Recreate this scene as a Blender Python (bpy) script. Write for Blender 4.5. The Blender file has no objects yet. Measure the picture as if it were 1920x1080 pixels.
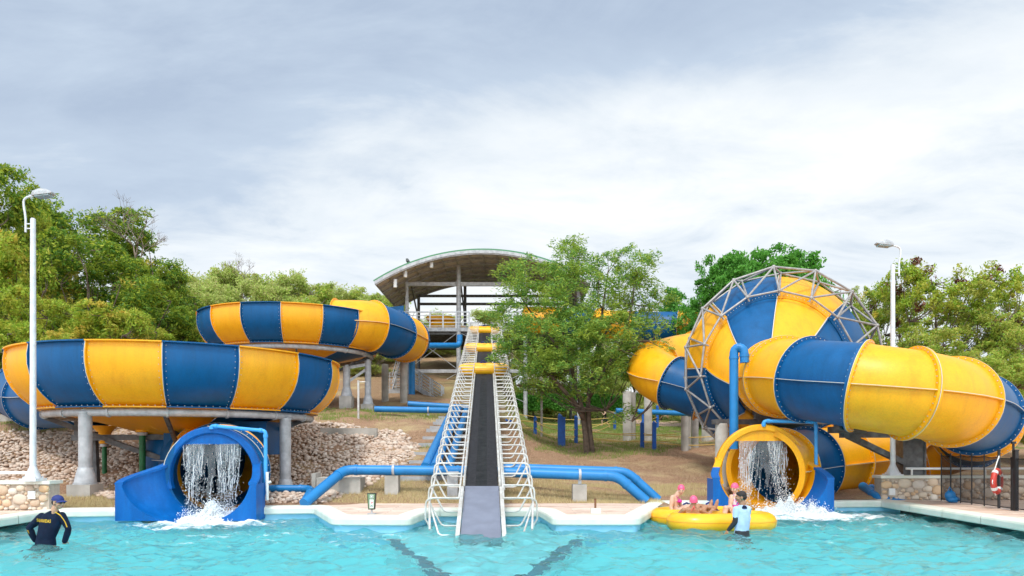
import bpy, math, random
import numpy as np
from mathutils import Vector, Matrix, Euler
from mathutils.bvhtree import BVHTree
from math import sin, cos, pi, radians, sqrt, atan2
random.seed(7)
rng = np.random.default_rng(11)
SC = bpy.context.scene
COL = SC.collection
F = 1300.0; HY = 833.0; EYE = 1.7
def P(px, py, Y):
    """a point seen at photo pixel (px,py) standing Y metres away"""
    return Vector(((px - 960) * Y / F, Y, EYE + (HY - py) * Y / F))
# ---------------------------------------------------------------- materials
def mat(name, col, rough=.5, metal=0, var=None, vscale=3.0, bump=0, bscale=30, coat=0, detail=4, spec=.5, obj=False, island=None):
    m = bpy.data.materials.new(name); m.use_nodes = True
    nt = m.node_tree; N = nt.nodes; L = nt.links
    b = N['Principled BSDF']
    b.inputs['Base Color'].default_value = (*col, 1)
    b.inputs['Roughness'].default_value = rough
    b.inputs['Metallic'].default_value = metal
    b.inputs['Specular IOR Level'].default_value = spec
    b.inputs['Coat Weight'].default_value = coat
    b.inputs['Coat Roughness'].default_value = .15
    tc = N.new('ShaderNodeTexCoord')
    if var is not None:
        n = N.new('ShaderNodeTexNoise'); n.inputs['Scale'].default_value = vscale; n.inputs['Detail'].default_value = detail
        L.new(tc.outputs['Object'], n.inputs['Vector'])
        r = N.new('ShaderNodeValToRGB')
        r.color_ramp.elements[0].position = .35; r.color_ramp.elements[1].position = .65
        r.color_ramp.elements[0].color = (*var, 1); r.color_ramp.elements[1].color = (*col, 1)
        L.new(n.outputs['Fac'], r.inputs['Fac']); src = r.outputs['Color']
        if island is not None:
            g = N.new('ShaderNodeNewGeometry'); r2 = N.new('ShaderNodeValToRGB'); cr = r2.color_ramp
            while len(cr.elements) < len(island): cr.elements.new(.5)
            for i, c in enumerate(island):
                cr.elements[i].position = i / max(1, len(island) - 1); cr.elements[i].color = (*c, 1)
            L.new(g.outputs['Random Per Island'], r2.inputs['Fac'])
            mx = N.new('ShaderNodeMixRGB'); mx.inputs['Fac'].default_value = .5
            L.new(src, mx.inputs[1]); L.new(r2.outputs['Color'], mx.inputs[2]); src = mx.outputs['Color']
        L.new(src, b.inputs['Base Color'])
    if bump:
        n = N.new('ShaderNodeTexNoise'); n.inputs['Scale'].default_value = bscale; n.inputs['Detail'].default_value = 6
        L.new(tc.outputs['Object'], n.inputs['Vector'])
        bp = N.new('ShaderNodeBump'); bp.inputs['Strength'].default_value = bump; bp.inputs['Distance'].default_value = .02
        L.new(n.outputs['Fac'], bp.inputs['Height']); L.new(bp.outputs['Normal'], b.inputs['Normal'])
    return m
def fiberglass(name, c1, c2, c3, sp_=.28):
    m = bpy.data.materials.new(name); m.use_nodes = True
    nt = m.node_tree; N = nt.nodes; L = nt.links; b = N['Principled BSDF']
    b.inputs['Roughness'].default_value = .38; b.inputs['Specular IOR Level'].default_value = sp_
    tc = N.new('ShaderNodeTexCoord')
    mp = N.new('ShaderNodeMapping'); mp.inputs['Scale'].default_value = (2.2, 2.2, .35); L.new(tc.outputs['Object'], mp.inputs['Vector'])
    n = N.new('ShaderNodeTexNoise'); n.inputs['Scale'].default_value = 1.6; n.inputs['Detail'].default_value = 7; n.inputs['Roughness'].default_value = .65
    L.new(mp.outputs['Vector'], n.inputs['Vector'])
    r = N.new('ShaderNodeValToRGB'); e = r.color_ramp.elements
    e[0].position = .28; e[0].color = (*c3, 1); e[1].position = .5; e[1].color = (*c1, 1)
    x = r.color_ramp.elements.new(.72); x.color = (*c2, 1)
    L.new(n.outputs['Fac'], r.inputs['Fac'])
    f = N.new('ShaderNodeTexNoise'); f.inputs['Scale'].default_value = 28; f.inputs['Detail'].default_value = 3
    L.new(tc.outputs['Object'], f.inputs['Vector'])
    hs = N.new('ShaderNodeHueSaturation'); mr = N.new('ShaderNodeMapRange'); mr.inputs['To Min'].default_value = .93; mr.inputs['To Max'].default_value = 1.06
    mr.inputs['From Min'].default_value = .3; mr.inputs['From Max'].default_value = .7
    L.new(f.outputs['Fac'], mr.inputs['Value']); L.new(mr.outputs['Result'], hs.inputs['Value']); L.new(r.outputs['Color'], hs.inputs['Color'])
    # faint run-off streaks and chalky wear down the gelcoat
    mp2 = N.new('ShaderNodeMapping'); mp2.inputs['Scale'].default_value = (9, 9, .5); L.new(tc.outputs['Object'], mp2.inputs['Vector'])
    g2 = N.new('ShaderNodeTexNoise'); g2.inputs['Scale'].default_value = 1.3; g2.inputs['Detail'].default_value = 8; g2.inputs['Roughness'].default_value = .7; L.new(mp2.outputs['Vector'], g2.inputs['Vector'])
    r3 = N.new('ShaderNodeMapRange'); r3.inputs['From Min'].default_value = .52; r3.inputs['From Max'].default_value = .78; r3.inputs['To Max'].default_value = .34; L.new(g2.outputs['Fac'], r3.inputs['Value'])
    mx3 = N.new('ShaderNodeMixRGB'); mx3.inputs[2].default_value = (c1[0] * .62 + .03, c1[1] * .66 + .03, c1[2] * .66 + .02, 1); L.new(r3.outputs[0], mx3.inputs[0]); L.new(hs.outputs['Color'], mx3.inputs[1])
    L.new(mx3.outputs[0], b.inputs['Base Color'])
    bp = N.new('ShaderNodeBump'); bp.inputs['Strength'].default_value = .12; bp.inputs['Distance'].default_value = .01
    L.new(f.outputs['Fac'], bp.inputs['Height']); L.new(bp.outputs['Normal'], b.inputs['Normal'])
    mr2 = N.new('ShaderNodeMapRange'); mr2.inputs['To Min'].default_value = .3; mr2.inputs['To Max'].default_value = .55
    L.new(n.outputs['Fac'], mr2.inputs['Value']); L.new(mr2.outputs['Result'], b.inputs['Roughness'])
    return m
M = {}
M['yellow'] = fiberglass('yellow_fiberglass', (.88, .40, .004), (.90, .43, .008), (.80, .33, .004), .45)
M['blue'] = fiberglass('blue_fiberglass', (.0, .085, .24), (.0, .10, .28), (.0, .068, .19))
M['exitblue'] = fiberglass('bright_blue_fiberglass', (.0, .105, .38), (.001, .14, .46), (.0, .085, .30))
M['gasket'] = mat('pale_gasket', (.62, .58, .50), .7)
M['bolt'] = mat('bolt_steel', (.6, .6, .6), .4, .6)
M['galv'] = mat('galvanised_steel', (.52, .53, .54), .55, .15, (.36, .37, .38), 5, bump=.1)
M['frame'] = mat('space_frame_steel', (.40, .38, .36), .5, .3, (.28, .26, .25), 6)
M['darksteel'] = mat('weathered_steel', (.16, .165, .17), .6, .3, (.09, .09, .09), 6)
M['whitemetal'] = mat('white_metal', (.68, .68, .65), .4, .1, (.50, .47, .42), 4, detail=8)
M['pole'] = mat('pale_grey_pole', (.72, .74, .76), .4, .1, (.6, .62, .64), 8)
M['concrete'] = mat('concrete', (.50, .47, .42), .85, 0, (.34, .32, .28), 2.5, bump=.35, bscale=25, detail=8)
M['pipe'] = mat('blue_pipe', (.010, .21, .52), .42, 0, (.008, .175, .45), 3)
M['pipelight'] = mat('sky_blue_paint', (.05, .36, .80), .4, 0, (.04, .30, .68), 5)
M['post'] = mat('blue_post_paint', (.01, .12, .50), .5, 0, (.01, .09, .38), 6)
M['black'] = mat('black_plastic', (.012, .012, .014), .45)
M['belt'] = mat('black_rubber_belt', (.030, .030, .034), .8, 0, (.02, .02, .023), 9, bump=.2, bscale=80, spec=.2)
M['beltcore'] = mat('worn_belt_centre', (.008, .009, .010), .7, 0, (.022, .023, .025), 5, bump=.2, bscale=60, spec=.2)
M['plate'] = mat('grey_slip_plate', (.20, .22, .285), .6, 0, (.165, .18, .235), 3, bump=.15, bscale=120)
M['rooftop'] = mat('green_roof_sheet', (.08, .24, .12), .6)
M['roofunder'] = mat('roof_lining', (.56, .53, .50), .8, 0, (.46, .43, .41), 2)
M['raft'] = mat('yellow_vinyl', (.94, .50, .012), .33, 0, (.88, .43, .01), 3, coat=.15)
M['raftdark'] = mat('orange_vinyl', (.85, .33, .01), .35, 0, (.78, .28, .01), 3)
M['green'] = mat('green_pipe_paint', (.01, .16, .045), .5, 0, (.008, .10, .03), 5)
M['rope'] = mat('yellow_rope', (.62, .42, .12), .8)
M['white'] = mat('white_paint', (.8, .8, .78), .5)
M['glass'] = mat('lamp_glass', (.35, .42, .42), .12, .1)
M['handle'] = mat('dark_blue_handle', (.01, .02, .16), .4)
M['thatch'] = mat('grey_thatch', (.34, .30, .25), .95, 0, (.2, .17, .14), 14, bump=.8, bscale=40)
M['bark'] = mat('bark', (.17, .12, .085), .9, 0, (.08, .058, .042), 7, bump=.7, bscale=25, detail=8)
M['palebark'] = mat('pale_bark', (.26, .2, .15), .9, 0, (.14, .1, .075), 7, bump=.6, bscale=25)
# ---------------------------------------------------------------- mesh collector
class MB:
    def __init__(s): s.v = []; s.f = []; s.m = []; s.n = 0
    def add(s, V, Fc, mi=0):
        V = np.asarray(V, dtype=float).reshape(-1, 3)
        s.v.append(V); o = s.n; s.n += len(V)
        for f in Fc: s.f.append([i + o for i in f]); s.m.append(mi)
        return s
    def box(s, c, d, rz=0, mi=0, R=None):
        x, y, z = d[0] / 2, d[1] / 2, d[2] / 2
        V = np.array([(a, b, e) for e in (-z, z) for b in (-y, y) for a in (-x, x)])
        if R is None: R = Matrix.Rotation(rz, 3, 'Z')
        V = V @ np.array(R).T + np.array(c)
        return s.add(V, [(0, 2, 3, 1), (4, 5, 7, 6), (0, 1, 5, 4), (2, 6, 7, 3), (0, 4, 6, 2), (1, 3, 7, 5)], mi)
    def bar(s, a, b, w, h, mi=0, up=(0, 0, 1)):
        a = Vector(a); b = Vector(b); d = b - a; l = d.length; d.normalize()
        u = Vector(up)
        if abs(d.dot(u)) > .98: u = Vector((0, 1, 0))
        x = d.cross(u).normalized(); z = x.cross(d)
        R = Matrix((x, d, z)).transposed()
        return s.box((a + b) / 2, (w, l, h), R=R, mi=mi)
    def tube(s, pts, r, n=10, mi=0, caps=True, closed=False, sx=1.0):
        pts = [Vector(p) for p in pts]; K = len(pts)
        rr = r if hasattr(r, '__len__') else [r] * K
        T = []
        for i in range(K):
            if closed: t = pts[(i + 1) % K] - pts[i - 1]
            else: t = pts[min(i + 1, K - 1)] - pts[max(i - 1, 0)]
            T.append(t.normalized() if t.length > 1e-9 else Vector((0, 0, 1)))
        u = Vector((0, 0, 1)) if abs(T[0].z) < .9 else Vector((1, 0, 0))
        u = (u - T[0] * u.dot(T[0])).normalized(); V = []
        for i in range(K):
            u = (u - T[i] * u.dot(T[i])).normalized(); w = T[i].cross(u)
            for k in range(n):
                a = 2 * pi * k / n
                V.append(pts[i] + (u * cos(a) + w * sin(a) * sx) * rr[i])
        Fc = []
        for i in range(K if closed else K - 1):
            j = (i + 1) % K
            for k in range(n):
                k2 = (k + 1) % n
                Fc.append((i * n + k, i * n + k2, j * n + k2, j * n + k))
        if caps and not closed:
            Fc.append(tuple(range(n - 1, -1, -1))); Fc.append(tuple((K - 1) * n + k for k in range(n)))
        return s.add([tuple(v) for v in V], Fc, mi)
    def cyl(s, a, b, r0, r1=None, n=14, mi=0):
        return s.tube([a, b], [r0, r0 if r1 is None else r1], n, mi)
    def lathe(s, c, prof, n=24, mi=0, R=None, a0=0, a1=2 * pi):
        """prof: list of (r,z)"""
        full = abs(a1 - a0 - 2 * pi) < 1e-6; m = n if full else n + 1; V = []
        for r, z in prof:
            for k in range(m):
                a = a0 + (a1 - a0) * k / n
                V.append((r * cos(a), r * sin(a), z))
        V = np.array(V)
        if R is not None: V = V @ np.array(R).T
        V = V + np.array(c); Fc = []
        for i in range(len(prof) - 1):
            for k in range(n):
                k2 = (k + 1) % m
                Fc.append((i * m + k, i * m + k2, (i + 1) * m + k2, (i + 1) * m + k))
        return s.add(V, Fc, mi)
    def ell(s, c, r, n=12, m=8, mi=0, R=None):
        V = []
        for i in range(m + 1):
            t = pi * i / m
            for k in range(n):
                a = 2 * pi * k / n
                V.append((r[0] * sin(t) * cos(a), r[1] * sin(t) * sin(a), r[2] * cos(t)))
        V = np.array(V)
        if R is not None: V = V @ np.array(R).T
        V = V + np.array(c)
        Fc = [(i * n + k, (i + 1) * n + k, (i + 1) * n + (k + 1) % n, i * n + (k + 1) % n) for i in range(m) for k in range(n)]
        return s.add(V, Fc, mi)
    def prism(s, poly, z0, z1, mi=0):
        """poly: xy outline, counter-clockwise"""
        from mathutils.geometry import tessellate_polygon
        n = len(poly); V = [(x, y, z0) for x, y in poly] + [(x, y, z1) for x, y in poly]
        tri = tessellate_polygon([[Vector((x, y, 0)) for x, y in poly]])
        Fc = []
        for t in tri:
            a, b, c = t
            ar = (poly[b][0] - poly[a][0]) * (poly[c][1] - poly[a][1]) - (poly[c][0] - poly[a][0]) * (poly[b][1] - poly[a][1])
            if ar < 0: a, b, c = a, c, b
            Fc.append((a + n, b + n, c + n)); Fc.append((c, b, a))
        for i in range(n):
            j = (i + 1) % n; Fc.append((i, j, j + n, i + n))
        return s.add(V, Fc, mi)
    def mesh(s, name, mats, smooth=False, off=(0, 0, 0), sharp=None):
        me = bpy.data.meshes.new(name)
        V = (np.concatenate(s.v) if s.v else np.zeros((0, 3))) - np.array(off)
        me.from_pydata(V.tolist(), [], s.f)
        for mm in (mats if isinstance(mats, (list, tuple)) else [mats]): me.materials.append(mm)
        if any(s.m): me.polygons.foreach_set('material_index', s.m)
        me.validate()
        if smooth:
            me.polygons.foreach_set('use_smooth', [True] * len(me.polygons))
            if sharp: me.set_sharp_from_angle(angle=radians(sharp))
        me.update(); return me
    def build(s, name, mats, parent=None, smooth=False, off=None, sharp=40, loc=None):
        """world-space (or parent-local if off=(0,0,0)) mesh -> ONE object"""
        if off is None: off = WLOC.get(parent.name, (0, 0, 0)) if parent is not None else (0, 0, 0)
        o = bpy.data.objects.new(name, s.mesh(name, mats, smooth, off, sharp))
        COL.objects.link(o)
        if parent is not None:
            o.parent = parent
            WLOC[o.name] = tuple(off)
        if loc is not None: o.location = loc
        return o
WLOC = {}
def tag(o, label=None, cat=None, group=None, kind=None):
    if label: o['label'] = label
    if cat: o['category'] = cat
    if group: o['group'] = group
    if kind: o['kind'] = kind
    return o
def thing(name, loc, label, cat, group=None, rz=0):
    e = bpy.data.objects.new(name, None); COL.objects.link(e); e.location = loc; e.rotation_euler = (0, 0, rz)
    e.empty_display_size = .2
    WLOC[e.name] = tuple(loc)
    return tag(e, label, cat, group)
def solo(mb, name, mats, loc, label, cat, group=None, smooth=False, sharp=40):
    """a thing that is one mesh, origin at its base"""
    o = bpy.data.objects.new(name, mb.mesh(name, mats, smooth, loc, sharp)); COL.objects.link(o); o.location = loc
    return tag(o, label, cat, group)
def struct(mb, name, mats, smooth=False, kind='structure', label=None, cat=None, sharp=40):
    o = bpy.data.objects.new(name, mb.mesh(name, mats, smooth, (0, 0, 0), sharp)); COL.objects.link(o)
    return tag(o, label, cat, None, kind)
def dup(root, loc, rz=None, label=None, group=None, scale=None):
    def cp(o, par):
        c = o.copy(); COL.objects.link(c)
        if par is not None: c.parent = par
        for ch in list(o.children): cp(ch, c)
        return c
    r = cp(root, None); r.location = loc
    if rz is not None: r.rotation_euler = (0, 0, rz)
    if scale is not None: r.scale = scale if hasattr(scale, '__len__') else (scale,) * 3
    if label: r['label'] = label
    if group: r['group'] = group
    return r
def fast_mesh(name, V, loops, nside, mats, mi=None, smooth=False):
    """big uniform meshes straight from numpy"""
    me = bpy.data.meshes.new(name); V = np.asarray(V, dtype=np.float32); loops = np.asarray(loops, dtype=np.int32)
    nf = len(loops) // nside
    me.vertices.add(len(V)); me.vertices.foreach_set('co', V.ravel())
    me.loops.add(len(loops)); me.loops.foreach_set('vertex_index', loops)
    me.polygons.add(nf); me.polygons.foreach_set('loop_start', np.arange(nf, dtype=np.int32) * nside)
    for mm in (mats if isinstance(mats, (list, tuple)) else [mats]): me.materials.append(mm)
    if mi is not None: me.polygons.foreach_set('material_index', np.asarray(mi, dtype=np.int32))
    me.update(calc_edges=True)
    if smooth: me.polygons.foreach_set('use_smooth', np.ones(nf, dtype=bool))
    me.validate()
    return me
def obj(name, me, parent=None):
    o = bpy.data.objects.new(name, me); COL.objects.link(o)
    if parent is not None: o.parent = parent
    return o
def spline(pts, step=.1):
    """dense Catmull-Rom through pts"""
    p = [Vector(q) for q in pts]; p = [p[0] * 2 - p[1]] + p + [p[-1] * 2 - p[-2]]; out = []
    for i in range(1, len(p) - 2):
        a, b, c, d = p[i - 1:i + 3]; n = max(2, int((c - b).length / step))
        for k in range(n):
            t = k / n
            out.append(.5 * ((2 * b) + (c - a) * t + (2 * a - 5 * b + 4 * c - d) * t * t + (3 * b - a - 3 * c + d) * t ** 3))
    out.append(p[-2]); return out
def lerp(x, xs, ys): return float(np.interp(x, xs, ys))
def sstep(a, b, x):
    t = np.clip((x - a) / (b - a), 0, 1); return t * t * (3 - 2 * t)
# ================================================================ camera, sky, light
cam = bpy.data.cameras.new('camera'); co = bpy.data.objects.new('camera', cam); COL.objects.link(co)
co.location = (0, 0, EYE); co.rotation_euler = (pi / 2, 0, 0)
cam.sensor_width = 36; cam.lens = F / 1920 * 36; cam.shift_y = (HY - 540) / 1920
cam.clip_start = .05; cam.clip_end = 3000; SC.camera = co
SC.view_settings.view_transform = 'Standard'; SC.view_settings.look = 'None'; SC.view_settings.gamma = 1
SC.view_settings.exposure = .82
SC.cycles.use_denoising = True; SC.cycles.max_bounces = 8; SC.cycles.transparent_max_bounces = 16
SC.cycles.sample_clamp_indirect = 3; SC.cycles.caustics_refractive = True; SC.cycles.blur_glossy = 1.0; SC.cycles.caustics_reflective = False
SUN_EL = radians(58); SUN_AZ = radians(200)      # azimuth from +Y clockwise: behind the camera, a little left
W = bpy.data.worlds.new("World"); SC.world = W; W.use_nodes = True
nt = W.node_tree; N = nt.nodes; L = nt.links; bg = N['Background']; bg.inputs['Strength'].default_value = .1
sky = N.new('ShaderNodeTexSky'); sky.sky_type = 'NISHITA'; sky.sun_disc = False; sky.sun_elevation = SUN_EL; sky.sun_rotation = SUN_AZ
tc = N.new('ShaderNodeTexCoord'); sp = N.new('ShaderNodeSeparateXYZ'); L.new(tc.outputs['Generated'], sp.inputs[0])
def mth(op, a, b=None, clamp=False):
    n = N.new('ShaderNodeMath'); n.operation = op; n.use_clamp = clamp
    for i, v in enumerate((a, b)):
        if v is None: continue
        if isinstance(v, (int, float)): n.inputs[i].default_value = v
        else: L.new(v, n.inputs[i])
    return n.outputs[0]
zz = mth('ADD', mth('MAXIMUM', sp.outputs['Z'], 0.0), .22)
cx = mth('DIVIDE', sp.outputs['X'], zz); cy = mth('DIVIDE', sp.outputs['Y'], zz)
cb = N.new('ShaderNodeCombineXYZ'); L.new(cx, cb.inputs[0]); L.new(cy, cb.inputs[1]); cb.inputs[2].default_value = 3.3
mp = N.new('ShaderNodeMapping'); mp.inputs['Rotation'].default_value = (0, 0, radians(-24)); mp.inputs['Scale'].default_value = (.62, 1.05, 1); mp.inputs['Location'].default_value = (1.7, .6, 0)
L.new(cb.outputs[0], mp.inputs['Vector'])
def noise(scale, det, ro, dist=0):
    n = N.new('ShaderNodeTexNoise'); n.inputs['Scale'].default_value = scale; n.inputs['Detail'].default_value = det
    n.inputs['Roughness'].default_value = ro; n.inputs['Distortion'].default_value = dist
    L.new(mp.outputs[0], n.inputs['Vector']); return n.outputs['Fac']
n1 = noise(.75, 5, .5, .3); n2 = noise(3.2, 9, .62, .5); n3 = noise(1.9, 8, .58, .2)
# broad lie of the cloud deck: a grey-blue bank overhead whose ragged edge falls from right to left, thin bright cloud below it
t_ = mth('SUBTRACT', mth('SUBTRACT', sp.outputs['Z'], .385), mth('MULTIPLY', sp.outputs['X'], .15))
t_ = mth('ADD', t_, mth('MULTIPLY', mth('SUBTRACT', n1, .5), .34)); t_ = mth('ADD', t_, mth('MULTIPLY', mth('SUBTRACT', n2, .5), .16))
def smr(v, a, b_, lo, hi):
    m_ = N.new('ShaderNodeMapRange'); m_.interpolation_type = 'SMOOTHSTEP'; L.new(v, m_.inputs['Value'])
    for k_, x_ in (('From Min', a), ('From Max', b_), ('To Min', lo), ('To Max', hi)): m_.inputs[k_].default_value = x_
    return m_.outputs[0]
s = mth('ADD', smr(t_, -.07, .06, .68, .42), smr(t_, .08, .30, 0, .13))
s = mth('ADD', s, mth('MULTIPLY', mth('SUBTRACT', n2, .5), .85)); s = mth('ADD', s, mth('MULTIPLY', mth('SUBTRACT', n1, .5), .30))
s = mth('ADD', s, smr(sp.outputs['X'], -.5, .1, -.08, 0)); s = mth('ADD', s, mth('MULTIPLY', mth('SUBTRACT', n3, .5), .75))
rp = N.new('ShaderNodeValToRGB'); e = rp.color_ramp.elements
e[0].position = .20; e[0].color = (.355, .43, .545, 1); e[1].position = .80; e[1].color = (.80, .82, .83, 1)
x = e.new(.42); x.color = (.44, .52, .625, 1); x = e.new(.58); x.color = (.64, .69, .735, 1)
L.new(s, rp.inputs['Fac'])
mul = N.new('ShaderNodeVectorMath'); mul.operation = 'SCALE'; mul.inputs['Scale'].default_value = 7.6; L.new(rp.outputs['Color'], mul.inputs[0])
mx = N.new('ShaderNodeMixRGB'); mx.inputs['Fac'].default_value = .95; L.new(sky.outputs['Color'], mx.inputs[1]); L.new(mul.outputs[0], mx.inputs[2])
# extra sky brightness added behind the camera, out of view, to lighten the shadows
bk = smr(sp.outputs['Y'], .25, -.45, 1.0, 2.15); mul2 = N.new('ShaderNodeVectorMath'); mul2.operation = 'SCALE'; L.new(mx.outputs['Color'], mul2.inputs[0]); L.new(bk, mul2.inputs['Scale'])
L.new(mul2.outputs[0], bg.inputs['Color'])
sl = bpy.data.lights.new('sun', 'SUN'); sl.energy = 1.3; sl.angle = radians(11); sl.color = (1, .965, .90)
so = bpy.data.objects.new('sun', sl); COL.objects.link(so)
d = Vector((sin(SUN_AZ) * cos(SUN_EL), cos(SUN_AZ) * cos(SUN_EL), sin(SUN_EL)))
so.rotation_euler = (-d).to_track_quat('-Z', 'Y').to_euler(); so.location = (0, -10, 60)
# ================================================================ ground
YL = [0, 16, 17.5, 19, 20.6, 23, 25.5, 30, 40, 50, 60, 80, 110, 200, 2000]
ZL = [.24, .26, .45, .28, .15, 1.2, 2.35, 3.0, 4.4, 6.4, 9, 13.5, 18, 19, 19]
YR = [0, 17.2, 30, 36, 60, 75, 100, 200, 2000]
ZR = [.22, .28, 1.42, 1.9, 3.9, 6, 9, 11, 11]
YM = [0, 16.7, 18, 21, 25, 30, 36]; ZM = [.25, .27, .62, 1.15, 2.0, 2.85, 3.6]
def gz(X, Y):
    X = np.asarray(X, float); Y = np.asarray(Y, float)
    zl = np.interp(Y, YL, ZL); zr = np.interp(Y, YR, ZR)
    zm = np.where(Y < 36, np.interp(Y, YM, ZM), zl)
    a = sstep(-5.6, -3.4, X + (Y - 18) * .16)      # bowl ditch -> pipe slope
    z = zl * (1 - a) + zm * a
    b = sstep(-1.5, 3.0, X + (Y - 20) * .03)
    z = z * (1 - b) + zr * b
    z = z + .05 * np.sin(X * 1.3 + Y * .7) * sstep(18, 24, Y) + .03 * np.sin(X * 3.1 - Y * 2.3) * sstep(18, 22, Y)
    for (ax_, ay_, bx_, by_, hw_) in ((-6.92, 14, -6.92, 16.3, .9), (-6.92, 16.3, -7.9, 19.3, .85), (6.36, 16, 6.36, 18.0, .9), (6.36, 18.0, 7.6, 20.2, .85)):
        t = np.clip((Y - ay_) / (by_ - ay_), 0, 1); xc = ax_ + (bx_ - ax_) * t; z = np.where((Y > ay_) & (Y < by_) & (abs(X - xc) < hw_), -.45, z)
    z = np.where((X < -9.8) & (Y < 15.2), .2, z); z = np.where((X > 9.3) & (Y < 17.9), .2, z)
    return z
def G(X, Y): return float(gz(X, Y))
gx = np.unique(np.concatenate([np.arange(-22, 22.01, .22), np.linspace(-60, -22, 50), np.linspace(22, 60, 50), np.array([-1500, -700, -300, -150, -90, 90, 150, 300, 700, 1500])]))
gy = np.unique(np.concatenate([np.arange(14.9, 32, .2), np.arange(32, 70, .8), np.arange(70, 130, 3), np.array([-1500, -600, -200, -60, -20, -6.2, 5, 150, 200, 300, 600, 1200, 2500])]))
GX, GY = np.meshgrid(gx, gy); GZ = gz(GX, GY)
n2_ = np.zeros_like(GZ)
for k in range(14):
    a = rng.uniform(0, 2 * pi); w = rng.uniform(1.5, 9); n2_ += np.sin((GX * cos(a) + GY * sin(a)) * w + rng.uniform(0, 6)) * .012
GZ += n2_ * sstep(17.5, 19, GY)
V = np.stack([GX, GY, GZ], -1).reshape(-1, 3); nx = len(gx); ny = len(gy)
ii, jj = np.meshgrid(np.arange(nx - 1), np.arange(ny - 1)); ii = ii.ravel(); jj = jj.ravel()
cxm = (gx[ii] + gx[ii + 1]) / 2; cym = (gy[jj] + gy[jj + 1]) / 2
def poolback(X): return np.where(X < -4.6, 15.35 + (X + 9.8) * .16, np.where(X < 3.7, 15.9, 17.1 + (X - 3.7) * .09))
keep = ~((cxm > -9.9) & (cxm < 9.5) & (cym < poolback(cxm)))
keep &= ~((cxm > -10.5) & (cxm < 10.2) & (cym < 14.95))
ii = ii[keep]; jj = jj[keep]; a = jj * nx + ii
loops = np.stack([a, a + 1, a + 1 + nx, a + nx], 1).ravel()
gm = bpy.data.materials.new('hillside_soil_and_grass'); gm.use_nodes = True
nt = gm.node_tree; N = nt.nodes; L = nt.links; b = N['Principled BSDF']; b.inputs['Roughness'].default_value = .95; b.inputs['Specular IOR Level'].default_value = .2
ge = N.new('ShaderNodeNewGeometry')
def gn(scale, det=6, ro=.6, sc=None):
    n = N.new('ShaderNodeTexNoise'); n.inputs['Scale'].default_value = scale; n.inputs['Detail'].default_value = det; n.inputs['Roughness'].default_value = ro
    if sc:
        m_ = N.new('ShaderNodeMapping'); m_.inputs['Scale'].default_value = sc; L.new(ge.outputs['Position'], m_.inputs[0]); L.new(m_.outputs[0], n.inputs['Vector'])
    else: L.new(ge.outputs['Position'], n.inputs['Vector'])
    return n.outputs['Fac']
def ramp(fac, stops):
    r = N.new('ShaderNodeValToRGB'); el = r.color_ramp.elements
    while len(el) < len(stops): el.new(.5)
    for i, (p_, c_) in enumerate(stops): el[i].position = p_; el[i].color = (*c_, 1)
    L.new(fac, r.inputs['Fac']); return r.outputs['Color']
def mixc(fac, a_, b_):
    m_ = N.new('ShaderNodeMixRGB'); L.new(fac, m_.inputs[0])
    for i, v in ((1, a_), (2, b_)):
        if isinstance(v, tuple): m_.inputs[i].default_value = (*v, 1)
        else: L.new(v, m_.inputs[i])
    return m_.outputs[0]
fine = gn(26, 7, .75)
soil = ramp(fine, [(.30, (.15, .085, .05)), (.48, (.36, .215, .13)), (.62, (.50, .325, .21)), (.75, (.64, .47, .33))])
dry = ramp(gn(30, 6, .7, (1, .5, 1)), [(.3, (.26, .18, .09)), (.5, (.50, .37, .20)), (.68, (.62, .49, .30))])
grn = ramp(gn(34, 6, .7), [(.3, (.045, .075, .012)), (.5, (.14, .20, .035)), (.7, (.26, .31, .08))])
spz = N.new('ShaderNodeSeparateXYZ'); L.new(ge.outputs['Position'], spz.inputs[0])
m1 = N.new('ShaderNodeMapRange'); m1.inputs['From Min'].default_value = .50; m1.inputs['From Max'].default_value = .66; L.new(gn(.55, 6, .62), m1.inputs['Value'])
c = mixc(m1.outputs[0], soil, dry)
# the lawn gets greener up the slope (photo: green strips by the pipes and beyond the ropes)
yy = N.new('ShaderNodeMapRange'); yy.inputs['From Min'].default_value = 24; yy.inputs['From Max'].default_value = 42; yy.inputs['To Min'].default_value = -.13; yy.inputs['To Max'].default_value = .12; L.new(spz.outputs['Y'], yy.inputs['Value'])
ad = N.new('ShaderNodeMath'); ad.operation = 'ADD'; L.new(gn(.38, 7, .66), ad.inputs[0]); L.new(yy.outputs[0], ad.inputs[1])
m2 = N.new('ShaderNodeMapRange'); m2.inputs['From Min'].default_value = .50; m2.inputs['From Max'].default_value = .62; L.new(ad.outputs[0], m2.inputs['Value'])
xm = N.new('ShaderNodeMapRange'); xm.inputs['From Min'].default_value = -6; xm.inputs['From Max'].default_value = 3; xm.inputs['To Min'].default_value = .12; L.new(spz.outputs['X'], xm.inputs['Value'])
mm_ = N.new('ShaderNodeMath'); mm_.operation = 'MULTIPLY'; L.new(m2.outputs[0], mm_.inputs[0]); L.new(xm.outputs[0], mm_.inputs[1])
c = mixc(mm_.outputs[0], c, grn)
L.new(c, b.inputs['Base Color'])
bp = N.new('ShaderNodeBump'); bp.inputs['Strength'].default_value = .9; bp.inputs['Distance'].default_value = .06; L.new(fine, bp.inputs['Height']); L.new(bp.outputs[0], b.inputs['Normal'])
g = obj('ground', fast_mesh('ground', V, loops, 4, gm, smooth=True)); tag(g, kind='structure')
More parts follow.
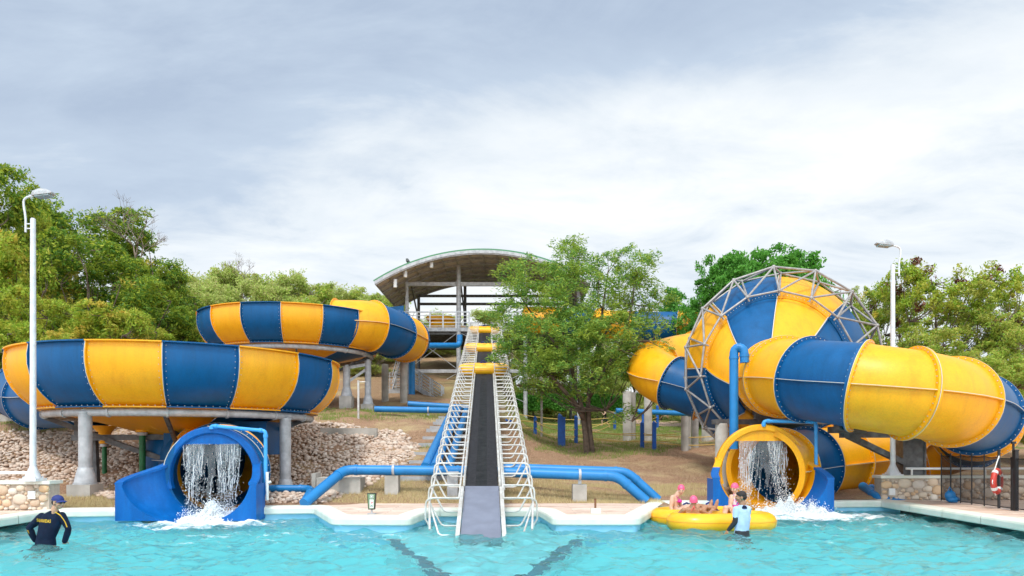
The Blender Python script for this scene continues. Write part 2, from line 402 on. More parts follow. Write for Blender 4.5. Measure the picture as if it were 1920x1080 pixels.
# ================================================================ pool
M['coping'] = mat('cream_coping', (.80, .79, .71), .55, 0, (.66, .70, .60), 2.2, bump=.1)
M['poolwall'] = mat('pool_wall_tile', (.27, .60, .82), .35, 0, (.33, .66, .84), 4)
M['poolfloor'] = mat('pool_floor', (.26, .82, .85), .6, 0, (.34, .87, .89), 1.2)
M['ramp'] = mat('shallow_ramp', (.62, .88, .90), .6, 0, (.68, .90, .92), 1.2)
M['stripe'] = mat('dark_tile_stripe', (.0, .045, .12), .5)
dk = bpy.data.materials.new('pink_plank_tile'); dk.use_nodes = True
nt = dk.node_tree; N = nt.nodes; L = nt.links; b = N['Principled BSDF']; b.inputs['Roughness'].default_value = .75
ge = N.new('ShaderNodeNewGeometry'); br = N.new('ShaderNodeTexBrick'); L.new(ge.outputs['Position'], br.inputs['Vector'])
br.inputs['Scale'].default_value = 1; br.inputs['Brick Width'].default_value = 1.3; br.inputs['Row Height'].default_value = .17; br.inputs['Mortar Size'].default_value = .006
br.inputs['Color1'].default_value = (.66, .47, .36, 1); br.inputs['Color2'].default_value = (.80, .66, .55, 1); br.inputs['Mortar'].default_value = (.35, .25, .19, 1)
st = gn(1.6, 8, .7, (1, 3, 1)); c = mixc(ramp(st, [(.5, (0, 0, 0)), (.66, (.75, .75, .75))]), br.outputs['Color'], (.33, .19, .13)); L.new(c, b.inputs['Base Color'])
M['deck'] = dk
def rnd_corner(pts, r=.18, n=5):
    out = [pts[0]]
    for a, b_, c_ in zip(pts, pts[1:], pts[2:]):
        a, b_, c_ = Vector(a), Vector(b_), Vector(c_); p = b_ + (a - b_).normalized() * r; q = b_ + (c_ - b_).normalized() * r
        for k in range(n + 1):
            t = k / n; out.append(tuple(p * (1 - t) ** 2 + b_ * 2 * t * (1 - t) + q * t * t))
    return out + [pts[-1]]
EB = [(-9.8, 15.0), (-7.6, 15.3), (-4.5, 15.75), (-3.5, 13.5), (-1.97, 13.45), (-1.75, 15.1), (.6, 15.1), (.8, 13.5), (2.48, 13.5), (3.74, 17.0), (9.28, 17.42)]
EB = [(-9.8, 15.0)] + rnd_corner(EB[1:-1]) + [(9.28, 17.42)]
GAPS = [(-8.15, -5.72), (5.0, 7.72)]
def ins(pl, x):
    for i in range(len(pl) - 1):
        a, b_ = pl[i], pl[i + 1]
        if a[0] < x < b_[0]: t = (x - a[0]) / (b_[0] - a[0]); return pl[:i + 1] + [(x, a[1] + (b_[1] - a[1]) * t)] + pl[i + 1:]
for g_ in GAPS:
    for x in g_: EB = ins(EB, x)
def ingap(x0, x1): return any(a - .01 < min(x0, x1) and max(x0, x1) < b_ + .01 for a, b_ in GAPS)
EDGE = [(-9.8, -6)] + EB + [(9.28, -6)]
def offs(pl, d):
    out = []
    for i, p in enumerate(pl):
        a = Vector(pl[max(i - 1, 0)]); b_ = Vector(pl[min(i + 1, len(pl) - 1)]); q = Vector(p)
        t1 = (q - a); t2 = (b_ - q)
        if t1.length < 1e-6: t1 = t2
        if t2.length < 1e-6: t2 = t1
        n1v = Vector((-t1.y, t1.x)).normalized(); n2v = Vector((-t2.y, t2.x)).normalized(); n_ = (n1v + n2v).normalized()
        k = 1 / max(.5, n_.dot(n1v)); out.append(tuple(q + n_ * d * k))
    return out
# coping: swept slab with a rounded nose, cut into blocks by joints
mb = MB(); prof = [(.34, .12), (0, .12), (-.012, .14), (-.015, .24), (.0, .275), (.04, .295), (.34, .297)]
rows = [[(p[0], p[1], z) for p in offs(EDGE, o_)] for o_, z in prof]
dist = 0; pts = []
for i in range(len(EDGE) - 1):
    a = Vector(EDGE[i]); b_ = Vector(EDGE[i + 1]); l = (b_ - a).length; ns = max(1, round(l / 1.25)) if l > .6 else 1
    for k in range(ns): pts.append((i, k / ns, (k + 1) / ns, ns > 1))
for i, t0, t1, cut in pts:
    if ingap(EDGE[i][0], EDGE[i + 1][0]): continue
    l = (Vector(EDGE[i + 1]) - Vector(EDGE[i])).length; g_ = .007 / l if cut else 0
    Vs = []
    for t in (t0 + g_, t1 - g_):
        for r in rows: a = Vector(r[i]); c_ = Vector(r[i + 1]); Vs.append(tuple(a.lerp(c_, t)))
    K = len(rows); mb.add(Vs, [(k, k + K, (k + 1) % K + K, (k + 1) % K) for k in range(K)] + [tuple(range(K - 1, -1, -1)), tuple(range(K, 2 * K))])
struct(mb, 'pool_edge', M['coping'])
mb = MB(); w0 = offs(EDGE, .06)
w0[0] = (-10.35, -6); w0[1] = (-10.35, 15.0); w0[-1] = (9.8, -6); w0[-2] = (9.8, 17.5)
w0.insert(2, (-9.86, 15.06)); w0.insert(-2, (9.34, 17.47))
gut_ = MB()
for a, c_ in zip(w0, w0[1:]):
    if abs(a[1] - c_[1]) > 10: gut_.add([(*a, -1.2), (*c_, -1.2), (*c_, .119), (*a, .119)], [(0, 1, 2, 3)]); continue
    zt0 = -.35 if ingap(a[0] + .03, c_[0] - .03) or ingap(a[0], c_[0]) else .119
    mb.add([(*a, -1.2), (*c_, -1.2), (*c_, zt0), (*a, zt0)], [(0, 1, 2, 3)])
struct(mb, 'pool_wall', M['poolwall']); struct(gut_, 'pool_gutter', mat('painted_gutter_shade', (.035, .045, .045), .7))  # gutter walls coloured near black to paint in the shade under the coping
mb = MB(); mb.add([(-10.4, -6, -.95), (9.9, -6, -.95), (9.9, 17.6, -.95), (-10.4, 17.6, -.95)], [(0, 1, 2, 3)]); struct(mb, 'pool_floor', M['poolfloor'])
# shallow wedge in front of the conveyor with its two dark tile stripes
mb = MB(); A = (-2.45, 13.1); B = (-.66, 8.2); C = (-.12, 8.2); D = (1.44, 13.1)
mb.prism([A, B, C, D, (1.44, 15.1), (-2.45, 15.1)], -.94, -.30); struct(mb, 'pool_ramp', M['ramp'])
mb = MB()
def strip(a, c_, w):
    a = Vector(a); c_ = Vector(c_); n_ = (c_ - a).normalized(); n_ = Vector((-n_.y, n_.x)) * w / 2
    mb.add([(*(a - n_), -.294), (*(c_ - n_), -.294), (*(c_ + n_), -.294), (*(a + n_), -.294)], [(0, 1, 2, 3)])
strip((-2.30, 13.0), (-.50, 8.2), .22); strip((1.30, 13.0), (-.16, 8.2), .22)
struct(mb, 'pool_floor_stripes', M['stripe'])
# decks
mid = [(-4.6, 16.0)] + [p for p in offs(EB, .2)[1:-1] if -4.6 < p[0] < 3.75] + [(3.7, 17.2)]
mb = MB(); mb.prism(mid + [(3.9, 17.35), (3.4, 16.95), (-4.3, 16.65)], .05, .278)
mb.prism([(-45, -6), (-9.97, -6), (-9.97, 14.9), (-45, 14.9)], .135, .278)
mb.prism([(9.45, -6), (45, -6), (45, 17.66), (9.45, 17.66)], .135, .278)
struct(mb, 'pool_deck', M['deck'])
# water
wm = bpy.data.materials.new('pool_water'); wm.use_nodes = True
nt = wm.node_tree; N = nt.nodes; L = nt.links; N.remove(N['Principled BSDF']); out = N['Material Output']
ge = N.new('ShaderNodeNewGeometry')
tr = N.new('ShaderNodeBsdfRefraction'); tr.inputs[0].default_value = (.55, .95, .972, 1); tr.inputs['IOR'].default_value = 1.33; tr.inputs['Roughness'].default_value = .03
df = N.new('ShaderNodeBsdfDiffuse'); df.inputs[0].default_value = (.34, .88, .90, 1)
gl = N.new('ShaderNodeBsdfGlossy'); gl.inputs['Roughness'].default_value = .06; gl.inputs['Color'].default_value = (1, 1, 1, 1)
bpn = N.new('ShaderNodeBump'); bpn.inputs['Strength'].default_value = .6; bpn.inputs['Distance'].default_value = .03
L.new(gn(6.5, 3, .5, (1, 1.3, 1)), bpn.inputs['Height'])
for q in (gl, tr): L.new(bpn.outputs[0], q.inputs['Normal'])
fr = N.new('ShaderNodeFresnel'); fr.inputs['IOR'].default_value = 1.33; L.new(bpn.outputs[0], fr.inputs['Normal'])
fm = N.new('ShaderNodeMath'); fm.operation = 'MULTIPLY'; fm.inputs[1].default_value = .88; L.new(fr.outputs[0], fm.inputs[0])
m_body = N.new('ShaderNodeMixShader'); m_body.inputs[0].default_value = .14; L.new(tr.outputs[0], m_body.inputs[1]); L.new(df.outputs[0], m_body.inputs[2])
m_s = N.new('ShaderNodeMixShader'); L.new(fm.outputs[0], m_s.inputs[0]); L.new(m_body.outputs[0], m_s.inputs[1]); L.new(gl.outputs[0], m_s.inputs[2])
# real foam: white, thickest by the two slide mouths, in torn patches further out
foam = N.new('ShaderNodeBsdfDiffuse'); foam.inputs[0].default_value = (.86, .92, .93, 1)
def dist_to(px, py, rx, ry, k):
    vm = N.new('ShaderNodeVectorMath'); vm.operation = 'SUBTRACT'; L.new(ge.outputs['Position'], vm.inputs[0]); vm.inputs[1].default_value = (px, py, 0)
    v2 = N.new('ShaderNodeVectorMath'); v2.operation = 'MULTIPLY'; L.new(vm.outputs[0], v2.inputs[0]); v2.inputs[1].default_value = (1 / rx, 1 / ry, 0)
    ln = N.new('ShaderNodeVectorMath'); ln.operation = 'LENGTH'; L.new(v2.outputs[0], ln.inputs[0])
    mr = N.new('ShaderNodeMapRange'); mr.inputs['From Min'].default_value = 0; mr.inputs['From Max'].default_value = 1; mr.inputs['To Min'].default_value = k; mr.inputs['To Max'].default_value = 0
    L.new(ln.outputs['Value'], mr.inputs['Value']); return mr.outputs[0]
def add_(a, b_):
    n = N.new('ShaderNodeMath'); n.operation = 'ADD'; L.new(a, n.inputs[0]); L.new(b_, n.inputs[1]); return n.outputs[0]
dd = add_(dist_to(-6.6, 15.2, 2.2, 1.8, .40), dist_to(6.9, 16.5, 2.8, 1.5, .38))
dd = add_(dd, dist_to(-4.2, 12.8, 6.5, 3.5, .13)); dd = add_(dd, dist_to(7.2, 14.5, 6, 4.5, .12))
ff = add_(dd, gn(3.0, 9, .78, (.65, 1.5, 1)))
fmr = N.new('ShaderNodeMapRange'); fmr.inputs['From Min'].default_value = .66; fmr.inputs['From Max'].default_value = .85; fmr.inputs['To Max'].default_value = .95; L.new(ff, fmr.inputs['Value'])
m_f = N.new('ShaderNodeMixShader'); L.new(fmr.outputs[0], m_f.inputs[0]); L.new(m_s.outputs[0], m_f.inputs[1]); L.new(foam.outputs[0], m_f.inputs[2])
L.new(m_f.outputs[0], out.inputs['Surface'])
wx = np.linspace(-10.34, 9.79, 520); wy = np.concatenate([np.array([-6, 0, 3, 5]), np.linspace(6, 17.4, 420)])
WX, WY = np.meshgrid(wx, wy); WZ = np.zeros_like(WX)
for k in range(130):
    lam = math.exp(rng.uniform(math.log(.10), math.log(1.1))); a = rng.normal(0, .55) + pi / 2 * (rng.random() < .85); amp = .0070 * lam ** .9
    WZ += amp * np.sin((WX * cos(a) + WY * sin(a)) * 2 * pi / lam + rng.uniform(0, 6.28))
for (ex, ey, am) in ((-6.6, 15, .04), (7, 16.4, .05)):
    r = np.hypot(WX - ex, WY - ey); WZ += am * np.exp(-r / 2.2) * np.sin(r * 9)
def water_z(X, Y):
    i = int(np.argmin(abs(wx - X))); j = int(np.argmin(abs(wy - Y))); return float(WZ[j, i])
nx = len(wx); ii, jj = np.meshgrid(np.arange(nx - 1), np.arange(len(wy) - 1)); a = (jj * nx + ii).ravel()
w = obj('water', fast_mesh('water', np.stack([WX, WY, WZ], -1).reshape(-1, 3), np.stack([a, a + 1, a + 1 + nx, a + nx], 1).ravel(), 4, wm, smooth=True)); tag(w, kind='structure')
# ================================================================ slide tube sections
def frames(pts):
    T = [(pts[min(i + 1, len(pts) - 1)] - pts[max(i - 1, 0)]).normalized() for i in range(len(pts))]
    out = []
    for p, t in zip(pts, T):
        x = t.cross(Vector((0, 0, 1))); x.normalize(); z = x.cross(t); out.append((p, t, x, z))
    return out
def tube_run(path, R, cols, parent, lens=None, first=None, seam=True, skip=(), th=.05, n=40, fl=.10):
    """cut a path into flanged fibreglass sections, each an object"""
    d = [0.0]
    for a, b_ in zip(path, path[1:]): d.append(d[-1] + (b_ - a).length)
    Ltot = d[-1]; ns = len(cols)
    if lens is None: cuts = [Ltot * i / ns for i in range(ns + 1)]
    else:
        cuts = [0.0]
        for l in lens: cuts.append(cuts[-1] + l)
        cuts = [c_ * Ltot / cuts[-1] for c_ in cuts]
    dA = np.array(d); PA = np.array([tuple(p) for p in path])
    def at(s_):
        return Vector([np.interp(s_, dA, PA[:, k]) for k in range(3)])
    def frame(s_):
        e_ = .12; t = (at(min(s_ + e_, Ltot)) - at(max(s_ - e_, 0))).normalized(); x = t.cross(Vector((0, 0, 1))).normalized(); return at(s_), t, x, x.cross(t)
    for i in range(ns):
        if i in skip: continue
        s0 = cuts[i] + .004; s1 = cuts[i + 1] - .004
        prof = [(s0, R - th), (s0, R + fl), (s0 + .03, R + fl), (s0 + .035, R + .012)]
        m_ = max(4, int((s1 - s0) / .22))
        for k in range(m_ + 1): prof.append((s0 + .07 + (s1 - s0 - .14) * k / m_, R))
        prof += [(s1 - .035, R + .012), (s1 - .03, R + fl), (s1, R + fl), (s1, R - th)]
        for k in range(m_ + 1): prof.append((s1 - .02 - (s1 - s0 - .04) * k / m_, R - th))
        mb = MB(); Vs = []
        for s_, r in prof:
            p, t, x, z = frame(s_)
            for k in range(n):
                a = 2 * pi * k / n; Vs.append(tuple(p + (x * cos(a) + z * sin(a)) * r))
        K = len(prof)
        mb.add(Vs, [(j * n + k, j * n + (k + 1) % n, ((j + 1) % K) * n + (k + 1) % n, ((j + 1) % K) * n + k) for j in range(K) for k in range(n)])
        # pale gasket line on the flange edge
        for s_ in (s0,):
            p, t, x, z = frame(s_); Vs = []
            for (ds, rr) in ((-.005, R + fl - .01), (-.005, R + fl + .005), (.007, R + fl + .005), (.007, R + fl - .01)):
                for k in range(n): a = 2 * pi * k / n; Vs.append(tuple(p + t * ds + (x * cos(a) + z * sin(a)) * rr))
            mb.add(Vs, [(j * n + k, j * n + (k + 1) % n, ((j + 1) % 4) * n + (k + 1) % n, ((j + 1) % 4) * n + k) for j in range(4) for k in range(n)], 1)
        # bolts round the flanges
        for s_, sg in ((s0 + .034, 1), (s1 - .034, -1)):
            p, t, x, z = frame(s_)
            for k in range(44):
                a = 2 * pi * k / 44; q = p + (x * cos(a) + z * sin(a)) * (R + fl * .55)
                mb.cyl(q - t * .01 * sg, q + t * .016 * sg, .013, n=5, mi=2)
        if seam:
            for sg in (-1, 1):
                m2 = max(3, int((s1 - s0) / .3)); Vs = []
                for k in range(m2 + 1):
                    p, t, x, z = frame(s0 + .03 + (s1 - s0 - .06) * k / m2)
                    for (dr, dz) in ((-.02, -.02), (.085, -.02), (.085, .02), (-.02, .02)): Vs.append(tuple(p + x * sg * (R + dr) + z * dz))
                mb.add(Vs, [(k * 4 + q, k * 4 + (q + 1) % 4, (k + 1) * 4 + (q + 1) % 4, (k + 1) * 4 + q) for k in range(m2) for q in range(4)] + [(3, 2, 1, 0), (m2 * 4, m2 * 4 + 1, m2 * 4 + 2, m2 * 4 + 3)])
                Vs = [v for v in Vs]; V2 = []
                for k in range(m2 + 1):
                    p, t, x, z = frame(s0 + .03 + (s1 - s0 - .06) * k / m2)
                    for (dr, dz) in ((.08, -.006), (.089, -.006), (.089, .006), (.08, .006)): V2.append(tuple(p + x * sg * (R + dr) + z * dz))
                mb.add(V2, [(k * 4 + q, k * 4 + (q + 1) % 4, (k + 1) * 4 + (q + 1) % 4, (k + 1) * 4 + q) for k in range(m2) for q in range(4)], 1)
        mb.build('tube_section', [M[cols[i]], M['gasket'], M['bolt']], parent, smooth=True)
# ---------------------------------------------------------------- slide mouths
def mouth(cx_, cy_, zc, R, wing, fwd, cmain, cwing, parent, drop, wr=None):
    """bell mouth: round throat at the back, opening into a splash trough with wings"""
    n = 48; K = 9; th = .05; wr = wing if wr is None else wr
    # throat/trough skin from side cutting curve: the upper part stops at the ring, the lower part runs forward
    mb = MB(); mw = MB()
    def lipz(t): return zc + R * .30 - t * (R * .30 + zc - drop) * .92
    def shell(mb_, t0, t1, mi=0, KK=8):
        Vs = []; Fc = []
        J = 26
        for side in (0, 1):                       # inner, outer skin
            for i in range(KK + 1):
                t = t0 + (t1 - t0) * i / KK; w_ = float(sstep(0, 1, t)); Rt = R + side * th
                lz = lipz(t)
                sz = max(-.999, min(.999, (lz - zc) / R)); am = math.asin(sz)
                for j in range(J + 1):
                    a = (pi - am) + (pi + 2 * am) * j / J   # from left lip down round the bottom to the right lip
                    x = Rt * cos(a); z = Rt * sin(a); fl_ = (wing if cos(a) < 0 else wr) * w_ * (abs(cos(a)) ** .6)
                    x += math.copysign(fl_, cos(a)) if abs(cos(a)) > 1e-3 else 0
                    Vs.append((cx_ + x, cy_ - fwd * t, zc + z * (1 - .0 * w_)))
        W_ = J + 1; S = (KK + 1) * W_
        for i in range(KK):
            for j in range(J):
                q = i * W_ + j
                Fc.append((q, q + 1, q + 1 + W_, q + W_)); Fc.append((S + q, S + q + W_, S + q + 1 + W_, S + q + 1))
            for j in (0, J):
                q = i * W_ + j; Fc.append((q, q + W_, S + q + W_, S + q))
        for i in (0, KK):
            for j in range(J): q = i * W_ + j; Fc.append((q, S + q, S + q + 1, q + 1))
        mb_.add(Vs, Fc, mi)
        return
    shell(mb, 0, .5); mb.build('trough', M[cmain], parent, smooth=True)
    shell(mw, .5, 1.0)
    # rolled outer flange along each wing lip and down the front edge
    def lip(t, side, o_=0):
        w_ = float(sstep(0, 1, t)); lz = lipz(t); am = math.asin(max(-.999, min(.999, (lz - zc) / R)))
        a = pi - am if side < 0 else am
        return Vector((cx_ + side * (R * cos(am) + (wing if side < 0 else wr) * w_ * cos(am) ** .6), cy_ - fwd * t, lz))
    ml = MB()
    for side in (-1, 1):
        for (t0, t1, target) in ((0, .5, ml), (.5, 1, mw)):
            Vs = []; KK = 8
            for i in range(KK + 1):
                p = lip(t0 + (t1 - t0) * i / KK, side)
                for dx, dz in ((-.03, -.03), (.14, -.03), (.16, .01), (.14, .03), (-.03, .03)): Vs.append((p.x + side * dx, p.y, p.z + dz))
            target.add(Vs, [(k * 5 + q, k * 5 + (q + 1) % 5, (k + 1) * 5 + (q + 1) % 5, (k + 1) * 5 + q) for k in range(KK) for q in range(5)] + [(0, 1, 2, 3, 4), tuple(KK * 5 + q for q in (4, 3, 2, 1, 0))])
        # front cheek: closes the outer wing down to the water
        p = lip(1, side); Vs = []; J = 10
        for j in range(J + 1):
            t = j / J; am = math.asin((p.z - zc) / R); a = (am * (1 - t) + (-pi / 2 * .8) * t)
            x = R * cos(a) + (wing if side < 0 else wr) * abs(cos(a)) ** .6
            Vs.append((cx_ + side * x, cy_ - fwd - .001, zc + R * sin(a)))
            xo = p.x + side * .14
            Vs.append((xo, cy_ - fwd - .001, zc + R * sin(a)))
            Vs.append((xo, cy_ - fwd * .45, zc + R * sin(a)))
        Fc = []
        for j in range(J): q = j * 3; Fc += [(q, q + 1, q + 4, q + 3), (q + 1, q + 2, q + 5, q + 4)]
        mw.add(Vs, Fc)
    mw.build('splash_wing', M[cwing], parent, smooth=True)
    # the round front ring: broad raised flange over the top half, running down into the wings
    Vs = []; m_ = 44; th0 = radians(-18); th1 = radians(198)
    pr = [(-.04, .03), (-.04, -.12), (-.01, -.15), (.10, -.15), (.13, -.12), (.13, .0), (.11, .03)]
    for k in range(m_ + 1):
        a = th0 + (th1 - th0) * k / m_
        for dr, dy in pr: Vs.append((cx_ + (R + dr) * cos(a), cy_ + dy, zc + (R + dr) * sin(a)))
    K = len(pr)
    ml.add(Vs, [(k * K + q, k * K + (q + 1) % K, (k + 1) * K + (q + 1) % K, (k + 1) * K + q) for k in range(m_) for q in range(K)] + [tuple(range(K)), tuple(m_ * K + q for q in range(K - 1, -1, -1))])
    # chord plate at the top of the opening that sheds the water
    zt = R * .72; a_ = math.asin(zt / R); Vs = [(cx_ + R * cos(a_), cy_ - .09, zc + zt), (cx_ - R * cos(a_), cy_ - .09, zc + zt)]
    J = 16
    for j in range(J + 1): a = (pi - a_) + (2 * a_ - pi) * j / J; Vs.append((cx_ + (R + .01) * cos(a), cy_ - .09 , zc + (R + .01) * sin(a)))
    V2 = [(x, y + .2, z) for x, y, z in Vs]; q = len(Vs)
    ml.add(Vs + V2, [tuple(range(q)), tuple(range(2 * q - 1, q - 1, -1)), (0, 1, 1 + q, q)])
    ml.build('mouth_ring', M[cmain], parent, smooth=True)
# ---------------------------------------------------------------- falling water and splashes
fw = bpy.data.materials.new('falling_water'); fw.use_nodes = True
nt = fw.node_tree; N = nt.nodes; L = nt.links; b = N['Principled BSDF']; b.inputs['Base Color'].default_value = (.86, .90, .92, 1); b.inputs['Roughness'].default_value = .12
b.inputs['Alpha'].default_value = .42; b.inputs['Specular IOR Level'].default_value = .8
M['fall'] = fw; M['sheet'] = fw.copy(); M['sheet'].node_tree.nodes['Principled BSDF'].inputs['Alpha'].default_value = .12; M['foam'] = mat('white_foam', (.88, .92, .93), .55)
def ico():
    t = (1 + 5 ** .5) / 2
    v = np.array([(-1, t, 0), (1, t, 0), (-1, -t, 0), (1, -t, 0), (0, -1, t), (0, 1, t), (0, -1, -t), (0, 1, -t), (t, 0, -1), (t, 0, 1), (-t, 0, -1), (-t, 0, 1)], float)
    v /= np.linalg.norm(v[0])
    f = np.array([(0, 11, 5), (0, 5, 1), (0, 1, 7), (0, 7, 10), (0, 10, 11), (1, 5, 9), (5, 11, 4), (11, 10, 2), (10, 7, 6), (7, 1, 8), (3, 9, 4), (3, 4, 2), (3, 2, 6), (3, 6, 8), (3, 8, 9), (4, 9, 5), (2, 4, 11), (6, 2, 10), (8, 6, 7), (9, 8, 1)])
    return v, f
def ico2():
    v, f = ico(); V = list(map(tuple, v)); cache = {}; out = []
    def mid(a, b_):
        k = (min(a, b_), max(a, b_))
        if k not in cache:
            m_ = (np.array(V[a]) + np.array(V[b_])); m_ /= np.linalg.norm(m_); V.append(tuple(m_)); cache[k] = len(V) - 1
        return cache[k]
    for a, b_, c_ in f:
        x, y, z = mid(a, b_), mid(b_, c_), mid(c_, a); out += [(a, x, z), (b_, y, x), (c_, z, y), (x, y, z)]
    return np.array(V), np.array(out)
ICO1 = ico(); ICO2 = ico2()
def blobs(name, C_, S_, mats, base=ICO1, rot=True, smooth=True, mi=None, jit=0):
    """many small blobs at C_ with radii S_ (n,3)"""
    v, f = base; n = len(C_); Vb = np.repeat(v[None], n, 0)
    if jit: Vb = Vb * (1 + rng.uniform(-jit, jit, (n, len(v), 1)))
    Vb = Vb * S_[:, None, :]
    if rot:
        a = rng.uniform(0, 2 * pi, n); c_, s_ = np.cos(a), np.sin(a)
        x = Vb[..., 0] * c_[:, None] - Vb[..., 1] * s_[:, None]; y = Vb[..., 0] * s_[:, None] + Vb[..., 1] * c_[:, None]
        Vb = np.stack([x, y, Vb[..., 2]], -1)
    Vb += C_[:, None, :]
    Fb = f[None] + (np.arange(n) * len(v))[:, None, None]
    m_ = None if mi is None else np.repeat(mi, len(f))
    return fast_mesh(name, Vb.reshape(-1, 3), Fb.ravel(), 3, mats, m_, smooth)
def curtain(name, cx_, y, ztop, zbot, streams, label):
    """streams: (x0, x1, xbot, spread, count)"""
    mb = MB(); Cs = []; Ss = []
    for x0, x1, xb, sp_, cnt in streams:
        for k in range(cnt):
            x = random.uniform(x0, x1); xe = xb + (x - (x0 + x1) / 2) * sp_ + random.gauss(0, .03); yy_ = y + random.uniform(-.05, .05)
            z1 = ztop - random.random() ** 1.6 * (ztop - zbot) * .6; z0 = z1 - random.uniform(.12, .5)
            pts = []; rr = []; m_ = 9; r0 = random.uniform(.002, .0075); ph = random.uniform(0, 6)
            for i in range(m_):
                z = z1 + (z0 - z1) * i / (m_ - 1); t = (ztop - z) / (ztop - zbot)
                pts.append((x + (xe - x) * t ** 1.4 + .012 * sin(z * 17 + ph) * t, yy_ - .3 * t * t + .01 * sin(z * 23 + ph), z)); rr.append(r0 * (1 - .4 * sin(i * 1.9 + ph)) * (.3 if i in (0, m_ - 1) else 1))
            mb.tube(pts, rr, 5)
        for k in range(cnt * 14):
            t = random.random() ** .6; x = random.uniform(x0, x1); xe = xb + (x - (x0 + x1) / 2) * sp_
            z = ztop + (zbot - ztop) * t; Cs.append((x + (xe - x) * t ** 1.4 + random.gauss(0, .02 + .06 * t), y - .3 * t * t + random.gauss(0, .04), z)); s_ = random.uniform(.003, .0105); Ss.append((s_, s_, s_ * random.uniform(1, 2.6)))
    for x0, x1, xb, sp_, cnt in streams:      # thin rippled sheet that tears as it falls
        nx_, nz_ = 36, 40; Vs = []
        for i in range(nz_ + 1):
            t = i / nz_
            for k in range(nx_ + 1):
                x = x0 + (x1 - x0) * k / nx_; xe = xb + (x - (x0 + x1) / 2) * sp_
                Vs.append((x + (xe - x) * t ** 1.4, y - .3 * t * t + .014 * sin(x * 60 + 4 * sin(t * 6)) + .02 * sin(t * 17 + x * 9), ztop + (zbot - ztop) * t))
        W_ = nx_ + 1; rr_ = random.Random(int(x0 * 100)); tear = [rr_.uniform(.12, .95) for _ in range(nx_)]
        mb.add(Vs, [(i * W_ + k, i * W_ + k + 1, (i + 1) * W_ + k + 1, (i + 1) * W_ + k) for i in range(nz_) for k in range(nx_) if i / nz_ < tear[k] and rr_.random() > .25 * i / nz_], 1)
    Cs = np.array(Cs); Ss = np.array(Ss); v, f = ICO1
    for c_, s_ in zip(Cs, Ss): mb.add(v * s_ + c_, f.tolist())
    o = struct(mb, name, [M['fall'], M['sheet']], smooth=True, kind='stuff', label=label, cat='falling water'); return o
def splash(cx_, cy_, rx, ry, h, n, label, skew=0):
    C_ = []; S_ = []
    for k in range(n):
        a = random.uniform(0, 2 * pi); r = random.random() ** .62; x = cx_ + rx * r * cos(a); y = cy_ + ry * r * sin(a)
        hh = h * max(0, 1 - r ** 1.4) * (1 + .35 * sin(x * 9 + y * 4) + .25 * sin(x * 23 - y * 11)) * (1 + skew * (x - cx_) / rx)
        u = random.random(); z = hh * (u ** .55) - .02
        s_ = random.uniform(.005, .021) * (1.25 - .5 * u)
        if u > .93: z += random.random() ** 2 * .18; s_ = random.uniform(.005, .013)
        C_.append((x, y, z)); S_.append((s_ * random.uniform(.7, 1.8), s_, s_ * random.uniform(.5, 1.1)))
    o = obj('splash_foam', blobs('splash_foam', np.array(C_), np.array(S_), M['foam'], ICO1, jit=.25)); tag(o, label, 'splash', kind='stuff')
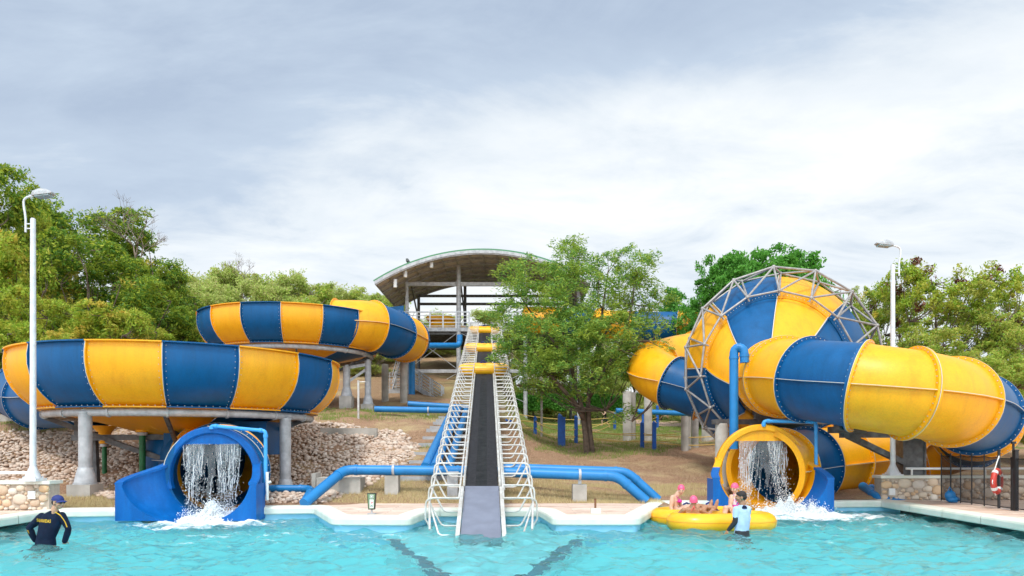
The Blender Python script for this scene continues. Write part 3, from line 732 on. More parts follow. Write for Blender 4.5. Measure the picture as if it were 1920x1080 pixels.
# ================================================================ bowl slides
BR = [(5.31, 1.66), (5.355, 1.38), (5.345, 1.12), (5.27, .84), (5.13, .58), (4.93, .35), (4.70, .16), (4.50, .05), (4.40, .03)]
def arcpts(prof, a0, a1, m_, dr=0): return [[((r + dr) * sin(a0 + (a1 - a0) * k / m_), -(r + dr) * cos(a0 + (a1 - a0) * k / m_), z) for k in range(m_ + 1)] for r, z in prof]
def make_bowl(loc, label, rot_off, skipp=(), rz=0):
    root = thing('bowl_slide', loc, label, 'water slide', 'striped bowls of the water slide')
    da = 2 * pi / 16
    for i in range(16):
        if i in skipp: continue
        a0 = rot_off + i * da + .0012; a1 = rot_off + (i + 1) * da - .0012; m_ = 12; mb = MB()
        o = arcpts(BR, a0, a1, m_); inn = arcpts(BR, a0, a1, m_, -.05); K = len(BR); W_ = m_ + 1
        Vs = [p for row in o for p in row] + [p for row in inn for p in row]; S = K * W_; Fc = []
        for r_ in range(K - 1):
            for k in range(m_):
                q = r_ * W_ + k; Fc += [(q, q + W_, q + W_ + 1, q + 1), (S + q, S + q + 1, S + q + W_ + 1, S + q + W_)]
        for k in range(m_): Fc.append((k, k + 1, S + k + 1, S + k))
        mb.add(Vs, Fc)
        # rim flange, bottom flange
        for (r0, r1, z0, z1) in ((5.24, 5.43, 1.655, 1.69), (4.36, 4.62, -.005, .03)):
            Vs = []
            for k in range(m_ + 1):
                a = a0 + (a1 - a0) * k / m_
                for r_, z in ((r0, z0), (r1, z0), (r1, z1), (r0, z1)): Vs.append((r_ * sin(a), -r_ * cos(a), z))
            mb.add(Vs, [(k * 4 + q, k * 4 + (q + 1) % 4, (k + 1) * 4 + (q + 1) % 4, (k + 1) * 4 + q) for k in range(m_) for q in range(4)] + [(0, 1, 2, 3), (m_ * 4 + 3, m_ * 4 + 2, m_ * 4 + 1, m_ * 4)])
        # side flanges with pale gasket and bolts
        for a, sg in ((a0, 1), (a1, -1)):
            Vs = []; aw = sg * .03 / 5.3
            for r_, z in BR:
                for rr, aa in ((r_ - .01, a), (r_ + .075, a), (r_ + .075, a + aw), (r_ - .01, a + aw)): Vs.append((rr * sin(aa), -rr * cos(aa), z))
            mb.add(Vs, [(k * 4 + q, k * 4 + (q + 1) % 4, (k + 1) * 4 + (q + 1) % 4, (k + 1) * 4 + q) for k in range(K - 1) for q in range(4)])
            for r_, z in [(lerp(t, range(K), [b_[0] for b_ in BR]), lerp(t, range(K), [b_[1] for b_ in BR])) for t in np.linspace(.3, K - 1.3, 13)]:
                aa = a + sg * .09 / 5.3; rr = r_ + .004; mb.ell((rr * sin(aa), -rr * cos(aa), z), (.014, .014, .014), 5, 4, 2)
        Vs = []
        for r_, z in BR:
            for rr, aa in ((r_ + .05, a0 - .0018), (r_ + .082, a0 - .0018), (r_ + .082, a0 + .0012), (r_ + .05, a0 + .0012)): Vs.append((rr * sin(aa), -rr * cos(aa), z))
        mb.add(Vs, [(k * 4 + q, k * 4 + (q + 1) % 4, (k + 1) * 4 + (q + 1) % 4, (k + 1) * 4 + q) for k in range(K - 1) for q in range(4)], 1)
        for k in range(9):
            aa = a0 + (a1 - a0) * (k + .5) / 9; mb.ell((4.60 * sin(aa), -4.60 * cos(aa), .045), (.016, .016, .016), 5, 4, 2)
        mb.build('bowl_panel', [M['yellow' if i % 2 == 0 else 'blue'], M['gasket'], M['bolt']], root, smooth=True, off=(0, 0, 0))
    # floor of the bowl falling to the drain
    FP = [(4.50, .0), (3.6, -.16), (2.6, -.36), (1.7, -.58), (1.15, -.75), (1.0, -1.15)]
    for i in range(8):
        a0 = rot_off + 2 * i * da; a1 = a0 + 2 * da - .003; mb = MB(); m_ = 10; K = len(FP); W_ = m_ + 1
        Vs = [p for row in arcpts(FP, a0, a1, m_) for p in row]; mb.add(Vs, [(r_ * W_ + k, (r_ + 1) * W_ + k, (r_ + 1) * W_ + k + 1, r_ * W_ + k + 1) for r_ in range(K - 1) for k in range(m_)])
        mb.build('floor_panel', M['blue' if i in (1, 4) else 'yellow'], root, smooth=True, off=(0, 0, 0))
    mb = MB(); mb.tube([(4.33 * cos(2 * pi * k / 72), 4.33 * sin(2 * pi * k / 72), -.13) for k in range(72)], .11, 12, closed=True)
    for i in range(16):
        a = rot_off + i * da; c_ = (4.33 * sin(a), -4.33 * cos(a), -.13); t = Vector((cos(a), sin(a), 0))
        mb.cyl(Vector(c_) - t * .035, Vector(c_) + t * .035, .14, n=12); mb.bar(Vector(c_) + Vector((0, 0, .1)), Vector(c_) + Vector((sin(a) * .08, -cos(a) * .08, .2)), .07, .03)
    mb.build('support_ring', M['galv'], root, smooth=True, off=(0, 0, 0))
    for i in range(5):
        a = 2 * pi * i / 5 + .3; mb = MB(); mb.bar((1.15 * sin(a), -1.15 * cos(a), -1.35), (4.3 * sin(a), -4.3 * cos(a), -.2), .10, .14); mb.build('support_arm', M['darksteel'], root, off=(0, 0, 0))
    return root
# tilt given as small rotation of the whole bowl
BS = .823; C1 = Vector((-9.76, 20.8, 2.62)); C2 = Vector((-10.47, 33.7, 6.11))
b1 = make_bowl(C1, 'large lower bowl with blue and yellow striped wall, nearest the pool on the left', radians(-4.3)); b1.scale = (BS, BS, .925)
b2 = make_bowl(C2, 'upper bowl with blue and yellow striped wall, up the slope behind the lower bowl', radians(8.9)); b2.scale = (BS, BS, .96)
# feeder tube from the tower into the upper bowl
t_ = thing('slide_tube', P(770, 640, 37), 'enclosed blue and yellow tube dropping from the tower into the upper bowl', 'water slide')
path = spline([P(752, 622, 48), P(760, 630, 43), P(766, 637, 39), P(756, 635, 36), P(728, 622, 33.8), P(695, 611, 32.6), P(662, 609, 32.1), P(630, 609, 32.1)])
tube_run(path, 1.12, ['yellow', 'blue', 'yellow', 'blue', 'yellow', 'blue', 'yellow'], t_, lens=[2.6, 2.6, 2.6, 2.6, 2.0, 1.7, 1.55])
t_ = thing('slide_tube', P(10, 760, 26), 'dark blue tube linking the two bowls, curling round behind the left bowl', 'water slide')
path = spline([C2 + Vector((0, 0, -2.2)), P(540, 690, 35), P(420, 690, 35.5), P(250, 700, 34), P(75, 718, 30), P(42, 736, 26.5), P(80, 748, 23.6), P(170, 742, 21.8)])
tube_run(path, .97, ['blue', 'yellow', 'blue', 'yellow', 'blue', 'blue', 'blue'], t_)
# exit of the lower bowl
ex = thing('slide_exit', (-6.94, 16.1, 0), 'bright blue slide mouth pouring water into the pool, below the left bowl', 'water slide')
mouth(-6.92, 16.1, .98, 1.0, .60, 1.0, 'exitblue', 'exitblue', ex, .80, .22)
path = spline([Vector((-6.92, 16.2, .98)), Vector((-7.22, 17.3, 1.04)), Vector((-7.75, 18.5, 1.12)), Vector((-8.5, 19.7, 1.22)), Vector((-9.6, 20.7, 1.25))])
tube_run(path, 1.05, ['blue', 'yellow', 'blue', 'yellow', 'blue'], ex, lens=[1.1, 1.0, 1.5, 1.5, 1.6], fl=.09)
curtain('falling_water', -6.92, 16.0, 1.71, .1, [(-7.60, -7.1, -7.25, .45, 42), (-6.85, -6.25, -6.45, .4, 48), (-7.5, -6.3, -6.9, .8, 12)], 'thin curtain of water falling across the blue slide mouth')
splash(-6.68, 15.5, .82, .62, .33, 14000, 'white foam boiling in front of the blue slide mouth', .35)
mb = MB(); mb.ell((-9.75, 20.85, 1.35), (1.2, 1.2, 1.15), 28, 18); mb.build('drop_elbow', M['blue'], ex, smooth=True)
# navy back box behind the exit
mb = MB(); mb.box((-8.4, 20.2, 1.85), (2.9, 1.2, .9)); mb.box((-8.4, 20.2, 2.32), (2.96, 1.26, .05)); mb.build('trough_box', M['blue'], ex)
# ================================================================ funnel slide on the right
fs = thing('funnel_slide', P(1458, 800, 22), 'big striped funnel inside a steel space frame on the right, with its looping outlet tube', 'water slide')
fc = [Vector((P(1446, 722, 20.2))), Vector((P(1458, 690, 21.8))), Vector((P(1460, 691, 23.1))), Vector((P(1462, 690, 24.6))), Vector((P(1460, 700, 25.8)))]
fr_ = [1.08, 2.22, 3.06, 2.75, 1.1]
NP = 8
for i in range(NP):
    col = 'yellow' if i % 2 == 0 else 'blue'
    a0 = pi / 2 - (i + 1) * 2 * pi / NP + .002; a1 = pi / 2 - i * 2 * pi / NP - .002
    for (j, nm) in ((0, 'cone_panel'), (1, 'band_panel'), (2, 'back_panel'), (3, 'back_panel')):
        mb = MB(); m_ = 14; Q = 6; Vs = []
        for side in (0, -.05):
            for q in range(Q + 1):
                t = q / Q; r_ = fr_[j] * (1 - t) + fr_[j + 1] * t + side + (.10 * sin(pi * t) if j == 0 else (.07 * sin(pi * t))); c_ = fc[j].lerp(fc[j + 1], t)
                for k in range(m_ + 1): a = a0 + (a1 - a0) * k / m_; Vs.append((c_.x + r_ * cos(a), c_.y, c_.z + r_ * sin(a)))
        W_ = m_ + 1; S = (Q + 1) * W_; Fc = []
        for q in range(Q):
            for k in range(m_): x = q * W_ + k; Fc += [(x, x + 1, x + 1 + W_, x + W_), (S + x, S + x + W_, S + x + 1 + W_, S + x + 1)]
        mb.add(Vs, Fc)
        if j < 2:   # flange along both radial edges and round the crease
            for a, s_ in ((a0, 1), (a1, -1)):
                Vs = []
                for q in range(Q + 1):
                    t = q / Q; c_ = fc[j].lerp(fc[j + 1], t); r_ = fr_[j] * (1 - t) + fr_[j + 1] * t + (.10 * sin(pi * t) if j == 0 else .07 * sin(pi * t))
                    for dr, dn in ((0, 0), (.055, 0), (.055, s_ * .02), (0, s_ * .02)): aa = a + dn / r_; Vs.append((c_.x + (r_ + dr) * cos(aa), c_.y - .03 * dr / .055, c_.z + (r_ + dr) * sin(aa)))
                mb.add(Vs, [(k * 4 + q, k * 4 + (q + 1) % 4, (k + 1) * 4 + (q + 1) % 4, (k + 1) * 4 + q) for k in range(Q) for q in range(4)], 1 if s_ > 0 else 0)
            c_ = fc[1]; Vs = []
            dy0, dy1 = ((-.05, -.01) if j == 0 else (.0, .04))
            for k in range(m_ + 1):
                a = a0 + (a1 - a0) * k / m_
                for r_, y in ((fr_[1] - .03, dy0), (fr_[1] + .13, dy0), (fr_[1] + .13, dy1), (fr_[1] - .03, dy1)): Vs.append((c_.x + r_ * cos(a), c_.y + y, c_.z + r_ * sin(a)))
            mb.add(Vs, [(k * 4 + q, k * 4 + (q + 1) % 4, (k + 1) * 4 + (q + 1) % 4, (k + 1) * 4 + q) for k in range(m_) for q in range(4)])
            if j == 0:
                for k in range(16): a = a0 + (a1 - a0) * (k + .5) / 16; mb.ell((c_.x + (fr_[1] + .06) * cos(a), c_.y - .052, c_.z + (fr_[1] + .06) * sin(a)), (.014, .012, .014), 5, 4, 2)
        mb.build(nm, [M[col], M['gasket'], M['bolt']], fs, smooth=True)
# space frame
mb = MB(); nm_ = 15
cA, rA, cB, rB, cC, rC = P(1472, 689, 22.4), 3.27, P(1460, 692, 21.5), 2.44, P(1462, 691, 23.25), 3.16
rA = 190 * 22.4 / F; rB = 147 * 21.5 / F; rC = 178 * 23.25 / F
def ringpt(c_, r, a): return Vector((c_.x + r * cos(a), c_.y, c_.z + r * sin(a)))
st_ = 2 * pi / nm_; aA = math.radians(96.5)
A_ = [ringpt(cA, rA, aA - k * st_ - radians(13.5) + radians(13.5)) for k in range(nm_)]
B_ = [ringpt(cB, rB, aA - (k + .5) * st_ + radians(5)) for k in range(nm_)]
C_ = [ringpt(cC, rC, aA - (k + .5) * st_ + radians(5)) for k in range(nm_)]
def strut(a, b_, r=.034): mb.cyl(a, b_, r, n=8)
for k in range(nm_):
    j = (k + 1) % nm_
    strut(A_[k], A_[j], .038); strut(B_[k], B_[j]); strut(C_[k], C_[j]); strut(A_[k], B_[k]); strut(A_[j], B_[k]); strut(A_[k], C_[k]); strut(A_[j], C_[k]); strut(B_[k], C_[k])
for q in A_ + B_ + C_: mb.ell(q, (.065,) * 3, 8, 6)
for q in B_: mb.cyl(q, q + (Vector((cB.x, q.y + .12, cB.z)) - q) * .06, .03, n=6)
mb.build('space_frame', M['frame'], fs, smooth=True)
# front tube loop and exit
def sect(n_): return ['yellow', 'blue'] * n_
path = spline([P(1450, 718, 20.5), P(1453, 710, 19.6), P(1460, 707, 18.8), P(1480, 708, 18.0), P(1530, 714, 17.1), P(1590, 721, 16.35), P(1650, 730, 15.95), P(1712, 739, 15.85), P(1765, 749, 16.15), P(1808, 763, 17.1), P(1832, 786, 18.7), P(1812, 812, 20.2), P(1745, 836, 21.0), P(1680, 852, 21.2), P(1605, 862, 20.5), P(1545, 868, 19.7), P(1480, 876, 18.8), P(1432, 883, 17.9)], .08)
dd_ = [0.0]
for a, b_ in zip(path, path[1:]): dd_.append(dd_[-1] + (b_ - a).length)
def cut_px(px): 
    for p, d_ in zip(path, dd_):
        if p.y < 18.0 and 960 + p.x * F / p.y > px: return d_
cs = [0, 1.3, 1.3 + (cut_px(1516) - 1.3) / 2, cut_px(1516), cut_px(1606), cut_px(1703), cut_px(1783)]
rest = dd_[-1] - cs[-1]; cs += [cs[-1] + rest * q for q in (.17, .27, .37, .48, .60, .72, .83, .93, 1)]
cols = ['yellow', 'yellow', 'yellow', 'blue', 'yellow', 'yellow', 'blue', 'yellow', 'blue', 'yellow', 'yellow', 'yellow', 'yellow', 'blue', 'yellow']
tube_run(path, .99, cols, fs, lens=[b_ - a for a, b_ in zip(cs, cs[1:])], n=48)
ex2 = thing('slide_exit', (6.4, 17.8, 0), 'yellow slide mouth with blue wings pouring water into the pool on the right', 'water slide')
mouth(6.36, 17.75, 1.02, 1.06, .30, .95, 'yellow', 'exitblue', ex2, .82, .26)
curtain('falling_water', 6.36, 17.65, 1.79, .1, [(5.78, 6.22, 5.85, .35, 44), (6.5, 7.0, 6.85, .4, 55), (5.8, 6.9, 6.1, .9, 12)], 'two streams of water falling across the yellow slide mouth')
splash(6.85, 16.8, 1.15, .55, .32, 15000, 'white foam boiling in front of the yellow slide mouth', -.2)
# feeder tube on the right: out of the tower, round behind and in under the funnel
ft = thing('slide_tube', P(1200, 700, 24.8), 'enclosed tube winding from the tower behind the leafy tree and down to the funnel', 'water slide')
path = spline([P(985, 600, 50), P(1080, 603, 49), P(1180, 611, 46.5), P(1310, 613, 45), P(1400, 625, 42), P(1440, 645, 37), P(1400, 657, 32.5), P(1310, 664, 30.5), P(1250, 676, 29.6), P(1222, 692, 28.2), P(1240, 709, 26.8), P(1290, 728, 26.0), P(1350, 748, 25.6), P(1430, 768, 25.6)])
dd_ = [0.0]
for a, b_ in zip(path, path[1:]): dd_.append(dd_[-1] + (b_ - a).length)
ct = [d_ for p, d_ in zip(path, dd_) if p.y < 27.1 and 960 + p.x * F / p.y > 1262][0]; cu_ = [d_ for p, d_ in zip(path, dd_) if p.y < 27.1 and 960 + p.x * F / p.y > 1318][0]
n0 = 13; cs = [ct * k / n0 for k in range(n0 + 1)] + [cu_, (cu_ + dd_[-1]) / 2, dd_[-1]]
tube_run(path, .95, ['yellow', 'blue', 'yellow', 'blue', 'yellow', 'blue', 'yellow', 'blue', 'yellow', 'blue', 'yellow', 'yellow', 'yellow', 'blue', 'yellow', 'yellow'], ft, lens=[b_ - a for a, b_ in zip(cs, cs[1:])])
# ================================================================ conveyor
XV = lambda Y: -.0 + (912 - 960) / F * Y * 1.0 + (.0)       # the belt runs to a vanishing point at px 912
def cxY(Y): return -.62 + (Y - 14) * (-.0369) + 0.0
def CV(Y, w=0, h=0): return Vector((cxY(Y) + w, Y, .272 * (Y - 13.0) + h))
cv = thing('tube_conveyor', CV(13.5), 'long inclined black belt conveyor lifting yellow tubes out of the pool to the tower', 'conveyor')
def ribbon(mb, y0, y1, w0, w1, h, th, mi=0, n=1):
    for k in range(n):
        a = y0 + (y1 - y0) * k / n; b_ = y0 + (y1 - y0) * (k + 1) / n
        V_ = [tuple(CV(a, w0, h)), tuple(CV(a, w1, h)), tuple(CV(b_, w1, h)), tuple(CV(b_, w0, h))]
        V_ += [(x, y, z - th) for x, y, z in V_]
        mb.add(V_, [(0, 1, 2, 3), (7, 6, 5, 4), (0, 4, 5, 1), (1, 5, 6, 2), (2, 6, 7, 3), (3, 7, 4, 0)], mi)
mb = MB(); ribbon(mb, 15.75, 52, -.37, .37, 0, .03); ribbon(mb, 15.76, 52, -.14, .11, .004, .003, 1); mb.build('belt', [M['belt'], M['beltcore']], cv)
mb = MB(); ribbon(mb, 12.2, 15.70, -.38, .38, .02, .03); mb.build('slip_plate', M['plate'], cv)
mb = MB(); mb.cyl(CV(15.73, -.42, -.05), CV(15.73, .42, -.05), .055, n=12); mb.build('roller', M['black'], cv, smooth=True)
for s_ in (-1, 1):
    mb = MB()
    ribbon(mb, 12.1, 15.55, s_ * .395 if s_ > 0 else -.475, .475 if s_ > 0 else -.395, .06, .16)
    ribbon(mb, 15.9, 52, s_ * .385 if s_ > 0 else -.435, .435 if s_ > 0 else -.385, .05, .2)
    if s_ > 0: ribbon(mb, 15.9, 30, .445, .53, -.02, .12)
    mb.build('side_frame', M['whitemetal'], cv)
mb = MB()
for s_ in (-1, 1):
    mb.tube([CV(13.95, s_ * .45, .36), CV(52, s_ * .45, .36)], .020, 8)
    mb.tube([CV(13.0, s_ * .96, .10), CV(13.9, s_ * 1.04, .28), CV(52, s_ * 1.04, .28)], .022, 8)
    mb.tube([CV(13.6, s_ * .44, -.2), CV(52, s_ * .44, -.2)], .018, 8)
mb.build('guide_rail', M['whitemetal'], cv, smooth=True)
def hoop(Y, s_, first=False):
    mb = MB(); r = .021
    def c_(w, h): return CV(Y, s_ * w, 0) + Vector((0, 0, h))
    arc = [c_(.44, .36), c_(.98, .36), c_(1.05, .345), c_(1.10, .30), c_(1.12, .21), c_(1.125, .02)]
    if first: arc += [c_(1.125, -.06), c_(.98, -.32)]
    mb.tube(arc, r, 7)
    mb.tube([c_(1.04, .27), c_(.84, -.12), c_(.80, -.175), c_(.74, -.2), c_(.44, -.2)], r * .95, 7)
    return mb
k = 0; Y = 13.95
while Y < 51.5:
    for s_ in (-1, 1): hoop(Y, s_, k == 0).build('guard_hoop', M['whitemetal'], cv, smooth=True)
    Y += .78; k += 1
    if k >= 48: break
for s_ in (-1, 1):   # the extra lower hoop at the pool end
    def c_(w, h): return CV(13.1, s_ * w, 0) + Vector((0, 0, h))
    mb = MB(); mb.tube([CV(13.9, s_ * 1.04, .27), c_(.80, -.02), c_(.74, -.05), c_(.44, -.05)], .019, 7)
    mb.build('end_brace', M['whitemetal'], cv, smooth=True)
Y = 20.0; kk = 0
while Y < 49:
    zt = CV(Y).z - .2; zg = G(cxY(Y), Y)
    if zt - zg > .35:
        mb = MB()
        for s_ in (-1, 1): mb.bar((cxY(Y) + s_ * .38, Y, zg - .1), (cxY(Y) + s_ * .38, Y, zt + .02), .09, .09)
        mb.bar((cxY(Y) - .5, Y, zt - .02), (cxY(Y) + .5, Y, zt - .02), .1, .1)
        mb.build('support_leg', M['galv'], cv)
    Y += 3.4
mb = MB()
for s_ in (-1, 1): mb.bar((cxY(16.3) + s_ * .42, 16.9, .26), (cxY(16.3) + s_ * .42, 16.9, .9), .08, .08)
mb.build('support_leg', M['galv'], cv)
mb = MB(); mb.box((cxY(16) - .78, 17.3, .62), (.26, .3, .75)); mb.box((cxY(16) - .78, 17.3, 1.01), (.3, .34, .03))
solo(mb, 'control_cabinet', M['galv'], (cxY(16) - .78, 17.3, .27), 'grey steel control cabinet standing left of the conveyor foot', 'cabinet')
# ================================================================ rafts
def ring_raft(mb, c_, R, r, mi=0, flat=1.0, rx=None):
    K = 36; pts = [(c_[0] + (R if rx is None else rx) * cos(2 * pi * k / K), c_[1] + R * sin(2 * pi * k / K), c_[2]) for k in range(K)]
    mb.tube(pts, r, 16, mi, closed=True)
def make_raft(loc, rz, label, group=None, L_=1.0, dark=False, R=None):
    t = thing('double_tube', loc, label, 'inflatable tube', group or 'yellow double tubes')
    mb = MB()
    oval = [(.46 * (1 if cos(a) > 0 else -1) + .37 * cos(a), .37 * sin(a), .12) for a in np.linspace(0, 2 * pi, 49)[:-1]]; mb.tube(oval, .205, 18, closed=True); mb.tube([(0, -.36, .13), (0, 0, .14), (0, .36, .13)], .17, 14)
    o = mb.build('tube_ring', M['raftdark' if dark else 'raft'], t, smooth=True, off=(0, 0, 0))
    ms = MB()
    ms.tube([(.46 * (1 if cos(a) > 0 else -1) + .572 * cos(a), .572 * sin(a), .155) for a in np.linspace(0, 2 * pi, 49)[:-1]], .006, 5, closed=True)
    ms.build('seam', M['raftdark'], t, smooth=True, off=(0, 0, 0))
    for sx, sy in ((-.05, .36), (.50, .36)):
        mh = MB(); mh.tube([(sx - .09, sy, .31), (sx - .07, sy, .37), (sx, sy, .40), (sx + .07, sy, .37), (sx + .09, sy, .31)], .022, 8); mh.box((sx, sy, .315), (.26, .09, .02))
        mh.build('handle', M['handle'], t, smooth=True, off=(0, 0, 0))
    t.rotation_euler = R if R is not None else (0, 0, rz)
    return t
r1 = make_raft((4.27, 14.15, 0.0), radians(3), 'yellow double tube afloat in front, with a woman lying back in it')
r2 = dup(r1, (4.0, 15.05, 0.0), radians(12), 'yellow double tube afloat behind the front one, poking out at its left')
r1.scale = (1.08, 1, 1)
inc = math.atan(.272)
for yb, lab, i in ((31.2, 'yellow double tube riding lowest on the conveyor belt', 0), (38.3, 'yellow double tube riding the conveyor belt between two others', 1), (47.5, 'yellow double tube highest on the conveyor belt, near the tower deck', 2)):
    p = CV(yb, 0, -.01); c_ = dup(r1, p, None, lab, 'yellow double tubes'); c_.rotation_euler = (inc, 0, radians(2 * i)); c_.scale = (1.12, 1.0, 1.15)
# ================================================================ tower
TX0, TX1 = P(762, 0, 50).x, P(1130, 0, 50).x; TZ = 1.7 + (HY - 617) * 50 / F
tw = thing('launch_tower', (-3.0, 54, G(-3, 54)), 'grey steel launch tower under a curved roof at the top of the conveyor', 'tower')
cx = (TX0 + TX1) / 2
def col(px, Y, ztop, r=.13): 
    x = (px - 960) * Y / F; mb = MB(); mb.cyl((x, Y, G(x, Y) - .3), (x, Y, ztop), r, n=12)
    for z in [q for q in (TZ, zf(533, Y), TZ - 4) if q < ztop - .1]: mb.cyl((x, Y, z - .12), (x, Y, z + .12), r + .06, n=12)
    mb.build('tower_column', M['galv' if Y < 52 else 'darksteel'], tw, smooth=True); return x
rc = P(905, 0, 47).x; zf = lambda py, Y: EYE + (HY - py) * Y / F
half = 7.35; zp = zf(470, 47); sag = zp - zf(529, 47); RR = (half ** 2 + sag ** 2) / (2 * sag)
def ut(px, Y): x = (px - 960) * Y / F; return zp - RR + sqrt(RR * RR - min(abs(x - rc), 7.2) ** 2) - .2
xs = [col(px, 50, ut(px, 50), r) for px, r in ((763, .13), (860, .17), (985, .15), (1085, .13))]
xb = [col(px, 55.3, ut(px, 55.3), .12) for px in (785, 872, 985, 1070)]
def beam(a, b_, w=.16, m_='galv'): mb = MB(); mb.bar(a, b_, w, w * 1.2); mb.build('beam', M[m_], tw)
zf = lambda py, Y: EYE + (HY - py) * Y / F
beam((xs[0], 50, zf(533, 50)), (xs[3], 50, zf(533, 50)), .22)
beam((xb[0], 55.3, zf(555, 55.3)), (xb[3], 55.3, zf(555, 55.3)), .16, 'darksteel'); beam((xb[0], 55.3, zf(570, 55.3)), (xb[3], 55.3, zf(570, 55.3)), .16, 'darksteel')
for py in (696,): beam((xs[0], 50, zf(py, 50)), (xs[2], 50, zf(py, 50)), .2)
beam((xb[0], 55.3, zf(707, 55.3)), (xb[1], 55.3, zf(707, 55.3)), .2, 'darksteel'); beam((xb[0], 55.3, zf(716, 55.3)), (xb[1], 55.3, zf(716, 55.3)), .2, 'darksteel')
for x0, x1 in zip(xs, xb):
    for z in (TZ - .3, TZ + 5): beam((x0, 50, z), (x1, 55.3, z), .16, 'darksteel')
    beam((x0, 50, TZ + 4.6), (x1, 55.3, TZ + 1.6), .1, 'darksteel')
mb = MB()
for (x0, x1) in ((xs[0], xs[1]), (xs[1], xs[2])):
    for za, zb in ((zf(622, 50), zf(694, 50)), (zf(698, 50), zf(755, 50))):
        mb.cyl((x0, 50, za), (x1, 50, zb), .022, n=6); mb.cyl((x0, 50, zb), (x1, 50, za), .022, n=6)
mb.build('cross_brace', M['galv'], tw)
mb = MB(); mb.box(((TX0 + TX1) / 2, 54.2, TZ - .1), (TX1 - TX0 + .6, 8.6, .14)); mb.build('deck_plate', M['darksteel'], tw)
mb = MB()
for k in range(26): y = 50.1 + k * .33; mb.box(((TX0 + TX1) / 2, y, TZ - .28), (TX1 - TX0, .07, .2))
mb.build('deck_joist', M['darksteel'], tw)
mb = MB(); mb.box(((TX0 + TX1) / 2, 49.86, TZ - .05), (TX1 - TX0 + .7, .08, .28)); mb.build('fascia', M['galv'], tw)
for (xa, xc) in ((xs[0] - .2, P(880, 0, 50).x), (P(945, 0, 50).x, TX1)):
    mb = MB(); nn = int((xc - xa) / .85)
    for k in range(nn + 1): x = xa + (xc - xa) * k / nn; mb.box((x, 49.84, TZ + .62), (.10, .10, 1.2))
    for z in (1.2, .95, .7, .45, .2): mb.bar((xa, 49.84, TZ + z), (xc, 49.84, TZ + z), .08 if z > 1.1 else .045, .08 if z > 1.1 else .045)
    mb.build('railing', M['pole'], tw)
# curved roof: a slice of a barrel, axis running away from the pool
rc = P(905, 0, 47).x; zp = zf(470, 47); zt_ = zf(529, 47); half = 7.35; sag = zp - zt_; RR = (half ** 2 + sag ** 2) / (2 * sag); th_ = math.asin(half / RR)
def roofp(a, y, dr=0): return (rc + (RR + dr) * sin(a), y, zp - RR + (RR + dr) * cos(a))
Ys_ = (47.0, 55.6)
for nm__, d0, d1, mt in (('roof_sheet', .02, .15, 'rooftop'), ('roof_lining', -.05, .018, 'roofunder')):
    mb = MB(); K = 40; Vs = []
    for k in range(K + 1):
        a = -th_ + 2 * th_ * k / K
        for y in Ys_:
            for dr in (d0, d1): Vs.append(roofp(a, y, dr))
    mb.add(Vs, [f for k in range(K) for f in ((k * 4 + 1, k * 4 + 3, k * 4 + 7, k * 4 + 5), (k * 4, k * 4 + 4, k * 4 + 6, k * 4 + 2), (k * 4, k * 4 + 1, k * 4 + 5, k * 4 + 4), (k * 4 + 2, k * 4 + 6, k * 4 + 7, k * 4 + 3))] + [(0, 2, 3, 1), (K * 4, K * 4 + 1, K * 4 + 3, K * 4 + 2)])
    mb.build(nm__, M[mt], tw, smooth=True)
mb = MB()
for j in range(7):
    mb = MB(); y = 47.0 + 8.6 * j / 6; w_ = .16 if j in (0, 6) else .09
    for k in range(40): a = -th_ + 2 * th_ * k / 40; b_ = a + 2 * th_ / 40; mb.bar(roofp(a, y, -.13), roofp(b_, y, -.13), w_, .16 if j else .26)
    mb.build('roof_rib', M['frame'], tw)
mb = MB()
for k in range(17): a = -th_ + 2 * th_ * k / 16; mb.bar(roofp(a, 47.1, -.1), roofp(a, 55.5, -.1), .08, .1)
mb.build('roof_purlin', M['frame'], tw)
mb = MB()
for k in range(40): a = -th_ + 2 * th_ * k / 40; b_ = a + 2 * th_ / 40; mb.bar(roofp(a, 46.93, -.08), roofp(b_, 46.93, -.08), .1, .2)
mb.build('roof_edge', M['galv'], tw)
for px, py in ((809, 502), (760, 520), (741, 539)):
    mb = MB(); p = P(px, py, 47.4); mb.cyl(p, p + Vector((0, 0, .55)), .13, n=10); mb.build('ceiling_lamp', M['white'], tw, smooth=True)
# start funnel of the tube and yellow tubes stacked on the deck
mb = MB(); mb.add([tuple(P(764, 602, 50.5)), tuple(P(810, 615, 50.5)), tuple(P(764, 615, 50.5)), tuple(P(764, 602, 52)), tuple(P(810, 615, 52)), tuple(P(764, 615, 52))], [(0, 1, 2), (5, 4, 3), (0, 3, 4, 1)]); 
mb.build('entry_ramp', M['raftdark'], tw)
for i, (px, py, dz) in enumerate(((832, 607, 0), (832, 597, 0), (846, 606, 0), (826, 589, 0), (1000, 606, 0), (1004, 596, 0), (1060, 606, 0))):
    p = P(px, py, 51.2 + .9 * (i % 2)); p.z = TZ + .16 + .42 * (0 if py > 600 else 1 if py > 592 else 2)
    dup(r1, p, radians(8 * i), 'yellow double tube stacked on the launch tower deck behind the railing', 'yellow tubes stored on the tower deck')
mb = MB(); a = P(735, 585, 48.5); mb.add([tuple(P(716, 577, 48)), tuple(P(757, 573, 48)), tuple(P(757, 600, 48)), tuple(P(716, 580, 48)), tuple(P(716, 577, 49)), tuple(P(757, 573, 49)), tuple(P(757, 600, 49)), tuple(P(716, 580, 49))], [(0, 3, 2, 1), (4, 5, 6, 7), (0, 1, 5, 4), (1, 2, 6, 5), (2, 3, 7, 6)])
mb.build('blue_shield', M['blue'], tw)
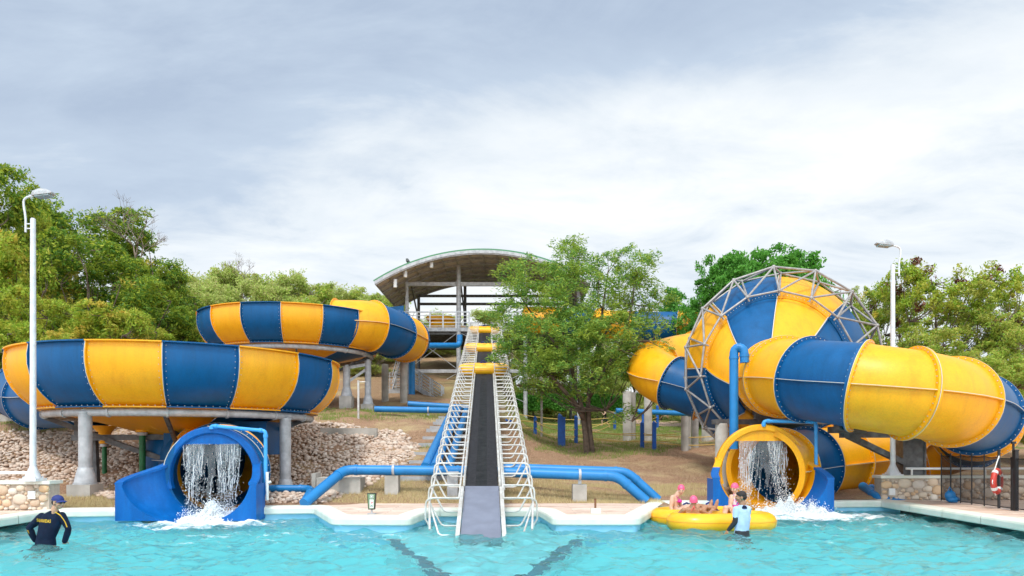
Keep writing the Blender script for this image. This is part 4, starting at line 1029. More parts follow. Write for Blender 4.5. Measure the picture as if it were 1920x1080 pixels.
# stair below the tower
stt = thing('stairway', P(760, 745, 42), 'grey steel stairway with railings under the launch tower', 'stairs')
A0 = P(828, 757, 40.5); A1 = P(766, 716, 42)
for off_ in (0, 1.1):
    mb = MB(); mb.bar(A0 + Vector((0, off_, 0)), A1 + Vector((0, off_, 0)), .06, .28)
    for h in (1.05, .85, .65, .45, .28): mb.bar(A0 + Vector((0, off_, h)), A1 + Vector((0, off_, h)), .05, .05)
    for k in range(4): p = A0.lerp(A1, k / 3) + Vector((0, off_, 0)); mb.bar(p, p + Vector((0, 0, 1.08)), .09, .09)
    mb.build('stair_side', M['galv'], stt)
mb = MB()
for k in range(9): p = A0.lerp(A1, (k + .5) / 9); mb.box((p.x, p.y + .55, p.z), (.28, 1.05, .05))
mb.build('tread', M['galv'], stt)
mb = MB(); q = P(745, 735, 42); mb.box((q.x, q.y + .3, q.z), (1.5, 1.6, .25)); 
for h in (.3, .5, .7, .9, 1.1): mb.bar((q.x - .75, q.y - .45, q.z + h), (q.x + .75, q.y - .45, q.z + h), .04, .04)
for k in range(5): mb.box((q.x - .75 + 1.5 * k / 4, q.y - .45, q.z + .6), (.05, .05, 1.15))
mb.build('landing', M['galv'], stt)
mb = MB(); a = P(735, 735, 43); b_ = P(760, 640, 50)
for o_ in (0, 1): mb.bar(a + Vector((o_ * .8, 0, 0)), b_ + Vector((o_ * .8, 0, 0)), .06, .25)
for k in range(16): p = a.lerp(b_, k / 16); mb.box((p.x + .4, p.y, p.z), (.8, .25, .04))
for h in (.5, 1.0): mb.bar(a + Vector((0, 0, h)), b_ + Vector((0, 0, h)), .04, .04)
mb.build('upper_flight', M['galv'], stt)
# ================================================================ columns
def steel_col(x, Y, ztop, zb=None, r=.165, label='', base=.28, group='galvanised columns under the bowls', box=True):
    zb = G(x, Y) if zb is None else zb
    t = thing('support_column', (x, Y, zb), label, 'column', group)
    mb = MB(); mb.cyl((x, Y, zb + base), (x, Y, ztop), r, n=20); mb.cyl((x, Y, ztop - .03), (x, Y, ztop + .01), r + .02, n=20)
    mb.cyl((x, Y, zb + base + .55), (x, Y, ztop + .08), r * .55, n=12)
    mb.build('shaft', M['galv'], t, smooth=True)
    mb = MB(); z0 = zb + base
    mb.cyl((x, Y, z0), (x, Y, z0 + .04), r + .12, n=20); mb.lathe((x, Y, z0 + .04), [(r + .10, 0), (r + .06, .2), (r + .01, .37), (r, .38)], 24)
    for k in range(14):
        a = 2 * pi * k / 14; c_, s_ = cos(a), sin(a)
        mb.bar((x + c_ * (r + .07), Y + s_ * (r + .07), z0 + .04), (x + c_ * (r - .01), Y + s_ * (r - .01), z0 + .42), .02, .12, up=(-s_, c_, 0))
    mb.build('flared_foot', M['galv'], t, smooth=True, sharp=30)
    mb = MB()
    if box: mb.box((x, Y, zb + base / 2 - .15), (.58, .58, base + .3))
    else: mb.cyl((x, Y, zb - .3), (x, Y, zb + base), .42, n=24)
    mb.build('concrete_base', M['concrete'], t)
def ringp(px, C_, R=4.33 * BS):
    k = (px - 960) / F   # near intersection of the sight line with the ring
    a = k * k + 1; b_ = -2 * (k * C_.x + C_.y); c_ = C_.x ** 2 + C_.y ** 2 - R * R; Y = (-b_ - sqrt(max(0, b_ * b_ - 4 * a * c_))) / 2 / a
    return k * Y, Y
x, Y = ringp(160, C1); steel_col(x, Y, 2.50, .42, .155, 'weathered steel column with a flared foot holding the left front of the lower bowl')
x, Y = ringp(535, C1); steel_col(x, Y, 2.42, .02, .155, 'weathered steel column with a round concrete base holding the right side of the lower bowl', box=False)
x, Y = ringp(690, C2); steel_col(x, Y, 5.7, zf(772, Y), .15, 'steel column under the right end of the upper bowl ring', .35)
x2, Y2 = P(650, 0, 33).x, 33; steel_col(x2, Y2, 5.4, zf(755, 33), .17, 'steel column behind, tied by braces to the right column of the upper bowl', .3)
mb = MB(); mb.bar((x2, Y2, zf(690, 33)), (x, Y, zf(683, Y)), .1, .14); mb.bar((x2, Y2, zf(718, 33)), (x, Y, zf(690, Y)), .08, .12)
solo(mb, 'column_brace', M['galv'], (x2, Y2, 4), 'pair of steel braces between two columns of the upper bowl', 'brace')
x, Y = ringp(505, C2); steel_col(x, Y, 5.7, None, .2, 'steel column under the middle front of the upper bowl, mostly hidden by the lower bowl')
def conc_col(px, pyt, pyb, Y, d, label, group='round concrete columns', twin=False):
    x = (px - 960) * Y / F; zt__ = zf(pyt, Y); zb = min(zf(pyb, Y), G(x, Y)); mb = MB()
    mb.lathe((x, Y, zb - .4), [(0, 0), (d / 2, 0), (d / 2, zt__ - zb + .37), (d / 2 - .02, zt__ - zb + .4), (0, zt__ - zb + .4)], 24)
    if twin: mb.lathe((x + d * .62, Y + .35, zb - .4), [(0, 0), (d / 2, 0), (d / 2, zt__ - zb + .37), (0, zt__ - zb + .4)], 24)
    solo(mb, 'concrete_column', M['concrete'], (x, Y, zb), label, 'column', group, smooth=True)
conc_col(722, 683, 765, 38, .38, 'round concrete column under the feeder tube, left of a similar one')
conc_col(757, 680, 768, 37, .40, 'round concrete column beside the grey stairway')
for px, t, b_, Y, d, lab, tw_ in ((1176, 734, 825, 35, .44, 'concrete column seen just right of the tree trunk, first from the left', True), (1215, 743, 826, 35, .40, 'concrete column second to the right of the tree trunk', False),
                             (1284, 780, 842, 30.5, .32, 'concrete twin column under the low end of the yellow feeder tube', True), (1303, 783, 840, 31.5, .32, 'stained concrete column beside the twin column under the feeder tube', False),
                             (1327, 790, 820, 36, .62, 'pale thick concrete stump further back under the funnel', False)):
    conc_col(px, t, b_, Y, d, lab, twin=tw_)
x = P(1353, 0, 20).x
conc_col(1353, 794, 900, 20, .36, 'concrete column left of the yellow slide mouth, carrying a steel beam'); conc_col(1417, 794, 880, 20.6, .36, 'concrete column behind the yellow slide mouth, carrying a steel beam')
mb = MB(); mb.bar(P(1338, 791, 20), P(1545, 791, 20.4), .3, .14); mb.box(P(1438, 774, 20.2), (.75, .3, .5)); solo(mb, 'steel_beam', M['darksteel'], P(1440, 791, 20.2), 'weathered steel beam lying on two concrete columns under the funnel outlet', 'beam')
# thick steel column with bracket under the right loop
t = thing('loop_support', (P(1705, 0, 18.4).x, 18.4, G(10.5, 18.4)), 'thick dark steel column with cantilever bracket under the right tube loop', 'column')
xq = P(1705, 0, 18.4).x; mb = MB()
for dx in (-.28, .28): mb.box((xq + dx, 18.4, 1.05), (.05, .5, 2.3))
mb.box((xq, 18.4, 1.05), (.52, .06, 2.3)); mb.box((xq + .0, 18.2, 1.05), (.52, .04, 2.26)); mb.build('shaft', M['darksteel'], t)
mb = MB(); mb.bar(P(1578, 815, 17.6), P(1700, 815, 18.2), .18, .16); mb.bar(P(1590, 817, 17.7), P(1695, 868, 18.2), .14, .14); mb.box(P(1588, 806, 17.4), (.75, .5, .16)); mb.box(P(1572, 788, 16.6), (.1, .3, .45)); mb.box(P(1606, 790, 16.6), (.1, .3, .4)); mb.bar(P(1572, 803, 16.6), P(1606, 803, 16.6), .3, .1)
mb.build('bracket', M['darksteel'], t)
# parts under the lower bowl
for px, pt, pb, Y, r_, m_, hop, lab in ((267, 806, 912, 19.6, .085, 'green', True, 'bright green drain pipe under the yellow hopper of the lower bowl'), (196, 828, 912, 22, .07, 'green', True, 'dark green drain pipe at the back left under the lower bowl'), (300, 828, 900, 22.4, .065, 'green', True, 'dark green drain pipe at the back, near the blue slide mouth')):
    t = thing('drain_pipe', (P(px, 0, Y).x, Y, G(P(px, 0, Y).x, Y)), lab, 'pipe', 'drain pipes under the lower bowl'); a = P(px, pt, Y); b_ = P(px, pb, Y); b_.z = min(b_.z, G(b_.x, b_.y)) - .1
    mb = MB(); mb.cyl(b_, a, r_, n=12); mb.build('pipe', M['green'], t, smooth=True)
    k_ = 1.0 if Y < 20 else .65
    mb = MB(); mb.lathe((a.x, a.y, a.z), [(r_ + .03, -.08), (r_ + .08, -.06), (r_ + .09, 0), (r_ + .05, .02), (.2 * k_, .12), (.34 * k_, .32), (.6 * k_, .5)], 20); mb.build('hopper', M['yellow'], t, smooth=True)
    mb = MB(); mb.cyl((a.x, a.y, a.z - .16), (a.x, a.y, a.z - .05), r_ + .05, n=12); mb.build('coupling', M['galv'], t, smooth=True)
mb = MB(); mb.bar(P(136, 821, 19.8), P(330, 819, 19.8), .14, .16); mb.bar(P(200, 826, 19.7), P(312, 862, 19.7), .12, .14); mb.bar(P(322, 790, 19.4), P(332, 832, 19.6), .12, .12); mb.box(P(312, 785, 19.2), (.22, .3, .2)); mb.bar(P(146, 790, 20), P(146, 822, 20), .14, .14); mb.bar(P(176, 810, 20.4), P(180, 905, 20.4), .16, .16)
mb.build('steel_framing', M['darksteel'], b1, off=C1).scale = (1 / BS, 1 / BS, 1 / .925)
mb = MB(); mb.box(P(60, 786, 27.5), (2.2, .5, .35)); 
for px in (46, 100): mb.bar(P(px, 790, 27.5), P(px, 812, 27.5), .4, .4)
solo(mb, 'concrete_support', M['concrete'], P(60, 812, 27.5), 'low concrete bench support behind the left lamp post', 'support')
mb = MB(); q = P(655, 789, 25.0); mb.box((q.x, q.y, G(q.x, q.y) + .06), (2.0, .3, .34), rz=.03); solo(mb, 'concrete_kerb', M['concrete'], (q.x, q.y, G(q.x, q.y)), 'weathered concrete kerb block at the top of the stone slope', 'kerb')
mb = MB(); q = P(640, 897, 17.7); mb.box((q.x, q.y, .55), (1.1, .6, .62)); mb.box((q.x - .75, q.y + .4, .7), (.1, .5, .5)); solo(mb, 'concrete_culvert', M['concrete'], (q.x, q.y, .3), 'grey concrete culvert block behind the sloping blue pipe', 'block')
mb = MB(); q = P(672, 768, 28.5); mb.cyl((q.x, q.y, G(q.x, q.y) - .1), (q.x, q.y, zf(713, 28.5)), .045, n=10); mb.cyl((q.x, q.y, zf(716, 28.5)), (q.x + .3, q.y, zf(716, 28.5)), .02, n=8); solo(mb, 'thin_post', M['whitemetal'], (q.x, q.y, G(q.x, q.y)), 'thin pale metal post left of the upper bowl right column', 'post', smooth=True)
# ================================================================ blue pipes
def pipe(pts, r, label, name='water_pipe', m_='pipe', clamps=(), group='blue water pipes', joints=True, sm=.22):
    fine_ = [Vector(pts[0])]
    for a, b_, c_ in zip(pts, pts[1:], pts[2:]):
        a, b_, c_ = Vector(a), Vector(b_), Vector(c_); p = b_ + (a - b_).normalized() * min(sm, (a - b_).length * .45); q = b_ + (c_ - b_).normalized() * min(sm, (c_ - b_).length * .45)
        fine_ += [p * (1 - t) ** 2 + b_ * 2 * t * (1 - t) + q * t * t for t in (0, .25, .5, .75, 1)]
    fine_.append(Vector(pts[-1])); lo = Vector(min(pts, key=lambda v: v[2]))
    t = thing(name, lo, label, 'pipe', group)
    mb = MB(); mb.tube(fine_, r, 18)
    if joints:
        for a, b_, c_ in zip(pts, pts[1:], pts[2:]):
            a, b_, c_ = Vector(a), Vector(b_), Vector(c_)
            for d_ in (a, c_):
                u = (d_ - b_); l = min(sm * 1.25, u.length * .48); u.normalize(); q = b_ + u * l; mb.cyl(q - u * .02, q + u * .05, r + .012, n=18)
    mb.build('pipe_run', M[m_], t, smooth=True, sharp=50)
    for p in clamps:
        p = Vector(p); d_ = min(((fine_[i] - p).length, i) for i in range(len(fine_)))[1]; mb = MB(); mb.lathe(p, [(r + .004, -.03), (r + .018, -.03), (r + .018, .03), (r + .004, .03)], 20, R=Matrix.Rotation(pi / 2, 3, 'Y')); mb.bar(p - Vector((0, 0, r)), p - Vector((0, 0, r + .1)), .08, .05); mb.build('clamp', M['galv'], t, smooth=True)
    return t
ax = P(742, 881, 17.5)
pipe([P(570, 944, 15.95), P(646, 881, 17.4), P(880, 883, 17.4), P(1158, 893, 17.0), P(1212, 940, 16.9)], .125, 'thick blue pipe crossing behind the conveyor and bending down at both ends', clamps=[P(738, 881.3, 17.4), P(1087, 890, 17.1)])
pipe([P(940, 877, 18.0), P(1176, 885, 17.6), P(1234, 938, 17.5)], .12, 'second blue pipe just behind the thick one, right of the conveyor')
pipe([P(498, 916, 17.6), P(585, 916, 17.6), P(570, 941, 16.4)], .09, 'short blue pipe low behind the blue slide mouth, running to the pool edge')
pts0 = [(803, 18.0, 868, 770), (828, 18.1, 893, 770), (855, 18.2, 905, 770)]
for i, (pxa, Ya, pxb, pyb) in enumerate(((797, 18.0, 850, 772), (815, 18.1, 862, 772), (842, 18.2, 876, 772))):
    a = P(pxa, 876, Ya); b_ = P(pxb, 764, 31.5); mid_ = a.lerp(b_, .2) + Vector((0, 0, -.25))
    pipe([a, b_], .125, ('leftmost', 'middle', 'rightmost')[i] + ' of three blue pipes climbing the slope beside the conveyor', group='blue pipes climbing the slope', joints=False)
pipe([P(702, 767, 30), P(860, 770, 30.5)], .13, 'blue pipe running level across the slope at the column base', clamps=[P(803, 769, 30.3)])
pipe([P(765, 757, 33), P(875, 764, 33)], .13, 'blue pipe running level just behind and above another by the stairway')
pipe([P(772, 755, 41), P(772, 650, 41), P(772, 648, 44), P(862, 648, 47), P(862, 628, 47)], .19, 'blue riser pipe standing at the left tower leg and turning level under the deck', sm=.4)
pipe([P(1376, 842, 18.3), P(1376, 652, 18.3), P(1395, 652, 18.2), P(1396, 680, 18.2)], .115, 'tall blue standpipe with a hooked top in front of the funnel', sm=.2)
pipe([P(1432, 800, 17.6), P(1432, 789.5, 17.6), P(1530, 791, 17.5), P(1530, 896, 17.4)], .045, 'thin sky blue spray pipe bridging the yellow slide mouth', m_='pipelight', sm=.08)
pipe([P(397, 803, 15.95), P(397, 798.5, 15.95), P(498, 808, 15.75), P(498, 927, 15.7)], .042, 'thin sky blue spray pipe bridging the blue slide mouth', m_='pipelight', sm=.08)
mb = MB(); mb.cyl(P(501, 885, 15.65), P(501, 938, 15.65), .035, n=10); mb.cyl(P(503, 905, 15.65), P(508, 903, 15.65), .03, n=8); solo(mb, 'white_valve_pipe', M['white'], P(501, 940, 15.65), 'thin white valve pipe standing at the right wing of the blue slide mouth', 'pipe', smooth=True)
pipe([P(1155, 770, 42), P(1300, 776, 42)], .16, 'blue pipe lying across the far lawn behind the concrete columns')
for i, (px, dy) in enumerate(((1618, 0), (1634, 4))): pipe([P(px, 912 + dy, 19), P(px + 26, 932, 17.9), P(px + 60, 945, 17.75)], .12, ('left', 'right')[i] + ' of two blue pipes diving behind the right stone wall', group='blue pipes behind the right wall')
for px, y, Y, w, h, lab in ((736, 899, 17.5, .34, .34, 'small square concrete block under the blue pipe left of the conveyor'), (1086, 916, 17.1, .34, .28, 'small square concrete block under the blue pipe right of the conveyor')):
    q = P(px, y, Y); zg = G(q.x, q.y); mb = MB(); mb.box((q.x, q.y, (zg + zf(y - 8, Y)) / 2 - .05), (w, w, zf(y - 8, Y) - zg + .1)); solo(mb, 'pipe_block', M['concrete'], (q.x, q.y, zg), lab, 'block', 'concrete pipe blocks')
for k in range(11):
    t = k / 10.5; Y = 18.6 + t * 12; px = 785 + (853 - 785) * (1 - 18.4 / Y) / (1 - 18.4 / 31.5); x = P(px, 0, Y).x - .35; z = G(x, Y); mb = MB(); mb.box((x + .6, Y, z + .10), (1.7, .10, .03)); mb.box((x + .6, Y - .04, z + .04), (1.7, .03, .12))
    solo(mb, 'steel_sleeper', M['galv'], (x, Y, z), 'short grey steel sleeper under the climbing blue pipes', 'sleeper', 'steel sleepers under the climbing pipes')
# ================================================================ lamps
def lamp(px, pyb, pyt, Y, side, label):
    b_ = P(px, pyb, Y); zt__ = zf(pyt, Y); t = thing('street_lamp', b_, label, 'lamp post', 'lamp posts on the stone walls')
    mb = MB(); mb.tube([b_, (b_.x, b_.y, zt__)], [.066, .052], 16); mb.cyl((b_.x, b_.y, zt__), (b_.x, b_.y, zt__ + .02), .04, n=12); mb.build('pole', M['pole'], t, smooth=True)
    mb = MB(); mb.box((b_.x, b_.y, b_.z + .03), (.36, .36, .06)); mb.lathe((b_.x, b_.y, b_.z + .06), [(.17, 0), (.16, .03), (.07, .24), (.066, .27)], 16)
    for k in range(4): a = k * pi / 2 + pi / 4; mb.cyl((b_.x + .16 * cos(a) * 1.1, b_.y + .16 * sin(a) * 1.1, b_.z + .06), (b_.x + .16 * cos(a) * 1.1, b_.y + .16 * sin(a) * 1.1, b_.z + .1), .015, n=6)
    mb.build('base_plate', M['pole'], t, smooth=True, sharp=30)
    mb = MB(); s_ = side; x0 = b_.x - s_ * .16; arm = spline([(x0, Y, zt__ - .28), (x0, Y, zt__ + .02), (x0 - s_ * .04, Y, zt__ + .30), (x0 - s_ * .03, Y, zt__ + .42), (x0 + s_ * .05, Y, zt__ + .48), (x0 + s_ * .17, Y, zt__ + .50)], .05)
    mb.tube(arm, .022, 10)
    for z in (zt__ - .1, zt__ - .2): mb.cyl((x0, Y, z), (b_.x, Y, z), .014, n=6)
    mb.build('arm', M['pole'], t, smooth=True)
    hx = x0 + s_ * .36; hz = zt__ + .54; mb = MB(); Vs = []; R_ = Matrix.Rotation(-s_ * radians(6), 3, 'Y')
    for (l, w, h0, h1) in ((-.20, .07, -.03, .03), (-.16, .11, -.04, .07), (0, .13, -.045, .10), (.14, .12, -.04, .07), (.24, .08, -.02, .01)):
        for yy_, z in ((-w, h0), (w, h0), (w, (h0 + h1) / 2), (w * .6, h1), (-w * .6, h1), (-w, (h0 + h1) / 2)): Vs.append(tuple(R_ @ Vector((s_ * l, yy_, z)) + Vector((hx, Y, hz))))
    mb.add(Vs, [(k * 6 + q, k * 6 + (q + 1) % 6, (k + 1) * 6 + (q + 1) % 6, (k + 1) * 6 + q) for k in range(4) for q in range(6)] + [(0, 1, 2, 3, 4, 5), (29, 28, 27, 26, 25, 24)]); hd_ = mb.build('lamp_head', M['galv'], t, smooth=True, sharp=30)
    mb = MB(); mb.box(R_ @ Vector((s_ * .03, 0, -.055)) + Vector((hx, Y, hz)), (.30, .19, .03), R=R_); mb.build('lens', M['glass'], hd_)
lamp(62, 902, 411, 14.9, 1, 'tall pale lamp post on the left stone wall, in front of the striped bowl')
lamp(1674, 893, 497, 17.9, -1, 'tall pale lamp post on the right stone wall, in front of the yellow tube')
# ================================================================ stone walls
sm_ = bpy.data.materials.new('rounded_stone_masonry'); sm_.use_nodes = True
M['mortar'] = mat('mortar', (.52, .44, .36), .9, 0, (.42, .35, .28), 12, bump=.4)
M['stone'] = mat('wall_stone', (.66, .56, .44), .75, 0, (.52, .44, .35), 9, bump=.25, island=[(.80, .66, .48), (.58, .50, .42), (.86, .80, .68), (.70, .36, .10), (.80, .52, .28), (.36, .22, .14), (.72, .68, .62), (.82, .46, .16)])
def stone_wall(x0, x1, Y, z0, z1, th, label, seed, ends=()):
    t = thing('stone_wall', ((x0 + x1) / 2, Y, z0), label, 'wall'); rr = random.Random(seed)
    mb = MB(); mb.box(((x0 + x1) / 2, Y + th / 2, (z0 + z1) / 2 - .1), (x1 - x0, th, z1 - z0 + .2)); mb.build('wall_core', M['mortar'], t)
    pts = []; tries = 0
    while tries < 14000:
        tries += 1; r = rr.uniform(.08, .17) if tries < 5000 else rr.uniform(.035, .07); x = rr.uniform(x0 + r * .9, x1 - r * .9); z = rr.uniform(z0 + r * .7, z1 - r * .7)
        if all((x - a) ** 2 + ((z - b_) * 1.25) ** 2 > ((r + c_) * .97) ** 2 for a, b_, c_ in pts): pts.append((x, z, r))
    C_ = np.array([(x, Y, z) for x, z, r in pts]); S_ = np.array([(r * rr.uniform(.98, 1.14), .05, r * rr.uniform(.74, .86)) for x, z, r in pts])
    v, f = ICO2; v = np.sign(v) * abs(v) ** .82
    o = obj('facing_stones', blobs('facing_stones', C_ - np.array(((x0 + x1) / 2, Y, z0)), S_, M['stone'], (v, f), rot=False, jit=.05), t)
    mb = MB(); mb.box(((x0 + x1) / 2, Y + th / 2, z1 + .035), (x1 - x0 + .08, th + .1, .07)); mb.build('wall_cap', M['coping'], t)
    return t
stone_wall(-16.5, -9.98, 14.95, .27, .84, .35, 'left wall of rounded stones carrying a lamp post, behind the lifeguard', 3)
stone_wall(9.46, 22.0, 17.75, .27, .83, .35, 'right wall of rounded stones carrying a lamp post, partly behind the mesh fence', 5)
for (x0, x1, Y, z, lab) in ((-16.4, -10.45, 15.1, .91, 'white pipe handrail on the left stone wall'), (10.2, 22, 17.95, .90, 'white pipe handrail on the right stone wall')):
    mb = MB(); mb.tube([(x0, Y, z + .17), (x1, Y, z + .17)], .032, 10)
    xx = x1 - .1 if x1 < 0 else x0 + .15; n_ = 0
    while x0 < xx < x1: mb.cyl((xx, Y, z), (xx, Y, z + .17), .026, n=8); xx += -1.9 if x1 < 0 else 1.9
    solo(mb, 'handrail', M['white'], (x0, Y, z), lab, 'handrail', smooth=True)
for px, py, Y, lab in ((59.5, 928, 14.9, 'small white plate set in the left stone wall'), (1672.5, 922, 17.68, 'small white plate set in the right stone wall')):
    q = P(px, py, Y); mb = MB(); mb.box((q.x, Y, q.z), (.155, .03, .17)); mb.box((q.x, Y - .017, q.z), (.125, .006, .14)); solo(mb, 'wall_plate', M['white'], (q.x, Y, q.z - .085), lab, 'plate')
# ================================================================ fence, gate, lifebuoy
M['mesh'] = bpy.data.materials.new('black_mesh'); mm = M['mesh']; mm.use_nodes = True; mm.node_tree.nodes['Principled BSDF'].inputs['Base Color'].default_value = (.02, .02, .022, 1); mm.node_tree.nodes['Principled BSDF'].inputs['Alpha'].default_value = .70; mm.node_tree.nodes['Principled BSDF'].inputs['Roughness'].default_value = .8
def fpt(px, pyb): Y = 1.41 * F / (pyb - HY); return Vector(((px - 960) * Y / F, Y, .29))
fp = [(1765, 938.5), (1782.5, 940.5), (1801, 943), (1822, 946), (1845.5, 949), (1873, 953)]
fp = [fpt(*p) for p in fp]; fe = thing('mesh_fence', fp[0], 'see-through black mesh safety fence on the right pool deck', 'fence'); Hf = 1.17
for i, p in enumerate(fp):
    mb = MB(); h = Hf + (.1 if i == 5 else 0); w_ = .028 if i < 5 else .06; mb.cyl(p, p + Vector((0, 0, h)), w_ / 2 * (1.2 if i in (1,) else 1), n=10); mb.cyl(p + Vector((0, 0, h)), p + Vector((0, 0, h + .02)), w_ * .65, n=10); mb.build('post', M['black'], fe, smooth=True)
for a, b_ in zip(fp, fp[1:]):
    mb = MB(); m_ = 6; Vs = []
    for k in range(m_ + 1):
        q = a.lerp(b_, k / m_); s_ = -.03 * sin(pi * k / m_); Vs += [(q.x, q.y, q.z + .03), (q.x, q.y, q.z + Hf + s_ - .03)]
    mb.add(Vs, [(2 * k, 2 * k + 2, 2 * k + 3, 2 * k + 1) for k in range(m_)]); mb.build('mesh_panel', M['mesh'], fe)
    mb = MB()
    for zz_ in (.04, Hf - .03): mb.tube([(a.lerp(b_, k / 6).x, a.lerp(b_, k / 6).y, .29 + zz_ - (.03 * sin(pi * k / 6) if zz_ > .5 else 0)) for k in range(7)], .009, 6)
    mb.build('hem', M['black'], fe)
gp = [fpt(1876, 953.5), fpt(1897, 956.5), fpt(1904.5, 957.5), fpt(1990, 968)]
gt = thing('mesh_gate', gp[0], 'tall black gate post and mesh gate at the right edge of the deck', 'gate')
for p, h, w_, nm__ in ((gp[1], 1.12, .03, 'gate_stile'), (gp[2], 1.28, .075, 'gate_post'), (gp[3], 1.2, .06, 'gate_post')):
    mb = MB(); mb.box(p + Vector((0, 0, h / 2)), (w_, w_, h)); mb.box(p + Vector((0, 0, h)), (w_ * 1.2, w_ * 1.2, .03)); mb.build(nm__, M['black'], gt)
mb = MB(); p = gp[1] + Vector((.015, -.03, 0)); mb.cyl(p + Vector((0, 0, .9)), p + Vector((0, 0, 1.42)), .024, n=10); mb.cyl(p + Vector((0, 0, 1.42)), p + Vector((0, 0, 1.47)), .05, n=10); mb.box(p + Vector((0, 0, 1.0)), (.08, .06, .2)); mb.build('latch', M['black'], gt, smooth=True)
for a, b_ in ((gp[0], gp[1]), (gp[2], gp[3])):
    mb = MB(); mb.add([(a.x, a.y, .34), (b_.x, b_.y, .34), (b_.x, b_.y, 1.38), (a.x, a.y, 1.38)], [(0, 1, 2, 3)]); mb.build('mesh_panel', M['mesh'], gt)
    mb = MB()
    for z in (.33, 1.39): mb.bar((a.x, a.y, z), (b_.x, b_.y, z), .02, .02)
    mb.build('gate_rail', M['black'], gt)
mb = MB(); mb.bar((gp[0].x + .03, gp[0].y - .02, .315), (gp[1].x + .05, gp[1].y - .02, .31), .06, .05); solo(mb, 'gate_sill', M['white'], (gp[0].x, gp[0].y, .29), 'white sill bar on the deck below the black mesh gate', 'sill')
# lifebuoy
lc = fp[5] + Vector((-.10, -.08, .60)); lb = thing('lifebuoy', lc - Vector((0, 0, .27)), 'red lifebuoy with white bands hanging by a rope on the mesh fence', 'lifebuoy')
M['red'] = mat('lifebuoy_red', (.62, .06, .04), .5, 0, (.52, .05, .035), 6)
Rm = Matrix.Rotation(radians(38), 3, 'Z') @ Matrix.Rotation(radians(8), 3, 'Y')
mb = MB(); Rl = .21
def lbp(a, r=Rl): return lc + Rm @ Vector((r * cos(a), 0, r * 1.12 * sin(a)))
mb.tube([lbp(2 * pi * k / 32) for k in range(32)], .058, 12, closed=True); mb.build('ring', M['red'], lb, smooth=True)
for a in (radians(45), radians(135), radians(-45), radians(-135)):
    mb = MB(); mb.tube([lbp(a - .16), lbp(a), lbp(a + .16)], .063, 12, caps=False); mb.build('band', M['white'], lb, smooth=True)
mb = MB(); top = fp[5] + Vector((-.02, -.03, 1.15)); mb.tube([lbp(radians(135), .27), top, lbp(radians(60), .27), lbp(radians(-30), .28), lbp(radians(-100), .28), lbp(radians(-170), .28), lbp(radians(135), .27)], .011, 6); mb.build('rope', M['white'], lb, smooth=True)
mb = MB(); q = P(1777, 928, 17.0); mb.ell((q.x, 16.9, .45), (.13, .1, .13), 12, 8); mb.ell((q.x + .06, 16.9, .36), (.16, .13, .09), 12, 8); mb.tube([(q.x - .06, 16.9, .55), (q.x - .02, 16.9, .66), (q.x + .05, 16.9, .56)], .012, 6); solo(mb, 'blue_bag', M['pipe'], (q.x, 16.9, .28), 'small blue cloth bag on the deck behind the mesh fence', 'bag', smooth=True)
# ================================================================ small things on the peninsulas
sg = thing('pool_light_sign', P(697, 962, 14.2), 'small black framed sign box on a short post, left peninsula', 'sign')
b_ = P(697, 0, 14.1); M['signgreen'] = mat('dull_green_panel', (.16, .25, .13), .5); M['signwhite'] = mat('sign_white', (.78, .78, .74), .5); M['signred'] = mat('sign_red', (.65, .06, .1), .5); M['signteal'] = mat('sign_teal', (.02, .35, .25), .5)
mb = MB(); mb.cyl((b_.x, 14.1, .28), (b_.x, 14.1, .47), .02, n=8); mb.box((b_.x, 14.1, .285), (.16, .12, .02)); mb.build('post', M['galv'], sg, smooth=True)
zc_ = zf(940, 14.1); mb = MB(); hw0, hw1, hh = .065, .088, .165
def q4(mb, w0, w1, h0, h1, y0, y1, mi=0, dx=0): mb.add([(b_.x + dx + s * w, y, zc_ + h) for y in (y0, y1) for (w, h) in ((w0, h0), (w1, h1)) for s in (-1, 1)], [(0, 1, 3, 2), (4, 6, 7, 5), (0, 4, 5, 1), (2, 3, 7, 6), (0, 2, 6, 4), (1, 5, 7, 3)], mi)
q4(mb, hw0, hw1, -hh, hh, 14.06, 14.16); mb.build('frame', M['black'], sg)
mb = MB(); q4(mb, hw0 - .012, hw1 - .012, -hh + .015, hh - .012, 14.053, 14.059); mb.build('panel', M['signgreen'], sg)
mb = MB(); mb.box((b_.x + .008, 14.048, zc_ - .045), (.082, .008, .175)); mb.build('notice', M['signwhite'], sg)
mb = MB(); mb.box((b_.x + .008, 14.049, zc_ + .10), (.07, .008, .07)); mb.box((b_.x + .008, 14.043, zc_ + .10), (.05, .006, .05), mi=1); mb.box((b_.x + .008, 14.038, zc_ + .10), (.03, .006, .03)); mb.build('emblem', [M['signwhite'], M['signgreen']], sg)
mb = MB()
for dx, dz, w, h in ((-.008, .018, .016, .02), (.018, .022, .014, .012), (.018, .004, .018, .012), (-.008, -.006, .018, .01)): mb.box((b_.x + .008 + dx, 14.042, zc_ - .03 + dz), (w, .004, h))
mb.build('red_mark', M['signred'], sg)
mb = MB()
for dx, dz in ((-.018, -.02), (.018, -.02), (-.018, -.052), (.018, -.052)): mb.box((b_.x + .008 + dx, 14.042, zc_ - .05 + dz), (.012, .004, .014), mi=1)
mb.box((b_.x + .008, 14.042, zc_ - .086), (.02, .004, .02), R=Matrix.Rotation(pi / 4, 3, 'Y')); mb.build('green_mark', [M['signteal'], M['black']], sg)
q = P(1115, 962, 14.3); mb = MB(); mb.box((q.x + .02, 14.3, .33), (.2, .16, .10)); solo(mb, 'stub_block', M['coping'], (q.x, 14.3, .28), 'small white concrete block on the right peninsula', 'block')
